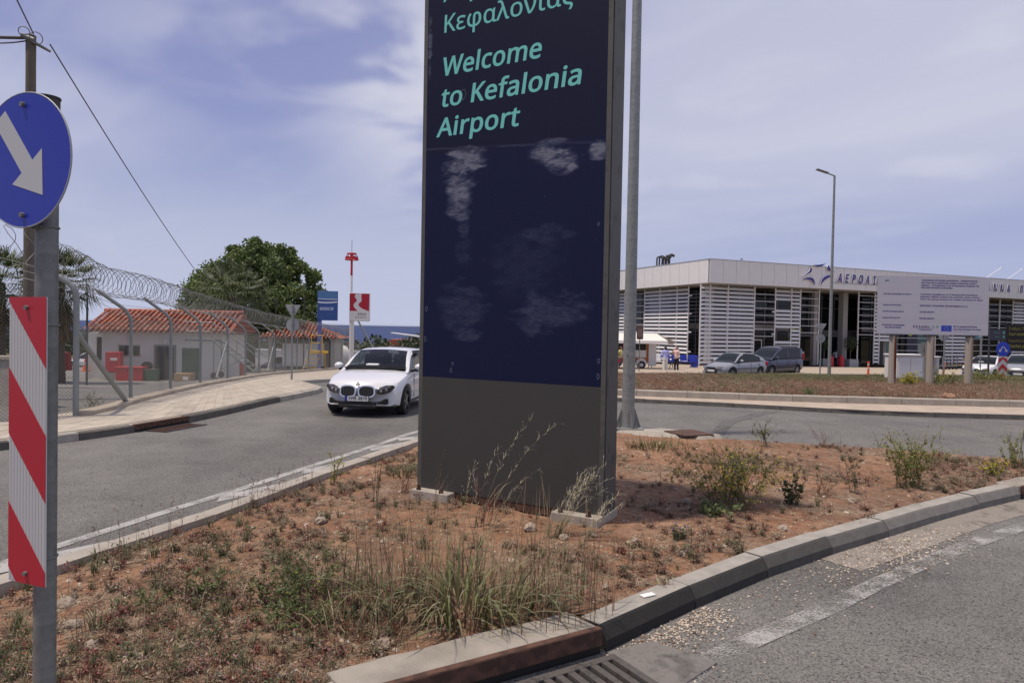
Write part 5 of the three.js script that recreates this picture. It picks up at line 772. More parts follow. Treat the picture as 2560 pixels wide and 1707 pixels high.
function kidneyFront(t, xf, big) {
  for (const z of [1, -1]) {
    const k = new THREE.Group(); k.name = 'kidney_grille'; k.scale.set(1.18, 0.92, 1); k.position.set(xf + 0.0, 0.585, z * 0.2); k.rotation.order = 'YXZ'; k.rotation.set(0, Math.PI / 2 - z * 0.1, 0); k.rotateX(-0.12); t.add(k);
    const o = [[-0.15, -0.02], [-0.13, -0.1], [-0.06, -0.13], [0.1, -0.13], [0.15, -0.08], [0.155, 0.02], [0.14, 0.09], [0.08, 0.125], [-0.08, 0.125], [-0.14, 0.07]].map(([a, b]) => [a * z * -1, b]); const sh = new THREE.Shape(new THREE.CatmullRomCurve3(o.map((p) => new THREE.Vector3(p[0], p[1], 0)), true).getPoints(40).map((p) => new THREE.Vector2(p.x, p.y)));
    part('surround', EXT(sh, 0.03, 0.008, 0, 0, -0.01), M.chrome, k); const inn = new THREE.Shape(sh.getPoints().map((p) => new THREE.Vector2(p.x * 0.87, p.y * 0.84))); part('opening', EXT(inn, 0.036, 0.002, 0, 0, -0.005), M.black, k);
    part('grille_bar', Array.from({ length: 8 }, (_, i) => B(0.01, 0.2 - 0.012 * Math.abs(i - 3.5), 0.012, -0.112 + i * 0.032, 0, 0.036)), M.darkGrey, k).userData.kind = 'stuff';
    // headlamp wrapped round the corner
    const hpts = [[0.0, -0.04], [0.04, -0.07], [0.16, -0.075], [0.3, -0.03], [0.4, 0.07], [0.36, 0.11], [0.2, 0.105], [0.06, 0.06]];
    const hp = z > 0 ? hpts : hpts.map(([a, b]) => [-a, b]).reverse();
    const h = lampShape(hp, 0.03, lampDark, t, 'headlamp', [[xf - 0.025, 0.615, z * 0.42], Math.PI / 2 - 0 + z * -0.0, 0]); h.rotation.set(0, Math.PI / 2 + (z > 0 ? -0.5 : 0.5), 0); h.scale.x = -1; if (true) { h.position.set(xf - 0.045, 0.6, z * 0.405); }
    for (const [a, b] of [[0.09, -0.005], [0.21, 0.02]]) part('projector', [SPH(0.035, z > 0 ? a : -a, b, 0.03, 1, 1, 0.5)], lampGlass, h);
    part('daylight_strip', [ROD([(z > 0 ? 1 : -1) * 0.02, 0.028, 0.036], [(z > 0 ? 1 : -1) * 0.3, 0.085, 0.036], 0.008, 5)], lampGlass, h);
    // side intake
    const ip = [[0.02, -0.03], [0.22, -0.045], [0.26, -0.02], [0.25, 0.07], [0.19, 0.075], [0.08, 0.02], [0.02, 0.015]], im = lampShape(z > 0 ? ip : ip.map(([a, b]) => [-a, b]).reverse(), 0.02, M.black, t, 'side_intake', [[xf - 0.022, 0.35, z * 0.41], 0, 0]); im.rotation.set(0, Math.PI / 2 + (z > 0 ? -0.36 : 0.36), 0); im.scale.x = -1;
  }
  part('lower_intake', [RB(0.05, 0.085, 0.84, 0.015, xf + 0.0, 0.33, 0)], M.black, t);
  part('splitter', B(0.06, 0.03, 0.8, xf - 0.01, 0.24, 0), M.black, t);
  const b = part('badge', C(0.042, 0.042, 0.014, 20, xf - 0.03, 0.735, 0, 0, 0, -1.1), M.black, t); part('roundel', [0, 1, 2, 3].map((i) => { const s = new THREE.Shape(); s.moveTo(0, 0); s.absarc(0, 0, 0.028, i * Math.PI / 2, (i + 1) * Math.PI / 2); s.lineTo(0, 0); return EXT(s, 0.004, 0).rotateX(-Math.PI / 2).translate(0, 0.008, 0).applyMatrix4(new THREE.Matrix4().makeRotationZ(-1.1)).translate(xf - 0.03, 0.735, 0); }), M.signWhite, b);
}
function place(o, x, D, ry, y) { o.position.set(x, y ?? gh(x, D), -D); o.rotation.y = ry; return o; }
const carWhite = phys(0.74, 0.75, 0.77, 0.28, { clearcoat: 1, clearcoatRoughness: 0.05 }), carSilver = phys(0.34, 0.35, 0.37, 0.3, { metalness: 0.55, clearcoat: 1, clearcoatRoughness: 0.06 }), carBlue = phys(0.02, 0.028, 0.07, 0.3, { metalness: 0.3, clearcoat: 1, clearcoatRoughness: 0.06 });
{
  M.glassClear = phys(0.5, 0.56, 0.58, 0.03, { transmission: 1, thickness: 0 });
  const a = makeCar('hatchback_car', 'white hatchback with paired kidney grilles driving past the navy pylon', 'car', { ...hatch, clear: true }, carWhite); kidneyFront(a, 2.2); plate(a, 'XHK·4870', 2.235, 0.43);
  const ins = part('interior_mirror', RB(0.06, 0.05, 0.16, 0.015, 0.42, 1.27, 0), M.black, a);
  place(a, -3.1, 16.9, 0); const f = copy(a, 30.4, 43.5, 0, 'white hatchback with kidney grilles parked by the terminal, right of the concrete board post');
  a.rotation.y = -Math.PI / 2 - 0.1; f.rotation.y = -Math.PI / 2 - 0.95; f.children.filter((c) => c.name === 'number_plate').forEach((c) => f.remove(c));
}
{
  const s = { ...hatch, L: 4.3, W: 1.73, noseTaper: 0.24, tailTaper: 0.16, wr: 0.31, fw: 1.3, rw: -1.3, spokes: 7, dbl: false, top: [[-2.15, 0.9], [-1.9, 0.97], [-1.0, 0.96], [0.2, 0.93], [0.95, 0.9], [1.5, 0.8], [1.95, 0.68], [2.15, 0.58]], roof: [[-1.95, 0.98], [-1.6, 1.2], [-1.0, 1.37], [-0.3, 1.445], [0.2, 1.42], [0.5, 1.28], [1.12, 0.9]], cab: [1.15, 0.25, -1.0, -2.0], pillars: [[-0.45, -0.35], [-2.1, -1.35]], handles: [-0.2, -1.05], seams: [0.8, -0.4, -1.15] };
  const c = makeCar('hatchback_car', 'silver five-door hatchback parked on the road in front of the louvred terminal corner', 'car', s, carSilver); const xf = 2.17;
  for (const z of [1, -1]) { const h = lampShape(z > 0 ? [[0, -0.06], [0.3, -0.03], [0.42, 0.08], [0.2, 0.09], [0, 0.05]] : [[0, -0.06], [0, 0.05], [-0.2, 0.09], [-0.42, 0.08], [-0.3, -0.03]], 0.03, lampGlass, c, 'headlamp', [[xf - 0.03, 0.6, z * 0.36], 0]); h.rotation.set(0, Math.PI / 2 + (z > 0 ? -0.42 : 0.42), 0); h.scale.x = -1; part('fog_lamp', C(0.06, 0.06, 0.03, 12, xf + 0.0, 0.33, z * 0.55, 0, 0, Math.PI / 2), lampGlass, c); }
  part('grille', RB(0.04, 0.1, 0.62, 0.02, xf + 0.005, 0.585, 0), M.black, c); part('lower_intake', RB(0.04, 0.11, 0.85, 0.03, xf + 0.0, 0.3, 0), M.black, c); plate(c, '', 2.205, 0.43); part('tail_lamp', [B(0.08, 0.22, 0.3, -2.1, 0.8, 0.62), B(0.08, 0.22, 0.3, -2.1, 0.8, -0.62)], M.redSheet, c);
  const rub = []; for (const z of [1, -1]) rub.push(B(2.4, 0.04, 0.02, 0, 0.55, z * 0.865)); part('rub_strip', rub, M.darkGrey, c);
  place(c, 12.65, 38.6, -Math.PI + 0.62); c.scale.setScalar(0.96);
  const labels = ['white car beyond the fence at the far left, nearest the palm', 'white car beyond the fence right of the hut stairs'];
  [[-37, 60, 0.3], [-19.5, 58, 0.2]].forEach(([x, D, ry], i) => { const k = copy(c, x, D, ry, labels[i]); k.traverse((m) => { if (m.material === carSilver) m.material = carWhite; }); k.position.y -= 0.1; });
  const sp = copy(c, 4.15, 39.5, 2.6, 'silver car mostly hidden between the pylon and the near lamp post'); sp.rotation.y = -0.4;
  // blue leisure van
  const v = { ...hatch, L: 4.38, W: 1.81, noseTaper: 0.22, tailTaper: 0.05, tumble: 0.78, cabH: 0.75, wr: 0.32, fw: 1.32, rw: -1.4, spokes: 8, dbl: false, top: [[-2.19, 1.05], [-2.1, 1.08], [-1.0, 1.07], [0.4, 1.06], [1.1, 1.04], [1.6, 0.94], [2.0, 0.8], [2.19, 0.62]], bot: [[-2.19, 0.36], [-1.9, 0.26], [0, 0.23], [1.9, 0.23], [2.19, 0.3]], roof: [[-2.16, 1.1], [-2.1, 1.62], [-1.9, 1.77], [-0.6, 1.8], [0.1, 1.77], [0.5, 1.6], [1.42, 1.02]], cab: [1.45, 0.2, -2.0, -2.17], pillars: [[-0.5, -0.36], [-1.98, -1.86], [-2.2, -1.98]], handles: [-0.2, -0.65], seams: [0.85, -0.42, -1.25] };
  const w = makeCar('leisure_van', 'dark blue tall-roofed family van parked behind the silver hatchback', 'van', v, carBlue);
  for (const z of [1, -1]) { const h = lampShape([[0, -0.1], [0.3, -0.02], [0.38, 0.2], [0.1, 0.1]].map(([a, b]) => [a * z, b]), 0.03, lampGlass, w, 'headlamp', [[2.1, 0.72, z * 0.4], 0]); h.rotation.set(0, Math.PI / 2 + (z > 0 ? -0.42 : 0.42), 0); h.scale.x = -1; part('roof_rail', ROD([0.1, 1.8, z * 0.62], [-1.8, 1.81, z * 0.64], 0.02, 5), M.black, w); part('side_trim', B(1.8, 0.09, 0.02, -0.05, 0.52, z * 0.905), M.black, w); part('tail_lamp', B(0.06, 0.4, 0.12, -2.17, 1.15, z * 0.78), M.redSheet, w); }
  part('grille', RB(0.05, 0.16, 0.9, 0.03, 2.19, 0.55, 0), M.black, w); plate(w, '', 2.235, 0.42);
  place(w, 16.6, 43.4, -Math.PI + 0.62);
  // silver crossover at the right edge
  const u = { ...hatch, L: 4.4, W: 1.82, noseTaper: 0.2, tailTaper: 0.08, wr: 0.34, top: [[-2.2, 0.98], [-1.9, 1.04], [0.3, 1.02], [1.0, 1.0], [1.6, 0.9], [2.05, 0.76], [2.2, 0.62]], roof: [[-2.1, 1.04], [-1.8, 1.4], [-1.2, 1.53], [-0.3, 1.57], [0.2, 1.54], [0.5, 1.38], [1.2, 0.98]], cab: [1.22, 0.25, -1.5, -2.12] };
  const e = makeCar('crossover_car', 'silver crossover car at the right edge below the black direction sign', 'car', u, carSilver);
  for (const z of [1, -1]) { const h = lampShape([[0, -0.05], [0.3, 0.0], [0.45, 0.1], [0.1, 0.06]].map(([a, b]) => [a * z, b]), 0.03, lampGlass, e, 'headlamp', [[2.18, 0.68, z * 0.38], 0]); h.rotation.set(0, Math.PI / 2 + (z > 0 ? -0.42 : 0.42), 0); h.scale.x = -1; }
  part('grille', RB(0.05, 0.24, 0.8, 0.06, 2.22, 0.42, 0), M.black, e); plate(e, '', 2.255, 0.42); place(e, 32.6, 43.5, -Math.PI / 2 - 0.75);
}

// ================================================================ PEOPLE
function sdfMesh(caps, lo, hi, n = 56, k = 0.03) { // one continuous surface round tapered capsules joined with a smooth minimum
  const mc = new MarchingCubes(n, new THREE.MeshBasicMaterial(), false, false, 60000); mc.isolation = 0; mc.reset();
  const h = n / 2, p = new THREE.Vector3(), C3 = caps.map(([a, b, r1, r2]) => { const A = new THREE.Vector3(...a), Bq = new THREE.Vector3(...b), d = Bq.clone().sub(A); return [A, d, d.lengthSq() || 1e-6, r1, r2 ?? r1]; });
  for (let z = 0; z < n; z++) for (let y = 0; y < n; y++) for (let x = 0; x < n; x++) {
    p.set(lerp(lo[0], hi[0], ((x - h) / h + 1) / 2), lerp(lo[1], hi[1], ((y - h) / h + 1) / 2), lerp(lo[2], hi[2], ((z - h) / h + 1) / 2)); let m = 9;
    for (const [A, d, l, r1, r2] of C3) { const qx = p.x - A.x, qy = p.y - A.y, qz = p.z - A.z, t = Math.min(1, Math.max(0, (qx * d.x + qy * d.y + qz * d.z) / l)), e = Math.hypot(qx - d.x * t, qy - d.y * t, qz - d.z * t) - lerp(r1, r2, t); const w = Math.max(0, k - Math.abs(m - e)) / k; m = Math.min(m, e) - w * w * k * 0.25; }
    mc.field[x + y * n + z * n * n] = -m;
  }
  mc.update(); const c = mc.count, P = new Float32Array(c * 3), a = mc.positionArray;
  for (let i = 0; i < c; i++) for (let j = 0; j < 3; j++) P[i * 3 + j] = lerp(lo[j], hi[j], (a[i * 3 + j] + 1) / 2);
  let g = new THREE.BufferGeometry(); g.setAttribute('position', new THREE.BufferAttribute(P, 3)); g = mergeVertices(g, 1e-4); g.computeVertexNormals(); return g;
}
const skinM = std(0.42, 0.24, 0.17, 0.6), skinT = std(0.3, 0.16, 0.1, 0.6);
// o: shirt, legs, hair materials; hands: [left, right] elbow and wrist points; facing is +z
function person(label, x, D, ry, o, y) {
  const t = thing('person', label, 'person', x, D, ry, o.group, y), s = o.h / 1.72, sk = o.skin || skinM; t.scale.setScalar(s);
  const lean = o.lean || 0, L = (p) => [p[0], p[1], p[2] + lean * Math.max(0, p[1] - 0.9)];
  const sh = [[-0.17, 1.42, 0], [0.17, 1.42, 0]].map(L), el = (o.elbow || [[-0.24, 1.13, 0.0], [0.24, 1.13, 0.0]]).map(L), wr = (o.wrist || [[-0.25, 0.9, 0.06], [0.25, 0.9, 0.06]]).map(L);
  const st = o.step || 0.03, hip = [[-0.09, 0.92, 0], [0.09, 0.92, 0]], kn = [[-0.1, 0.5, st], [0.1, 0.5, -st * 0.5]], an = [[-0.1, 0.09, st * 0.3], [0.1, 0.09, -st * 2]], toe = an.map((a) => [a[0] * 1.15, 0.035, a[2] + 0.14]);
  const head = L([0, 1.6, 0.01]), caps = [[L([0, 1.42, 0]), L([0, 1.52, 0]), 0.055], [L([0, 1.57, 0.02]), L([0, 1.645, 0.0]), 0.078, 0.086], [L([0, 1.55, 0.05]), L([0, 1.6, 0.05]), 0.05], [L([-0.07, 1.36, 0]), L([0.07, 1.36, 0]), 0.11], [L([0, 1.3, 0]), L([0, 1.0, 0]), 0.125, 0.13]];
  for (const i of [0, 1]) caps.push([sh[i], el[i], 0.05, 0.04], [el[i], wr[i], 0.04, 0.028], [hip[i], kn[i], 0.085, 0.055], [kn[i], an[i], 0.055, 0.038], [an[i], toe[i], 0.04, 0.03]);
  const lo = [-0.6, -0.05, -0.4], hi = [0.6, 1.8, 0.5], gs = [sdfMesh(caps, lo, hi, 72, 0.035)];
  for (const i of [0, 1]) { // hands: palm, four unequal curled fingers, thumb
    const w = new THREE.Vector3(...wr[i]), d = w.clone().sub(new THREE.Vector3(...el[i])).normalize(), q = new THREE.Quaternion().setFromUnitVectors(new THREE.Vector3(0, -1, 0), d), sgn = i ? -1 : 1, hand = [put(new THREE.SphereGeometry(0.04, 8, 6).scale(0.45, 1.15, 0.95), 0, -0.045, 0)];
    [[0.028, 0.066], [0.009, 0.076], [-0.01, 0.072], [-0.028, 0.056]].forEach(([z, l]) => { hand.push(ROD([0, -0.075, z], [sgn * 0.008, -0.075 - l * 0.55, z], 0.0095, 5), ROD([sgn * 0.008, -0.075 - l * 0.55, z], [sgn * 0.028, -0.075 - l * 0.95, z], 0.008, 5)); }); hand.push(ROD([0, -0.03, 0.03], [sgn * 0.012, -0.075, 0.06], 0.011, 5, 0.008));
    hand.forEach((g) => { g.applyMatrix4(M4.compose(w, q, S1)); gs.push(g); });
  }
  const nose = ROD([head[0], head[1] + 0.0, head[2] + 0.085], [head[0], head[1] - 0.03, head[2] + 0.105], 0.012, 5, 0.016); gs.push(nose);
  for (const i of [-1, 1]) gs.push(SPH(0.022, head[0] + i * 0.083, head[1], head[2] - 0.005, 0.4, 1, 0.7, 8));
  part('body', gs, sk, t);
  const face = part('face', [SPH(0.009, head[0] - 0.032, head[1] + 0.012, head[2] + 0.082), SPH(0.009, head[0] + 0.032, head[1] + 0.012, head[2] + 0.082), B(0.045, 0.008, 0.01, head[0], head[1] - 0.055, head[2] + 0.09)], std(0.06, 0.02, 0.02, 0.6), t); face.name = 'eyes_and_mouth'; face.userData.kind = 'stuff';
  // shirt
  const sc = [[L([-0.09, 1.37, 0]), L([0.09, 1.37, 0]), 0.13], [L([0, 1.32, 0]), L([0, 1.0, 0]), 0.145, 0.15], [L([-0.07, 0.98, 0]), L([0.07, 0.98, 0]), 0.125], [L([0, 1.4, 0]), L([0, 1.47, 0]), 0.065]];
  const sl = o.sleeve ?? 1; for (const i of [0, 1]) { const e = sl > 0 ? new THREE.Vector3(...sh[i]).lerp(new THREE.Vector3(...el[i]), Math.min(1, sl)).toArray() : null; if (e) sc.push([sh[i], e, 0.07, 0.058]); if (sl > 1) sc.push([el[i], new THREE.Vector3(...el[i]).lerp(new THREE.Vector3(...wr[i]), 0.9).toArray(), 0.055, 0.043]); }
  part('shirt', sdfMesh(sc, lo, hi, 64, 0.04), o.shirt, t);
  const lc = [[[-0.06, 0.98, 0], [0.06, 0.98, 0], 0.125], [[-0.05, 0.9, -0.02], [0.05, 0.9, -0.02], 0.13]], ll = o.leg ?? 1, loose = o.loose || 0;
  for (const i of [0, 1]) { lc.push([hip[i], kn[i], 0.1, 0.068 + loose]); if (ll === 1) lc.push([kn[i], [an[i][0], 0.1, an[i][2]], 0.068 + loose, 0.055 + loose]); }
  if (o.skirt) lc.push([[0, 0.95, 0], [0, 0.55, 0.02], 0.14, 0.2]);
  part(o.skirt ? 'skirt' : 'trousers', sdfMesh(lc, lo, hi, 64, 0.03), o.legs, t);
  for (const i of [0, 1]) part('shoe', [put(new THREE.SphereGeometry(0.05, 10, 8).scale(0.9, 0.75, 2.4), (an[i][0] + toe[i][0]) / 2, 0.035, an[i][2] + 0.05)], o.shoes, t);
  const hc = [[L([0, 1.665, -0.02]), L([0, 1.64, -0.035]), 0.087, 0.088]]; if (o.long) hc.push([L([0, 1.62, -0.06]), L([0, 1.42, -0.09]), 0.075, 0.05], [L([-0.06, 1.62, -0.03]), L([-0.07, 1.5, -0.04]), 0.04], [L([0.06, 1.62, -0.03]), L([0.07, 1.5, -0.04]), 0.04]); else hc.push([L([0, 1.6, -0.055]), L([0, 1.57, -0.06]), 0.06]);
  part('hair', sdfMesh(hc, [-0.2, 1.3, -0.3], [0.2, 1.8, 0.3], 40, 0.02), o.hair, t);
  return t;
}
const cloth = (r, g, b) => std(r, g, b, 0.9), darkHair = std(0.02, 0.017, 0.015, 0.7), brownHair = std(0.09, 0.035, 0.02, 0.7), shoeW = std(0.6, 0.6, 0.6, 0.7), shoeD = std(0.03, 0.025, 0.02, 0.6), shoeT = std(0.3, 0.17, 0.1, 0.7);
person('person in lilac shirt and white trousers seen from behind before the louvres', 10.05, 44.6, Math.PI + 0.15, { h: 1.66, shirt: cloth(0.4, 0.42, 0.75), sleeve: 2, legs: cloth(0.68, 0.67, 0.63), loose: 0.025, hair: darkHair, shoes: shoeW, elbow: [[-0.29, 1.16, -0.02], [0.29, 1.16, 0.02]], wrist: [[-0.22, 0.98, 0.12], [0.25, 0.95, 0.14]], step: 0.03 });
person('person with red-brown hair in pale pink top and black trousers beside the lilac shirt', 10.78, 44.6, -0.9, { h: 1.68, shirt: cloth(0.7, 0.5, 0.46), sleeve: 0.35, legs: cloth(0.012, 0.012, 0.02), hair: brownHair, long: true, shoes: shoeT, elbow: [[-0.27, 1.2, 0.1], [0.26, 1.2, 0.05]], wrist: [[-0.1, 1.42, 0.28], [0.2, 1.02, 0.18]], step: 0.02 });
person('person in yellow sleeveless top and dark skirt leaning at the food kiosk', 7.05, 44.8, 1.35, { h: 1.6, shirt: cloth(0.62, 0.6, 0.2), sleeve: 0, legs: cloth(0.05, 0.055, 0.09), skirt: true, leg: 0, hair: brownHair, shoes: shoeD, skin: skinT, lean: 0.18, elbow: [[-0.26, 1.16, -0.02], [0.26, 1.16, 0.1]], wrist: [[-0.16, 0.98, 0.16], [0.16, 1.08, 0.3]], step: 0.06 });
person('person in grey shirt and dark trousers in the shaded entrance, left of the yield sign', 25.6, 60.3, Math.PI, { h: 1.75, shirt: cloth(0.22, 0.22, 0.24), sleeve: 0.6, legs: cloth(0.03, 0.03, 0.05), hair: darkHair, shoes: shoeD });
person('person in white shirt seen from behind inside the terminal doorway near the planters', 31.9, 67.2, Math.PI - 0.3, { h: 1.74, shirt: cloth(0.6, 0.6, 0.62), sleeve: 0.6, legs: cloth(0.02, 0.02, 0.03), hair: darkHair, shoes: shoeD });
person('person in bright purple shirt bent over the row of luggage trolleys', 40.5, 60.6, -1.2, { h: 1.74, shirt: cloth(0.06, 0.02, 0.28), sleeve: 0.7, legs: cloth(0.02, 0.02, 0.03), hair: darkHair, shoes: shoeD, skin: skinT, lean: 0.3, elbow: [[-0.26, 1.15, 0.05], [0.26, 1.15, 0.05]], wrist: [[-0.2, 1.0, 0.28], [0.2, 1.0, 0.28]] });
person('person in pale top and sunglasses behind the second white hatchback', 39.6, 53, -0.6, { h: 1.66, shirt: cloth(0.62, 0.5, 0.48), sleeve: 0.5, legs: cloth(0.1, 0.09, 0.1), hair: darkHair, shoes: shoeD });

// ================================================================ FORECOURT AND VERGE FURNITURE
{ // food kiosk trailer
  const t = thing('food_kiosk', 'white and orange food kiosk trailer with cream awnings beside the near lamp post', 'kiosk', 7.9, 46.6, 0.12, undefined, gh(8, 46.6) + 0.12), W = std(0.72, 0.71, 0.69, 0.6), O = std(0.4, 0.13, 0.03, 0.7), aw = std(0.75, 0.72, 0.66, 0.9, 0, { side: THREE.DoubleSide });
  part('body', [B(3.4, 2.0, 2.0, 0, 1.35, -1.0), B(0.55, 2.3, 0.08, 1.75, 1.35, 0.05)], W, t); part('roof', RB(3.7, 0.16, 2.4, 0.04, 0, 2.45, -1.0), W, t);
  part('orange_panel', [B(3.2, 0.32, 0.06, 0, 0.62, 0.02), B(0.22, 1.95, 0.06, 1.45, 1.45, 0.021), B(0.22, 1.95, 0.06, -1.6, 1.45, 0.021)], O, t); part('serving_hatch', B(2.7, 0.95, 0.05, -0.05, 1.75, 0.0), M.black, t); part('counter_panel', B(2.75, 0.52, 0.05, -0.05, 1.0, 0.012), W, t);
  for (const i of [-0.8, -0.2, 0.5, 0.9]) part('shelf_goods', [RB(0.28, 0.2, 0.1, 0.03, i, 1.6 + 0.25 * (i > 0 ? 1 : 0), 0.05)], i < 0 ? M.orange : M.yellow, t);
  const awn = (pts, n) => part(n, [QUAD(...pts.slice(0, 4).map((p) => new THREE.Vector3(...p))), ...(pts[4] || []).map((q) => QUAD(...q.map((p) => new THREE.Vector3(...p))))], aw, t);
  awn([[-2.0, 2.42, 0.2], [2.0, 2.42, 0.2], [2.35, 1.95, 1.4], [-2.4, 1.95, 1.4], [[[-2.4, 1.95, 1.4], [2.35, 1.95, 1.4], [2.35, 1.75, 1.42], [-2.4, 1.75, 1.42]]]], 'front_awning');
  awn([[1.85, 2.45, 0.2], [1.85, 2.45, -2.0], [3.1, 1.95, -2.0], [3.1, 1.95, 0.5], [[[3.1, 1.95, 0.5], [3.1, 1.95, -2.0], [3.1, 1.7, -2.0], [3.1, 1.7, 0.5]]]], 'side_awning');
  for (const s of [-1, 1]) { part('mudguard', [C(0.36, 0.36, 0.2, 18, s * 0.95, 0.38, 0.08, Math.PI / 2)], W, t); part('wheel', C(0.27, 0.27, 0.24, 18, s * 0.95, 0.27, 0.1, Math.PI / 2), M.rubber, t); part('hub', C(0.13, 0.13, 0.02, 12, s * 0.95, 0.27, 0.23, Math.PI / 2), W, t); }
  const b = thing('second_kiosk', 'white umbrella-topped stall at the left of the kiosk behind the pylon edge', 'stall', 4.9, 46.0, 0, undefined, gh(5, 46) + 0.12); part('post', C(0.05, 0.05, 2.3, 8, 1.3, 1.15, 0), W, b); part('post', C(0.05, 0.05, 2.3, 8, -1.3, 1.15, 0), W, b); part('canopy', [new THREE.ConeGeometry(2.6, 0.9, 4, 1, true).rotateY(Math.PI / 4).translate(0, 2.35, 0)], aw, b); part('counter', RB(2.2, 0.9, 0.7, 0.03, 0, 0.55, 0), W, b);
  const sg = thing('bus_stop_sign', 'small brown stop sign on a thin pole in front of the kiosk', 'sign', 7.6, 40.6, 0.1, undefined, gh(7.6, 40.6) + 0.1); part('post', C(0.025, 0.03, 2.3, 8, 0, 1.15, 0), M.galvDark, sg); part('plate', RB(0.4, 0.8, 0.05, 0.02, 0, 2.35, 0.03), std(0.12, 0.07, 0.06, 0.6), sg); part('notice', B(0.28, 0.5, 0.01, 0, 2.35, 0.061), std(0.2, 0.13, 0.11, 0.6), sg);
  const bn = thing('seat_bench', 'row of blue and white metal waiting seats against the louvres behind the couple', 'bench', 11.8, 50.2, 0.25, undefined, gh(11.8, 50) + 0.14);
  part('beam', [B(4.2, 0.06, 0.06, 0, 0.36, 0), ...[-1.7, 0, 1.7].flatMap((x) => [ROD([x, 0.36, 0], [x - 0.05, 0, 0.3], 0.03), ROD([x, 0.36, 0], [x - 0.05, 0, -0.3], 0.03)])], M.darkGrey, bn); for (let i = 0; i < 6; i++) { const m = i === 1 ? M.white : M.blue; const c = part('seat', RB(0.56, 0.05, 0.5, 0.02, -1.75 + i * 0.7, 0.43, 0.05), m, bn); part('seat_back', RB(0.56, 0.45, 0.05, 0.02, -1.75 + i * 0.7, 0.72, -0.22, -0.2), i === 0 || i === 2 || i > 3 ? M.blue : m, c); }
  const bi = thing('litter_bin', 'bright blue round litter bin at the louvred terminal corner', 'bin', 14.1, 52.6, 0, undefined, gh(14.1, 52.6) + 0.14); part('body', C(0.32, 0.27, 0.85, 22, 0, 0.43, 0), M.blue, bi); part('rim', put(new THREE.TorusGeometry(0.325, 0.035, 8, 24), 0, 0.85, 0, Math.PI / 2), M.blue, bi); part('band', C(0.325, 0.318, 0.08, 22, 0, 0.72, 0), std(0.05, 0.08, 0.45, 0.4), bi);
}
function planter(label, s, z) { const [x, D] = term(s, z), t = thing('planter', label, 'planter', x, D, TA, 'planters at the terminal entrance', gh(x, D) + 0.14), lv = new Leaves(); part('box', [B(1.15, 0.72, 0.9, 0, 0.36, 0), B(1.19, 0.06, 0.94, 0, 0.7, 0)], M.signBack, t); part('trunk', C(0.03, 0.045, 1.6, 7, 0, 1.5, 0), M.bark, t); for (let i = 0; i < 900; i++) { const d = rdir(), r = Math.pow(rnd(), 0.5); lv.leaf(new THREE.Vector3(d.x * r * 0.62, 2.25 + d.y * r * 0.75, d.z * r * 0.62), rdir(), rdir(), 0.14, 0.04, mix3([0.03, 0.05, 0.015], [0.06, 0.09, 0.03], rnd())); } part('foliage', lv.geo(), M.leaf, t); }
planter('pale planter box with small tree left of the tall street lamp', 15.3, -2.2); planter('pale planter box with small tree right of the tall street lamp', 17.6, -1.2);
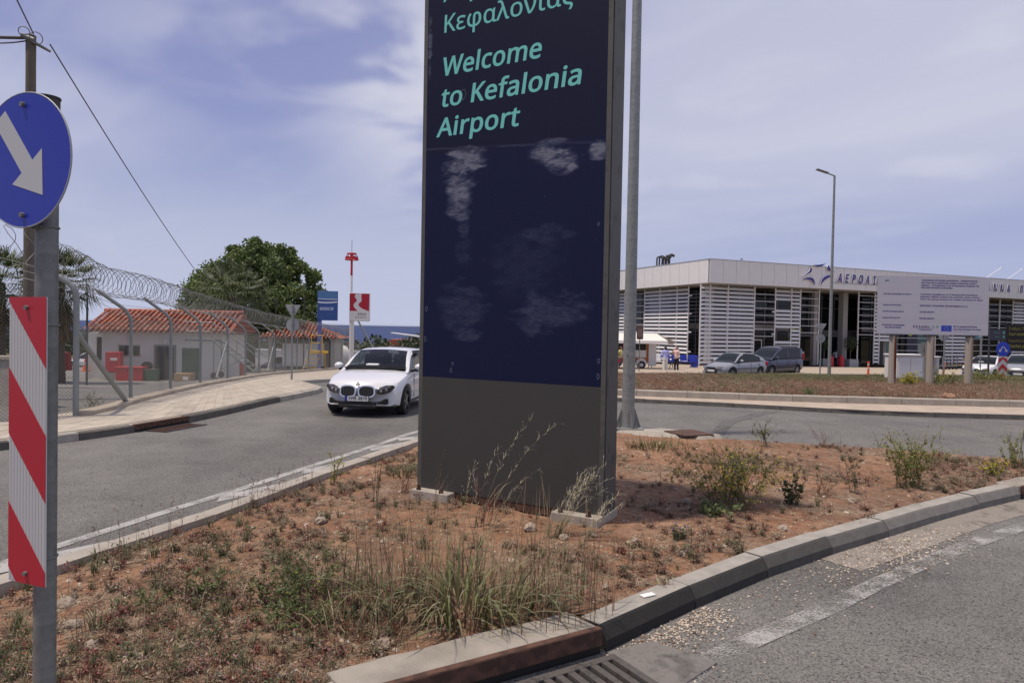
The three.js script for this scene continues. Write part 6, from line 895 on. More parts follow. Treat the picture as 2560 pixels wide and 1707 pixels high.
{
  const gas = (l, s) => { const [x, D] = term(s, -0.6), t = thing('red_cylinder', l, 'bollard', x, D, 0, 'red posts at the terminal entrance', gh(x, D) + 0.14); part('body', [C(0.26, 0.26, 0.85, 18, 0, 0.45, 0), SPH(0.26, 0, 0.87, 0, 1, 0.5, 1, 16)], M.redSheet, t); part('collar', C(0.08, 0.1, 0.16, 12, 0, 1.03, 0), M.red, t); };
  gas('red rounded post just left of the tall street lamp foot', 14.45); gas('red rounded post just right of the tall street lamp foot', 15.75);
  const flex = (l, x, D, tilt) => { const t = thing('flexible_bollard', l, 'bollard', x, D, 0, 'orange flexible bollards', gh(x, D)); t.rotation.z = tilt; part('post', C(0.055, 0.07, 0.95, 12, 0, 0.5, 0), M.orange, t); for (const h of [0.55, 0.78]) part('band', C(0.062, 0.063, 0.09, 12, 0, h, 0), M.signWhite, t); part('foot', C(0.14, 0.16, 0.05, 14, 0, 0.03, 0), M.orange, t); };
  flex('orange flexible bollard left of the white utility cabinet', 22.2, 42.4, 0.0); flex('leaning orange flexible bollard between the two right concrete board posts', 27.6, 43.6, -0.1);
  // info board on three concrete posts
  const bw = 4.62, bh = 2.38, t = thing('project_board', 'large pale project information board on three rust-streaked concrete posts', 'sign board', 17.25, 28, 0.02, undefined, gh(17.2, 28) + 0.2);
  const tex = canvasTex(2048, 1056, (c, w, h) => {
    c.fillStyle = '#c3c2ca'; c.fillRect(0, 0, w, h); for (let i = 0; i < 160; i++) { c.fillStyle = `rgba(${rnd() < 0.5 ? '120,120,128' : '225,225,230'},0.06)`; c.fillRect(0, rnd() * h, w, 2 + 7 * rnd()); } const ink = '#373374', X = (v) => v / 2352 * w, k = (x) => (x - 110) / 2085 * w, yv = (y) => (y - 88) / 1070 * h;
    const T = (s, x, y, wd, hp, wt = 'bold') => fitText(c, s, k(x), yv(y), wd / 2085 * w, hp * 1.12 / 1070 * h, 0, wt, ink, 7);
    T('Έργο:', 232, 187, 85, 24); T('ΥΛΟΠΟΙΗΣΗ ΕΡΓΑΣΙΩΝ ΔΙΟΡΘΩΣΗΣ - ΣΥΜΜΟΡΦΩΣΗΣ', 918, 174, 1050, 24); T('ΜΕ ΤΟΝ EASA (EUROPEAN UNION AVIATION SAFETY', 914, 221, 1040, 24); T('AGENCY - ΟΡΓΑΝΙΣΜΟΣ ΤΗΣ ΕΥΡΩΠΑΙΚΗΣ ΕΝΩΣΗΣ ΓΙΑ', 912, 266, 1090, 24); T('ΤΗΝ ΑΕΡΟΠΟΡΙΚΗ ΑΣΦΑΛΕΙΑ)', 910, 309, 590, 24);
    T('Σύντομη περιγραφή του έργου:', 214, 430, 520, 22); T('Υλοποίηση παρεμβάσεων σε 13 Περιφερειακά Αεροδρόμια:', 905, 428, 1075, 22); T('Κέρκυρας, Καβάλας, Κεφαλλονιάς, Ζακύνθου, Ακτίου, Χανίων,', 902, 474, 1125, 22); T('Ρόδου, Σαντορίνης, Μυκόνου, Κω, Σκιάθου, Μυτιλήνης και Σάμου', 902, 520, 1180, 22);
    T('Φορέας υλοποίησης:', 208, 634, 345, 22); T('ΔΙΕΥΘΥΝΣΗ ΥΠΟΔΟΜΩΝ ΑΕΡΟΔΡΟΜΙΩΝ (Δ.Υ.Α.)', 898, 640, 895, 24); T('Προϋπολογισμός έργου:', 204, 752, 405, 22); T('133.966.290,00 €', 892, 756, 285, 24); T('Χρηματοδότηση ΕΕ:', 204, 868, 335, 22); T('106.592.258,00 €', 892, 874, 285, 24);
    T('ΥΠΟΥΡΓΕΙΟ ΥΠΟΔΟΜΩΝ', 200, 1005, 425, 24); T('ΚΑΙ ΜΕΤΑΦΟΡΩΝ', 252, 1050, 310, 24);
    fitText(c, 'Ελλάδα', k(778), yv(1036), 320 / 2085 * w, 46 / 1070 * h, 0, 'bold', '#2b2560'); fitText(c, '2', k(1130), yv(1036), 50 / 2085 * w, 46 / 1070 * h, 0, 'bold', '#3f7ea0'); fitText(c, '.0', k(1180), yv(1036), 86 / 2085 * w, 46 / 1070 * h, 0, 'bold', '#4a9c80');
    T('ΕΘΝΙΚΟ ΣΧΕΔΙΟ ΑΝΑΚΑΜΨΗΣ ΚΑΙ', 870, 1066, 290, 12); T('ΑΝΘΕΚΤΙΚΟΤΗΤΑΣ', 905, 1086, 225, 12);
    c.fillStyle = '#2f49b8'; c.fillRect(k(1312), yv(982), 198 / 2085 * w, 112 / 1070 * h); c.fillStyle = '#c9c25a'; for (let i = 0; i < 12; i++) { const a = i * Math.PI / 6; c.beginPath(); c.arc(k(1411) + 34 * Math.cos(a), yv(1038) + 34 * Math.sin(a), 4, 0, 7); c.fill(); }
    T('Με τη χρηματοδότηση', 1538, 1012, 448, 24, 'bold'); T('της Ευρωπαϊκής Ένωσης', 1536, 1062, 520, 24, 'bold'); fitText(c, 'NextGenerationEU', k(1534), yv(1102), 305 / 2085 * w, 20 / 1070 * h, 0, '', '#7d7d8a');
  });
  const g0 = 2.05 - t.position.y; part('panel', [B(bw, bh, 0.05, 0, g0 + bh / 2, -0.03)], M.signBack, t); const f = shadowed(new THREE.Mesh(new THREE.PlaneGeometry(bw, bh).translate(0, g0 + bh / 2, 0.0), new THREE.MeshStandardMaterial({ map: tex, roughness: 0.6 }))); f.name = 'board_face'; t.add(f);
  const rustStreak = canvasTex(256, 512, (c, w, h) => { c.fillStyle = '#a29a90'; c.fillRect(0, 0, w, h); for (let i = 0; i < 2500; i++) { c.fillStyle = `rgba(${rnd() < 0.5 ? '90,84,78' : '190,180,168'},0.25)`; c.fillRect(rnd() * w, rnd() * h, 1 + 3 * rnd(), 1 + 3 * rnd()); } for (let i = 0; i < 70; i++) { const x = 0.1 * w + (rnd() + rnd() - 1) * 22, y = rnd() * h * 0.3 * (i > 40 ? 1 : 0); c.fillStyle = `rgba(${90 + 40 * rnd() | 0},${38 + 20 * rnd() | 0},26,0.4)`; c.fillRect(x, y, 2 + 6 * rnd(), h * rr(0.3, 1) - y); } });
  const clean = canvasTex(256, 512, (c, w, h) => { c.fillStyle = '#a59c90'; c.fillRect(0, 0, w, h); for (let i = 0; i < 2500; i++) { c.fillStyle = `rgba(${rnd() < 0.5 ? '90,84,78' : '190,180,168'},0.25)`; c.fillRect(rnd() * w, rnd() * h, 1 + 3 * rnd(), 1 + 3 * rnd()); } for (let i = 0; i < 26; i++) { const y = rnd() * h * 0.5; c.fillStyle = `rgba(120,60,40,0.25)`; c.fillRect(0.1 * w + (rnd() - 0.5) * 16, y, 2 + 5 * rnd(), h * rr(0.05, 0.25)); } });
  [[-1.62, rustStreak], [-0.05, clean], [1.55, clean]].forEach(([x, tx]) => { const p = part('concrete_post', C(0.14, 0.15, g0 + 0.1, 18, x, (g0 - 0.1) / 2, -0.02, 0, -0.35), new THREE.MeshStandardMaterial({ map: tx, roughness: 0.95 }), t); part('bracket', B(0.42, 0.07, 0.3, x, g0 - 0.03, -0.03), M.darkGrey, p); part('post', C(0.07, 0.08, bh, 10, x, g0 + bh / 2, -0.14), M.galvDark, p); });
  // utility cabinet
  const c = thing('utility_cabinet', 'white double utility cabinet behind the left concrete board post', 'cabinet', 19.35, 33, 0.18, undefined, gh(19.3, 33) + 0.12);
  part('body', [B(1.5, 1.3, 0.85, -0.28, 0.65, -0.1), B(0.8, 1.22, 0.8, 0.87, 0.61, -0.1)], M.plaster, c); part('lid', [RB(1.6, 0.07, 0.95, 0.02, -0.28, 1.33, -0.1), RB(0.88, 0.06, 0.9, 0.02, 0.9, 1.25, -0.1)], M.white, c); part('door', [B(0.62, 1.05, 0.02, 0.0, 0.66, 0.335)], M.white, c); part('door', B(0.62, 1.05, 0.02, -0.66, 0.66, 0.335), M.white, c); part('grey_panel', B(0.7, 0.75, 0.03, 0.75, 0.85, 0.315), M.signBack, c);
  backSign('grey back of a round sign in front of the white utility cabinet', 17.9, 29.5, 2.0, [['r', 1.72, 0.3]]); backSign('grey back of a round sign right of the utility cabinet, beside the middle board post', 23.2, 36.6, 2.95, [['r', 2.5, 0.29]]); backSign('grey back of a round sign partly hidden under the board, before the trolleys', 27.5, 40, 3.2, [['r', 2.95, 0.25]]);
  // keep-either-side sign with chevron marker
  const k = thing('traffic_sign', 'small blue two-way arrow disc above a red and white chevron marker', 'traffic sign', 24.6, 34.2, 0.05, undefined, gh(24.6, 34.2) + 0.1); part('post', C(0.035, 0.035, 2.1, 8, 0, 1.05, 0), M.galvDark, k); part('disc', C(0.36, 0.36, 0.01, 32, 0, 1.72, 0.05, Math.PI / 2), std(0.016, 0.05, 0.5, 0.4), k);
  for (const s of [-1, 1]) part('arrow', EXT([[0.0, 0.14], [0.04, 0.14], [0.16, -0.04], [0.2, 0.0], [0.22, -0.14], [0.08, -0.12], [0.12, -0.08]].map(([a, b]) => [a * s, b]), 0.004, 0, 0, 1.72, 0.056), M.signWhite, k);
  part('marker_plate', RB(0.48, 1.35, 0.02, 0.008, 0, 0.68, 0.045), M.signWhite, k); for (let i = 0; i < 3; i++) { const y = 0.08 + i * 0.46; part('red_chevron', EXT([[-0.235, y], [0, y + 0.24], [0.235, y], [0.235, y + 0.22], [0, y + 0.46 > 1.33 ? 1.33 : y + 0.46], [-0.235, y + 0.22]], 0.003, 0, 0, 0, 0.056), M.redSheet, k); }
  const ds = thing('direction_sign', 'black direction sign with yellow taxi and coach symbols at the right edge', 'sign', 28.3, 37.6, 0.03, undefined, gh(28.3, 37.6) + 0.1); part('post', C(0.04, 0.04, 2.6, 8, 0.45, 1.3, -0.06), M.galv, ds); part('post', C(0.05, 0.05, 3.1, 8, -2.0, 1.55, -0.06), M.darkGrey, ds);
  const dt = canvasTex(512, 256, (cc, w, h) => { cc.fillStyle = '#0d0d10'; cc.fillRect(0, 0, w, h); const yl = '#8f8a34', yb = '#c3c12f'; fitText(cc, 'Σταθμός Ταξί', 18, 52, 190, 28, 0, '', yl); fitText(cc, 'Taxi station', 18, 104, 190, 28, 0.1, 'bold', yl); fitText(cc, 'Τουριστικά λεωφορεία', 18, 168, 270, 26, 0, '', yl); fitText(cc, 'Coaches parking', 18, 222, 250, 30, 0.1, 'bold', yl); for (const y of [68, 186]) { cc.fillStyle = yb; cc.beginPath(); cc.arc(345, y, 46, 0, 7); cc.fill(); cc.fillStyle = '#15150a'; cc.fillRect(317, y - 4, 56, 20); cc.fillRect(328, y - 20, 34, 18); cc.fillStyle = yb; cc.fillRect(420, y - 4, 60, 10); cc.fillRect(460, y - 16, 10, 34); } });
  part('board', B(3.05, 1.48, 0.06, 0.4, 2.38, 0), M.black, ds); const df = shadowed(new THREE.Mesh(new THREE.PlaneGeometry(3.0, 1.44).translate(0.4, 2.38, 0.0325), new THREE.MeshStandardMaterial({ map: dt, roughness: 0.6 }))); df.name = 'sign_face'; ds.add(df);
  // luggage trolleys nested in a row
  const first = thing('luggage_trolley', 'first purple-panelled luggage trolley at the left end of the row', 'trolley', 36.2, 60.2, 0.3, undefined, gh(36, 60) + 0.14);
  part('frame', [ROD([-0.35, 0.25, 0.3], [-0.35, 1.05, 0.3], 0.025), ROD([0.35, 0.25, 0.3], [0.35, 1.05, 0.3], 0.025), ROD([-0.35, 1.05, 0.3], [0.35, 1.05, 0.3], 0.03), ROD([-0.35, 0.25, 0.3], [-0.3, 0.2, -0.6], 0.025), ROD([0.35, 0.25, 0.3], [0.3, 0.2, -0.6], 0.025)], M.galv, first); part('panel', B(0.68, 0.5, 0.03, 0, 0.62, 0.3), std(0.05, 0.02, 0.16, 0.5), first); part('handle', ROD([-0.36, 1.08, 0.32], [0.36, 1.08, 0.32], 0.035), M.black, first); for (const q of [-0.3, 0.3]) part('wheel', C(0.11, 0.11, 0.05, 12, q, 0.11, 0.28, 0, 0, Math.PI / 2), M.rubber, first); part('bumper', B(0.6, 0.06, 0.1, 0, 0.2, -0.6), M.orange, first);
  const nth = ['second', 'third', 'fourth', 'fifth', 'sixth', 'seventh', 'eighth', 'ninth']; nth.forEach((n, i) => { const q = copy(first, 36.2 + 0.42 * (i + 1) + 0.25, 60.2 + 0.16 * (i + 1), 0.9, n + ' purple luggage trolley from the left in the nested row'); q.position.y = first.position.y; });
}

// ================================================================ PLANTS, STONES AND LITTER ON THE ISLAND AND VERGE
const V3 = (x, y, z) => new THREE.Vector3(x, y, z);
const xr = (D) => { for (let i = 1; i < RK.length; i++) if (RK[i][1] >= D) { const a = RK[i - 1], b = RK[i]; return lerp(a[0], b[0], (D - a[1]) / (b[1] - a[1])); } return 99; };
const inside = (x, D) => x > xl(D) + 0.04 && D < (x > 1.87 ? 12.9 - 0.42 * (x - 1.87) : 13.0) - (x > 1.4 && x < 4.1 ? 0.9 : 0) && (D > 8.4 ? x < 6.2 + (D - 8.4) * 1.7 : x < xr(D) - 0.2) && (x < -0.9 || D > 3.68 + 0.66 * (x + 0.95) || D > 4.6) && !(Math.abs((x + 0.06) * 0.877 - (D - 7.1) * 0.481) < 1.1 && Math.abs((x + 0.06) * 0.481 + (D - 7.1) * 0.877 - 0.17) < 0.22);
function arc(o, yaw, h, out, droop, n = 4) { const P = []; for (let i = 0; i <= n; i++) { const t = i / n, r = out * Math.pow(t, 1.4); P.push(V3(o.x + Math.cos(yaw) * r, o.y + h * (t - droop * t * t * t), o.z + Math.sin(yaw) * r)); } return P; }
const plant = (name, label, cat, x, D, group) => { const t = thing(name, label, cat, x, D, 0, group, soilH(x, D) - 0.01); return t; };
const GREENS = [[0.1, 0.13, 0.032], [0.18, 0.2, 0.06]], OLIVE = [[0.1, 0.1, 0.04], [0.17, 0.15, 0.07]], STRAW = [[0.3, 0.23, 0.13], [0.42, 0.35, 0.22]], BROWN = [[0.13, 0.075, 0.045], [0.22, 0.13, 0.08]], REDB = [[0.16, 0.05, 0.035], [0.24, 0.1, 0.07]];
const pick = (c) => mix3(c[0], c[1], rnd());
function grassThing(label, x, D, o) {
  const t = plant('grass_clump', label, 'grass', x, D), g = new Leaves(), d = new Leaves(), s = new Leaves();
  for (let i = 0; i < o.n; i++) { const a = rr(0, 6.28), r = Math.sqrt(rnd()), p = V3(r * Math.cos(a) * o.rx, -0.02, r * Math.sin(a) * o.rz), yaw = a + rr(-0.8, 0.8), h = o.h * (o.spread ? 0.22 + 0.78 * rnd() * rnd() : rr(0.35, 1)), c = rnd(); (c < o.dry ? d : g).blade(arc(p, yaw, h, h * rr(0.12, o.spread ? 1.0 : 0.75), rr(0.1, 0.55)), o.w * rr(0.6, 1.2), c < o.dry ? pick(rnd() < 0.5 ? STRAW : REDB) : pick(rnd() < 0.7 ? GREENS : OLIVE), c < o.dry ? pick(STRAW) : mix3(pick(GREENS), pick(STRAW), rnd() * 0.25)); }
  for (let i = 0; i < (o.arch || 0); i++) { const a = rr(0, 6.28), p = V3(Math.cos(a) * o.rx * rnd(), -0.01, Math.sin(a) * o.rz * rnd()), h = rr(0.25, 0.6); g.blade(arc(p, a + rr(-1, 1), h, rr(0.25, 0.6), rr(0.45, 0.95), 7), rr(0.006, 0.0115), pick(rnd() < 0.75 ? GREENS : OLIVE), mix3(pick(GREENS), pick(STRAW), rnd() * 0.8)); }
  for (let i = 0; i < (o.thin || 0); i++) { const a = rr(0, 6.28), r = Math.sqrt(rnd()), p = V3(r * Math.cos(a) * o.rx * 1.55, -0.02, r * Math.sin(a) * o.rz * 1.5), h = o.h * rr(0.25, 1.1); s.blade(arc(p, rr(0, 6.28), h, h * rr(0.05, 0.55), 0.1), 0.0024, pick(rnd() < 0.35 ? REDB : rnd() < 0.5 ? BROWN : OLIVE), pick(STRAW)); }
  for (const [L, n, m] of [[g, 'blades', M.leaf], [d, 'dry_blades', M.dry], [s, 'thin_stalks', M.dry]]) if (L.p.length) part(n, L.geo(), m, t).userData.kind = 'stuff'; return t;
}
function oatThing(label, x, D, stems) { // tall nodding stems with paired awned spikelets
  const t = plant('tall_grass', label, 'grass', x, D), st = new Leaves(), sp = new Leaves();
  for (const [dx, dz, yaw, h, out] of stems) {
    const P = arc(V3(dx, -0.02, dz), yaw, h, out, 0.18, 10), c = pick([[0.2, 0.2, 0.09], [0.3, 0.27, 0.14]]); st.blade(P, 0.0032, c, mix3(c, [0.36, 0.3, 0.18], 0.6));
    for (let k = 5; k <= 10; k++) for (let j = 0; j < 4; j++) { const o = P[k].clone().lerp(P[k - 1], rnd()), d = P[k].clone().sub(P[k - 1]).normalize().add(rdir().multiplyScalar(0.75)).normalize(), e = o.clone().addScaledVector(d, rr(0.03, 0.07)); sp.blade([o, o.clone().lerp(e, 0.5), e], 0.0028, pick([[0.3, 0.27, 0.14], [0.42, 0.36, 0.22]]), [0.5, 0.48, 0.42]); const f = rdir(); sp.blade([e, e.clone().addScaledVector(d.add(f.multiplyScalar(0.8)).normalize(), rr(0.02, 0.045))], 0.0022, [0.5, 0.48, 0.44], [0.55, 0.54, 0.5]); }
    for (let j = 0; j < 3; j++) st.blade(arc(V3(dx, 0, dz), yaw + rr(-1, 1), h * rr(0.25, 0.5), h * rr(0.1, 0.3), 0.3), 0.005, pick(OLIVE), pick(STRAW));
  }
  part('stems', st.geo(), M.leaf, t).userData.kind = 'stuff'; part('spikelets', sp.geo(), M.dry, t).userData.kind = 'stuff'; return t;
}
function herb(name, label, cat, x, D, o) { // branching leafy weed
  const t = plant(name, label, cat, x, D), st = new Leaves(), lf = new Leaves(), fl = new Leaves(), lc = o.leaf || GREENS, sc = o.stem || OLIVE;
  for (let i = 0; i < o.n; i++) {
    const a = rr(0, 6.28), h = o.h * rr(0.45, 1), P = arc(V3(rr(-1, 1) * o.base, -0.01, rr(-1, 1) * o.base), a, h, o.r * rr(0.2, 1), o.droop ?? 0.05, 8); st.blade(P, o.sw || 0.004, pick(sc), pick(sc));
    const tips = [P]; for (let b = 0; b < (o.br || 0); b++) { const k = 2 + ((rnd() * 5) | 0), q = arc(P[k], a + rr(-1.6, 1.6), h * rr(0.15, 0.35), o.r * rr(0.15, 0.45), 0, 4); st.blade(q, (o.sw || 0.004) * 0.6, pick(sc), pick(sc)); tips.push(q); }
    for (const T of tips) { const m = T.length - 1; for (let j = 0; j < o.lv; j++) { const u = Math.pow(rnd(), o.low || 1) * m, k = Math.min(m - 1, u | 0), p = T[k].clone().lerp(T[k + 1], u - k), s = o.ls * rr(0.5, 1.1) * (1 - (o.taper || 0.5) * u / m), d = rdir(); d.y = Math.abs(d.y) * 0.6; lf.leaf(p, d.normalize(), rdir(), s, s * (o.lw || 0.32), pick(lc)); }
      if (o.flower) for (let j = Math.floor(o.fn + rnd()); j > 0; j--) { const u = m * rr(0.55, 1), k = Math.min(m - 1, u | 0), p = T[k].clone().lerp(T[k + 1], u - k).add(rdir().multiplyScalar(o.ls * 0.4)); for (let q = 0; q < 3; q++) fl.leaf(p, rdir(), rdir(), o.fs, o.fs * 0.5, pick(o.flower)); } }
  }
  part('stems', st.geo(), o.dryLeaf ? M.dry : M.leaf, t); if (o.single) { for (let i = 0; i < lf.p.length; i += 18) { const one = new Leaves(); one.p = lf.p.slice(i, i + 18); one.c = lf.c.slice(i, i + 18); part('leaf', one.geo(), M.leaf, t); } } else if (lf.p.length) part('leaves', lf.geo(), o.dryLeaf ? M.dry : M.leaf, t); if (fl.p.length) part('flowers', fl.geo(), M.dry, t); t.children.forEach((c) => { if (c.name !== 'leaf') c.userData.kind = 'stuff'; }); return t;
}
const YEL = [[0.5, 0.4, 0.02], [0.62, 0.52, 0.05]], YG = [[0.14, 0.17, 0.035], [0.24, 0.25, 0.06]];
grassThing('big clump of tall green grass behind the concrete drain slab', -0.3, 4.52, { n: 210, arch: 120, rx: 0.66, rz: 0.36, h: 0.9, w: 0.0074, dry: 0.12, thin: 480, spread: 1 });
grassThing('loose green grass at the left end of the drain slab', -0.92, 4.1, { n: 60, rx: 0.28, rz: 0.25, h: 0.32, w: 0.006, dry: 0.5, thin: 80 });
grassThing('bright green grass patch behind the pylon beside the lamp slab', 2.3, 10.9, { n: 150, rx: 0.42, rz: 0.25, h: 0.34, w: 0.006, dry: 0.05, thin: 30 });
grassThing('dark green tuft just left of the pylon base', -1.35, 8.6, { n: 80, rx: 0.16, rz: 0.2, h: 0.26, w: 0.006, dry: 0.1 });
oatThing('two tallest nodding grass stems in front of the pylon base', -0.27, 6.5, [[0, 0, -0.15, 1.32, 0.5], [0.07, 0, -0.1, 1.24, 0.66], [-0.05, 0.02, 0.3, 0.95, 0.22], [0.12, 0.05, -0.05, 0.72, 0.42], [-0.18, 0.05, 0.1, 0.78, 0.12], [-0.02, 0, 3.0, 0.6, 0.05]]);
oatThing('dense sheaf of pale nodding grass stems right of centre at the pylon base', 0.42, 6.2, Array.from({ length: 10 }, (_, i) => [rr(-0.1, 0.1), rr(-0.08, 0.08), rr(-0.35, 0.2), rr(0.55, 0.92), rr(0.2, 0.48)]));
oatThing('short pale grass stems leaning at the right corner of the pylon', 0.68, 6.05, [[0, 0, -0.2, 0.55, 0.34], [0.03, 0, 0.0, 0.5, 0.22], [0.02, 0.03, -0.1, 0.44, 0.3], [0.0, 0.02, 0.2, 0.36, 0.16]]);
herb('dock_weed', 'tall thin reddish weed before the left half of the pylon base', 'weed', -0.72, 6.7, { n: 3, h: 0.78, r: 0.12, base: 0.03, br: 5, lv: 7, ls: 0.022, leaf: [[0.14, 0.07, 0.05], [0.15, 0.16, 0.06]], stem: [[0.16, 0.07, 0.05], [0.2, 0.15, 0.08]], sw: 0.004, low: 1.5 });
herb('dock_weed', 'dark red seeding weed in the middle of the pylon base', 'weed', -0.22, 6.35, { n: 5, h: 0.66, r: 0.2, base: 0.05, br: 4, lv: 9, ls: 0.02, leaf: [[0.12, 0.025, 0.03], [0.2, 0.06, 0.05]], stem: REDB, sw: 0.004, dryLeaf: true });
herb('flowering_shrub', 'large straggly yellow-flowered shrub on the soil right of the pylon', 'shrub', 2.38, 7.35, { n: 85, h: 0.8, r: 0.75, base: 0.26, br: 4, lv: 9, ls: 0.04, leaf: YG, stem: [[0.1, 0.09, 0.05], [0.16, 0.13, 0.07]], sw: 0.0035, flower: YEL, fn: 2.5, fs: 0.012, low: 1.0 });
herb('broad_leaf_weed', 'pale broad-leaved rosette at the foot of the yellow-flowered shrub', 'weed', 2.12, 7.0, { n: 16, h: 0.2, r: 0.3, base: 0.14, br: 0, lv: 9, ls: 0.085, lw: 0.42, leaf: [[0.13, 0.17, 0.045], [0.2, 0.24, 0.08]], taper: 0.2 });
herb('upright_weed', 'compact dark green upright weed right of the yellow-flowered shrub', 'weed', 3.12, 7.5, { n: 12, h: 0.46, r: 0.2, base: 0.06, br: 2, lv: 22, ls: 0.045, lw: 0.38, leaf: [[0.035, 0.06, 0.02], [0.075, 0.105, 0.035]], flower: YG, fn: 2, fs: 0.01 });
herb('flowering_shrub', 'tall yellow-green shrub near the right-hand road edge of the island', 'shrub', 4.98, 8.5, { n: 30, h: 0.85, r: 0.6, base: 0.14, br: 5, lv: 16, ls: 0.042, leaf: YG, flower: YEL, fn: 1.6, fs: 0.01, low: 1.2 });
herb('flowering_shrub', 'yellow-green shrub at the right picture edge beside the second drain', 'shrub', 7.4, 9.95, { n: 16, h: 0.66, r: 0.26, base: 0.1, br: 3, lv: 14, ls: 0.04, leaf: YG, flower: YEL, fn: 1.5, fs: 0.012 });
herb('flowering_shrub', 'low yellow-flowered plant left of the second drain', 'shrub', 6.6, 9.25, { n: 12, h: 0.3, r: 0.2, base: 0.06, br: 3, lv: 10, ls: 0.035, leaf: YG, flower: YEL, fn: 4, fs: 0.014 });
herb('spiky_weed', 'spreading spiky green weed at the far road edge of the island', 'weed', 4.25, 11.3, { n: 10, h: 0.58, r: 0.55, base: 0.06, br: 3, lv: 14, ls: 0.04, leaf: OLIVE, stem: [[0.1, 0.1, 0.05], [0.15, 0.13, 0.06]], flower: YEL, fn: 0.8, fs: 0.01 });
herb('dry_weed', 'brown leafless branching weed right of the spiky green one', 'weed', 5.15, 11.2, { n: 9, h: 0.48, r: 0.32, base: 0.05, br: 4, lv: 5, ls: 0.02, leaf: BROWN, stem: BROWN, sw: 0.003, dryLeaf: true });
herb('sparse_weed', 'sparse thin weed with few leaves between the dark weed and tall shrub', 'weed', 4.1, 8.1, { n: 5, h: 0.6, r: 0.2, base: 0.05, br: 3, lv: 9, ls: 0.04, leaf: OLIVE, low: 1.4 });
herb('dry_weed', 'dry brown bush between the dark upright weed and the sparse weed', 'weed', 3.65, 7.95, { n: 16, h: 0.36, r: 0.28, base: 0.08, br: 3, lv: 7, ls: 0.025, leaf: BROWN, stem: BROWN, sw: 0.0028, dryLeaf: true });
herb('purple_flower', 'small grey-green plant with a purple flower on bare soil right of the pylon', 'flower', 1.55, 6.18, { n: 16, h: 0.2, r: 0.14, base: 0.05, br: 2, lv: 10, ls: 0.03, leaf: [[0.09, 0.12, 0.06], [0.15, 0.18, 0.1]], flower: [[0.25, 0.12, 0.42], [0.35, 0.18, 0.5]], fn: 0.08, fs: 0.016 });
herb('green_weed', 'leafy green weed thicket at the lower left of the grass clump', 'weed', -1.5, 4.65, { n: 34, h: 0.42, r: 0.42, base: 0.2, br: 3, lv: 16, ls: 0.034, lw: 0.4, leaf: GREENS, flower: YEL, fn: 0.15, fs: 0.012 });
herb('green_weed', 'light green low weed in front of the leafy thicket', 'weed', -1.32, 4.28, { n: 22, h: 0.26, r: 0.28, base: 0.12, br: 2, lv: 13, ls: 0.036, lw: 0.45, leaf: [[0.12, 0.17, 0.045], [0.2, 0.24, 0.07]] });
herb('mallow', 'dark green round-leaved plant at the left foot of the tall grass', 'weed', -0.98, 4.36, { n: 13, h: 0.13, r: 0.16, base: 0.05, br: 0, lv: 3, ls: 0.075, lw: 0.6, single: true, leaf: [[0.035, 0.07, 0.025], [0.07, 0.12, 0.04]], taper: 0 });
herb('green_weed', 'small green weed with grass blades near the front left of the island', 'weed', -2.45, 4.48, { n: 14, h: 0.16, r: 0.26, base: 0.1, br: 1, lv: 10, ls: 0.045, leaf: GREENS });
herb('green_weed', 'bushy green weed left of the leafy thicket', 'weed', -2.12, 4.72, { n: 22, h: 0.26, r: 0.32, base: 0.12, br: 2, lv: 12, ls: 0.036, leaf: GREENS });
herb('yellow_weed', 'yellow-flowered weed at the left kerb before the road marking', 'weed', -2.12, 8.3, { n: 9, h: 0.5, r: 0.2, base: 0.06, br: 3, lv: 9, ls: 0.035, leaf: YG, flower: YEL, fn: 2, fs: 0.014 });
herb('sparse_weed', 'single tall thin weed on the soil left of the pylon', 'weed', -1.38, 7.05, { n: 4, h: 0.7, r: 0.14, base: 0.03, br: 3, lv: 7, ls: 0.025, leaf: OLIVE, stem: [[0.1, 0.09, 0.05], [0.14, 0.1, 0.06]], low: 1.5 });
herb('dry_weed', 'red-brown seeding weed just left of the pylon footing', 'weed', -1.2, 7.7, { n: 8, h: 0.36, r: 0.18, base: 0.05, br: 3, lv: 7, ls: 0.022, leaf: REDB, stem: BROWN, sw: 0.003, dryLeaf: true });
herb('green_weed', 'tiny green rosette on bare soil below the purple flower', 'weed', 1.08, 5.86, { n: 9, h: 0.1, r: 0.1, base: 0.03, br: 1, lv: 8, ls: 0.03, leaf: OLIVE });
herb('green_weed', 'small grey-green tuft near the middle of the right kerb', 'weed', 2.0, 6.08, { n: 12, h: 0.1, r: 0.14, base: 0.04, br: 1, lv: 8, ls: 0.03, leaf: OLIVE });
herb('bush', 'dark green bush at the foot of the first fence post', 'bush', -8.9, 12.75, { n: 26, h: 0.5, r: 0.4, base: 0.16, br: 2, lv: 16, ls: 0.07, leaf: [[0.03, 0.055, 0.02], [0.06, 0.09, 0.03]] });
herb('bush', 'yellowish low bush by the tall beige wall at the far left', 'bush', -10.3, 12.2, { n: 22, h: 0.3, r: 0.6, base: 0.3, br: 2, lv: 14, ls: 0.06, leaf: YG });
herb('bush', 'straggly weed at the foot of the leaning fence brace', 'bush', -9.2, 15.0, { n: 16, h: 0.5, r: 0.4, base: 0.12, br: 3, lv: 8, ls: 0.05, leaf: OLIVE });
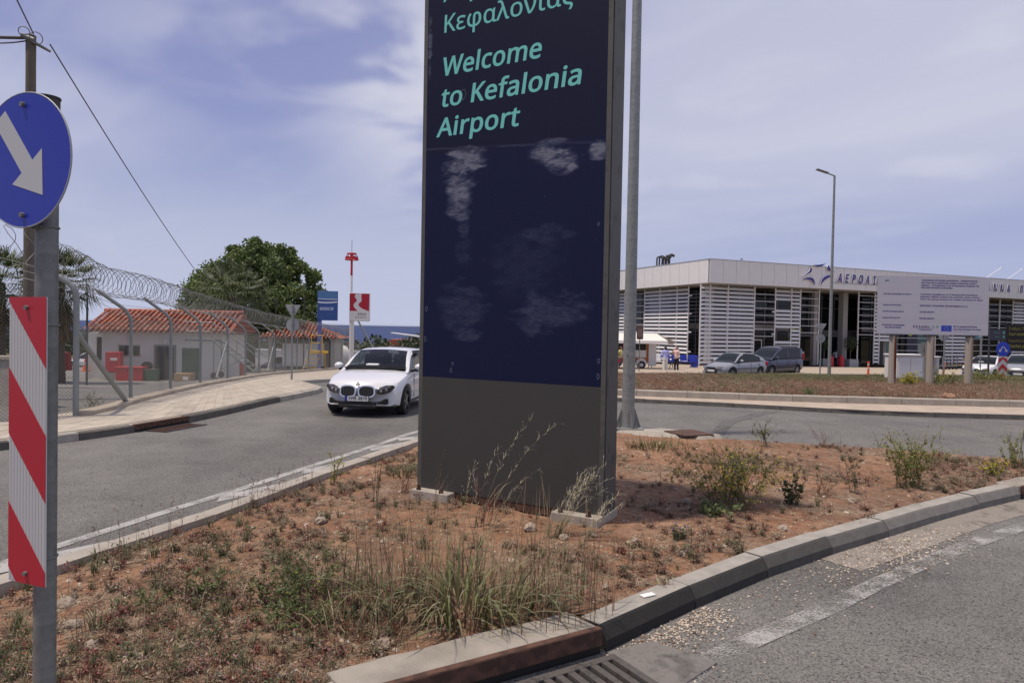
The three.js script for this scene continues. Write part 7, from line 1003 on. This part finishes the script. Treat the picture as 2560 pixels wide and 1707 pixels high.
{ // thin seeding stalks along the left kerb
  const t = plant('dry_stalks', 'loose row of thin brown seed stalks along the left island kerb', 'weed', -2.75, 7.0), st = new Leaves(), hd = new Leaves();
  for (let i = 0; i < 44; i++) { const D = i < 30 ? rr(6.7, 8.0) : rr(5.3, 6.2), x = xl(D) + rr(0.06, 0.45), h = rr(0.18, 0.46), P = arc(V3(x + 2.75, soilH(x, D) - soilH(-2.75, 7), -(D - 7)), rr(0, 6.28), h, h * rr(0.05, 0.3), 0.05, 5); st.blade(P, 0.0024, pick(BROWN), pick(BROWN)); for (let j = 0; j < 7; j++) hd.leaf(P[5].clone().addScaledVector(V3(0, 1, 0), rr(-0.03, 0.02)), rdir(), rdir(), 0.016, 0.006, pick(BROWN)); if (rnd() < 0.5) { const q = arc(P[2], rr(0, 6.28), h * 0.4, h * 0.3, 0, 3); st.blade(q, 0.0018, pick(BROWN), pick(BROWN)); for (let j = 0; j < 5; j++) hd.leaf(q[3], rdir(), rdir(), 0.014, 0.005, pick(BROWN)); } }
  part('stems', st.geo(), M.dry, t).userData.kind = 'stuff'; part('seed_heads', hd.geo(), M.dry, t).userData.kind = 'stuff';
}
function rockGeo(r, s) { const g = new THREE.IcosahedronGeometry(r, 2); const p = g.attributes.position; for (let i = 0; i < p.count; i++) { const v = V3(p.getX(i), p.getY(i), p.getZ(i)), n = 0.5 + 0.95 * fbm(v.x / r * 2.2 + s * 7 + 9, v.y / r * 2.2 + v.z / r * 1.9 + 5, s, 3); p.setXYZ(i, v.x * n * 1.25, v.y * n * 0.75, v.z * n); } g.computeVertexNormals(); return g; }
const stoneM = triM(std(0.46, 0.38, 0.31, 0.95, 0, { map: rep(concreteC, 4), bumpMap: rep(grain, 8), bumpScale: 0.004 }), 1);
[[2.6, 6.44, 0.055, 'pale jagged stone on the soil behind the middle of the right kerb'], [1.13, 6.08, 0.045, 'pale stone right of the pylon footing corner'], [0.75, 6.2, 0.06, 'pale stone in front of the right pylon footing'], [0.2, 6.38, 0.075, 'largest white stone in front of the pylon between its footings'], [0.5, 6.1, 0.05, 'grey stone beside the sheaf of pale grass stems'], [1.95, 7.46, 0.07, 'flat grey stone left of the yellow-flowered shrub'], [3.88, 7.68, 0.06, 'reddish stone near the sparse weed'], [2.5, 4.9, 0.0, ''], [0.72, 4.95, 0.04, 'tan stone by the near end of the right kerb'], [1.46, 5.71, 0.04, 'small tan stone on bare soil left of the kerb'], [0.33, 4.63, 0.05, 'rough stone at the right end of the drain slab'], [-0.72, 3.98, 0.055, 'tan stone at the left back of the drain slab'], [-1.82, 6.6, 0.06, 'pair-forming white stone on the soil left of the pylon'], [-1.78, 6.42, 0.07, 'white flat stone left of the pylon, nearer than its pair'], [-3.0, 4.6, 0.07, 'pale rubble stone by the striped marker foot'], [-2.7, 4.2, 0.06, 'pale stone near the bottom left corner'], [-2.4, 3.9, 0.05, 'small rubble stone low at the left']].forEach(([x, D, r, l], i) => { if (!r) return; const m = solo('stone', l, 'stone', rockGeo(r * 0.75, i + 3), stoneM); m.position.set(x, soilH(x, D) + r * 0.3, -D); m.rotation.y = i * 1.3; });
{
  const flake = solo('paint_flake', 'white flat chip lying on the near end of the right kerb', 'chip', RB(0.11, 0.008, 0.05, 0.003), M.paper); flake.position.set(0.98, 0.1605, -4.72); flake.rotation.y = 0.5;
  // scattered litter: twigs, dead tufts, small weeds, pebbles (nobody could count them)
  const inst = (name, label, cat, geo, mat, list, parent) => { const m = new THREE.InstancedMesh(geo, mat, list.length), q = new THREE.Quaternion(), c = new THREE.Color(); list.forEach(([x, y, D, s, yaw, col, tilt, sy], i) => { m.setMatrixAt(i, M4.compose(V3(x, y, -D), q.setFromEuler(E3.set(tilt || 0, yaw, 0, 'YXZ')), V3(s, s * (sy || 1), s))); if (col) m.setColorAt(i, c.setRGB(...col)); }); m.name = numbered(name); m.castShadow = m.receiveShadow = true; m.userData = { label, category: cat, kind: 'stuff' }; scene.add(m); return m; };
  const tuft = (n, h, spread, w, flat) => { const L = new Leaves(); for (let i = 0; i < n; i++) { const a = rr(0, 6.28), k = rr(0.5, 1); L.blade(arc(V3(rr(-1, 1) * 0.02, 0, rr(-1, 1) * 0.02), a, h * k * (flat ? rr(0.15, 0.7) : 1), spread * rr(0.3, 1), rr(0.1, 0.6), 3), w, [0.8 * k, 0.8 * k, 0.8 * k], [1, 1, 1]); } return L.geo(); };
  const bushy = (n, h, r) => { const L = new Leaves(); for (let i = 0; i < n; i++) { const P = arc(V3(0, 0, 0), rr(0, 6.28), h * rr(0.4, 1), r * rr(0.2, 1), 0.1, 4); L.blade(P, 0.0022, [0.7, 0.6, 0.5], [0.9, 0.8, 0.7]); for (let j = 0; j < 7; j++) { const p = P[1 + ((rnd() * 4) | 0)]; L.leaf(p, rdir(), rdir(), rr(0.012, 0.026), rr(0.003, 0.007), [rr(0.6, 1), rr(0.6, 1), rr(0.6, 1)]); } } return L.geo(); };
  const box = (n, f) => { const o = []; let k = 0; while (o.length < n && k++ < n * 30) { const D = 3.3 + 10 * Math.pow(rnd(), 1.5), x = rr(-3.9, 8.2); if (!inside(x, D)) continue; const r = f(x, D); if (r) o.push(r); } return o; };
  const dens = (x, D) => fbm(x * 0.9 + 4, D * 0.9 + 8, 77, 4);
  const cover = (x, D) => sst(0.44, 0.57, dens(x, D)) * 0.93 + 0.07 + 0.4 * sst(-0.3, -1.5, x) * sst(6.5, 4.5, D);
  for (let v = 0; v < 3; v++) inst('dry_weeds', 'dead brown weed tufts matted over the red soil', 'dry weeds', bushy(18, 0.07, 0.09), M.dry, box(560, (x, D) => rnd() < cover(x, D) && [x, soilH(x, D), D, rr(0.45, 1.25), rr(0, 6), pick(rnd() < 0.5 ? [[0.26, 0.165, 0.115], [0.36, 0.25, 0.18]] : rnd() < 0.6 ? [[0.36, 0.29, 0.2], [0.48, 0.4, 0.29]] : [[0.26, 0.115, 0.08], [0.34, 0.17, 0.125]])]));
  for (let v = 0; v < 2; v++) inst('straw', 'dry straw and grass litter lying on the soil', 'straw', tuft(12, 0.05, 0.13, 0.0022, true), M.dry, box(4200, (x, D) => rnd() < cover(x, D) * 0.8 + 0.2 && [x, soilH(x, D), D, rr(0.4, 1.2), rr(0, 6), pick(rnd() < 0.6 ? [[0.34, 0.25, 0.17], [0.5, 0.4, 0.28]] : BROWN)]));
  inst('small_weeds', 'small green and grey-green weeds dotted over the soil', 'weeds', bushy(14, 0.09, 0.075), M.leaf, box(300, (x, D) => rnd() < cover(x, D) * 0.7 + 0.2 * sst(-0.5, -2.5, x) && [x, soilH(x, D), D, rr(0.6, 1.6), rr(0, 6), pick(rnd() < 0.7 ? [[0.14, 0.15, 0.06], [0.22, 0.21, 0.1]] : [[0.18, 0.15, 0.08], [0.26, 0.21, 0.12]])]));
  inst('grass_tufts', 'short green grass tufts on the front left of the island', 'grass', tuft(16, 0.16, 0.1, 0.003), M.leaf, box(150, (x, D) => D < 7 && x < 0.7 && rnd() < 0.3 + 0.7 * sst(0, -2, x) && [x, soilH(x, D), D, rr(0.5, 1.3), rr(0, 6), pick([[0.11, 0.15, 0.05], [0.22, 0.22, 0.1]])]));
  inst('dry_stems', 'thin upright dead stems scattered over the island', 'dry stems', tuft(5, 0.3, 0.12, 0.0018), M.dry, box(420, (x, D) => rnd() < cover(x, D) && [x, soilH(x, D), D, rr(0.4, 1.1), rr(0, 6), pick(rnd() < 0.6 ? BROWN : STRAW)]));
  const peb = new THREE.IcosahedronGeometry(0.012, 0).scale(1.2, 0.7, 1);
  inst('pebbles', 'small pebbles and clods on the red soil', 'pebbles', peb, std(1, 1, 1, 0.95), box(5200, (x, D) => [x, soilH(x, D) + 0.002, D, rr(0.25, 1) + (rnd() < 0.04 ? rr(0.6, 1.6) : 0), rr(0, 6), rnd() < 0.55 ? pick([[0.3, 0.14, 0.085], [0.38, 0.21, 0.14]]) : pick([[0.42, 0.33, 0.25], [0.56, 0.48, 0.4]]), rr(-0.6, 0.6)]));
  // gravel swept against the right kerb and its gutter
  const gv = []; for (let i = 0; i < 2600; i++) { const u = Math.pow(rnd(), 0.9), heap = rnd(); const p = heap < 0.4 ? [0.0 + 0.16 * rnd(), 0.04 + 0.3 * Math.abs(rnd() + rnd() - 1)] : heap < 0.8 ? [0.3 + 0.2 * (rnd() + rnd()), 0.3 + 0.42 * (rnd() + rnd() - 1)] : [rnd() * 0.75, 0.1 + 0.8 * rnd() * rnd()]; const k = Math.min(RK.length - 2, Math.max(0, (p[0] * RK.length) | 0)), a = RK[k], b = RK[k + 1], l = Math.hypot(b[0] - a[0], b[1] - a[1]), tx = (b[0] - a[0]) / l, tz = (b[1] - a[1]) / l, o = 0.06 + Math.abs(p[1]); gv.push([a[0] + tz * o + rr(-0.06, 0.06), 0.004, a[1] - tx * o + rr(-0.06, 0.06), rr(0.2, 0.75) * (rnd() < 0.06 ? 1.8 : 1), rr(0, 6), rnd() < 0.75 ? pick([[0.42, 0.34, 0.26], [0.6, 0.53, 0.44]]) : pick([[0.1, 0.08, 0.07], [0.25, 0.15, 0.1]]), rr(-0.5, 0.5)]); }
  inst('gravel', 'loose pale gravel swept along the right kerb', 'gravel', peb, std(1, 1, 1, 0.95), gv);
  // verge: tall dry grass in front of the terminal road
  const va = [], vb = [], vg = []; for (let i = 0; i < 22000; i++) { const x = rr(2.2, 34), u = Math.pow(rnd(), 1.15), q0 = VK.findIndex((p) => p[0] > x), D0 = (q0 < 0 ? 20 : VK[q0][1]) + 0.42, D1 = Math.min(38, 33 + (x - 4) * 0.22), D = lerp(D0, D1, u), y = gh(x, D) + 0.18, n = fbm(x * 0.35, D * 0.35, 88, 3), back = sst(0.35, 0.8, u + 0.5 * (n - 0.5)) * sst(6, 14, x); const green = rnd() < back * 0.7 + 0.1 * sst(0.55, 0.7, n); (green ? vg : rnd() < 0.5 ? va : vb).push([x, y, D, rr(0.32, 0.6) * (green ? 1.1 : 1) * (0.75 + 0.5 * n), rr(0, 6), green ? pick([[0.13, 0.15, 0.05], [0.25, 0.25, 0.1]]) : rnd() < 0.5 ? pick([[0.24, 0.125, 0.085], [0.35, 0.2, 0.14]]) : pick([[0.28, 0.21, 0.14], [0.42, 0.33, 0.23]])]); }
  const tall = (n, h, w) => { const L = new Leaves(); for (let i = 0; i < n; i++) { const k = rr(0.5, 1), a = rr(0, 6.28), P = arc(V3(rr(-0.12, 0.12), 0, rr(-0.12, 0.12)), a, h * k, h * rr(0.1, 0.5), 0.15, 3); L.blade(P, w, [0.75 * k, 0.75 * k, 0.75 * k], [1, 1, 1]); for (let j = 0; j < 3; j++) L.leaf(P[2 + (j & 1)], rdir(), rdir(), 0.06, 0.012, [1, 1, 1]); } return L.geo(); };
  inst('dry_grass', 'tall reddish dry grass covering the verge before the terminal', 'dry grass', tall(20, 0.4, 0.008), M.dry, va); inst('dry_grass', 'straw-brown dry grass mixed through the verge', 'dry grass', tall(18, 0.46, 0.007), M.dry, vb); inst('verge_weeds', 'yellow-green weeds along the back of the verge', 'weeds', tall(22, 0.5, 0.012), M.leaf, vg);
  herb('flowering_shrub', 'bright green tuft on the verge right behind its front kerb', 'shrub', 8.8, 20.2, { n: 22, h: 0.3, r: 0.5, base: 0.25, br: 2, lv: 14, ls: 0.07, leaf: [[0.08, 0.14, 0.03], [0.14, 0.2, 0.05]] }).position.y = gh(8.8, 20.2) + 0.2;
  herb('flowering_shrub', 'green and yellow shrub by the rust-streaked left board post', 'shrub', 15.4, 26.5, { n: 24, h: 0.75, r: 0.5, base: 0.25, br: 3, lv: 12, ls: 0.07, leaf: YG, flower: YEL, fn: 3, fs: 0.035 }).position.y = gh(15.4, 26.5) + 0.2;
  herb('flowering_shrub', 'yellow-green shrub left of the right board post', 'shrub', 18.0, 28.8, { n: 30, h: 0.9, r: 0.7, base: 0.4, br: 3, lv: 12, ls: 0.08, leaf: YG, flower: YEL, fn: 1, fs: 0.03 }).position.y = gh(18, 28.8) + 0.2;
  herb('flowering_shrub', 'yellow-green shrub at the foot of the chevron marker', 'shrub', 23.2, 33.0, { n: 36, h: 0.8, r: 1.0, base: 0.6, br: 3, lv: 12, ls: 0.09, leaf: YG, flower: YEL, fn: 1, fs: 0.03 }).position.y = gh(23.2, 33) + 0.2;
  const bd = solo('red_clay_lump', 'flat brown stone on the verge kerb below the board', 'stone', rockGeo(0.16, 44), std(0.3, 0.17, 0.11, 0.95)); bd.position.set(12.4, gh(12.4, 19.3) + 0.33, -19.35);
}

renderer.render(scene, camera);
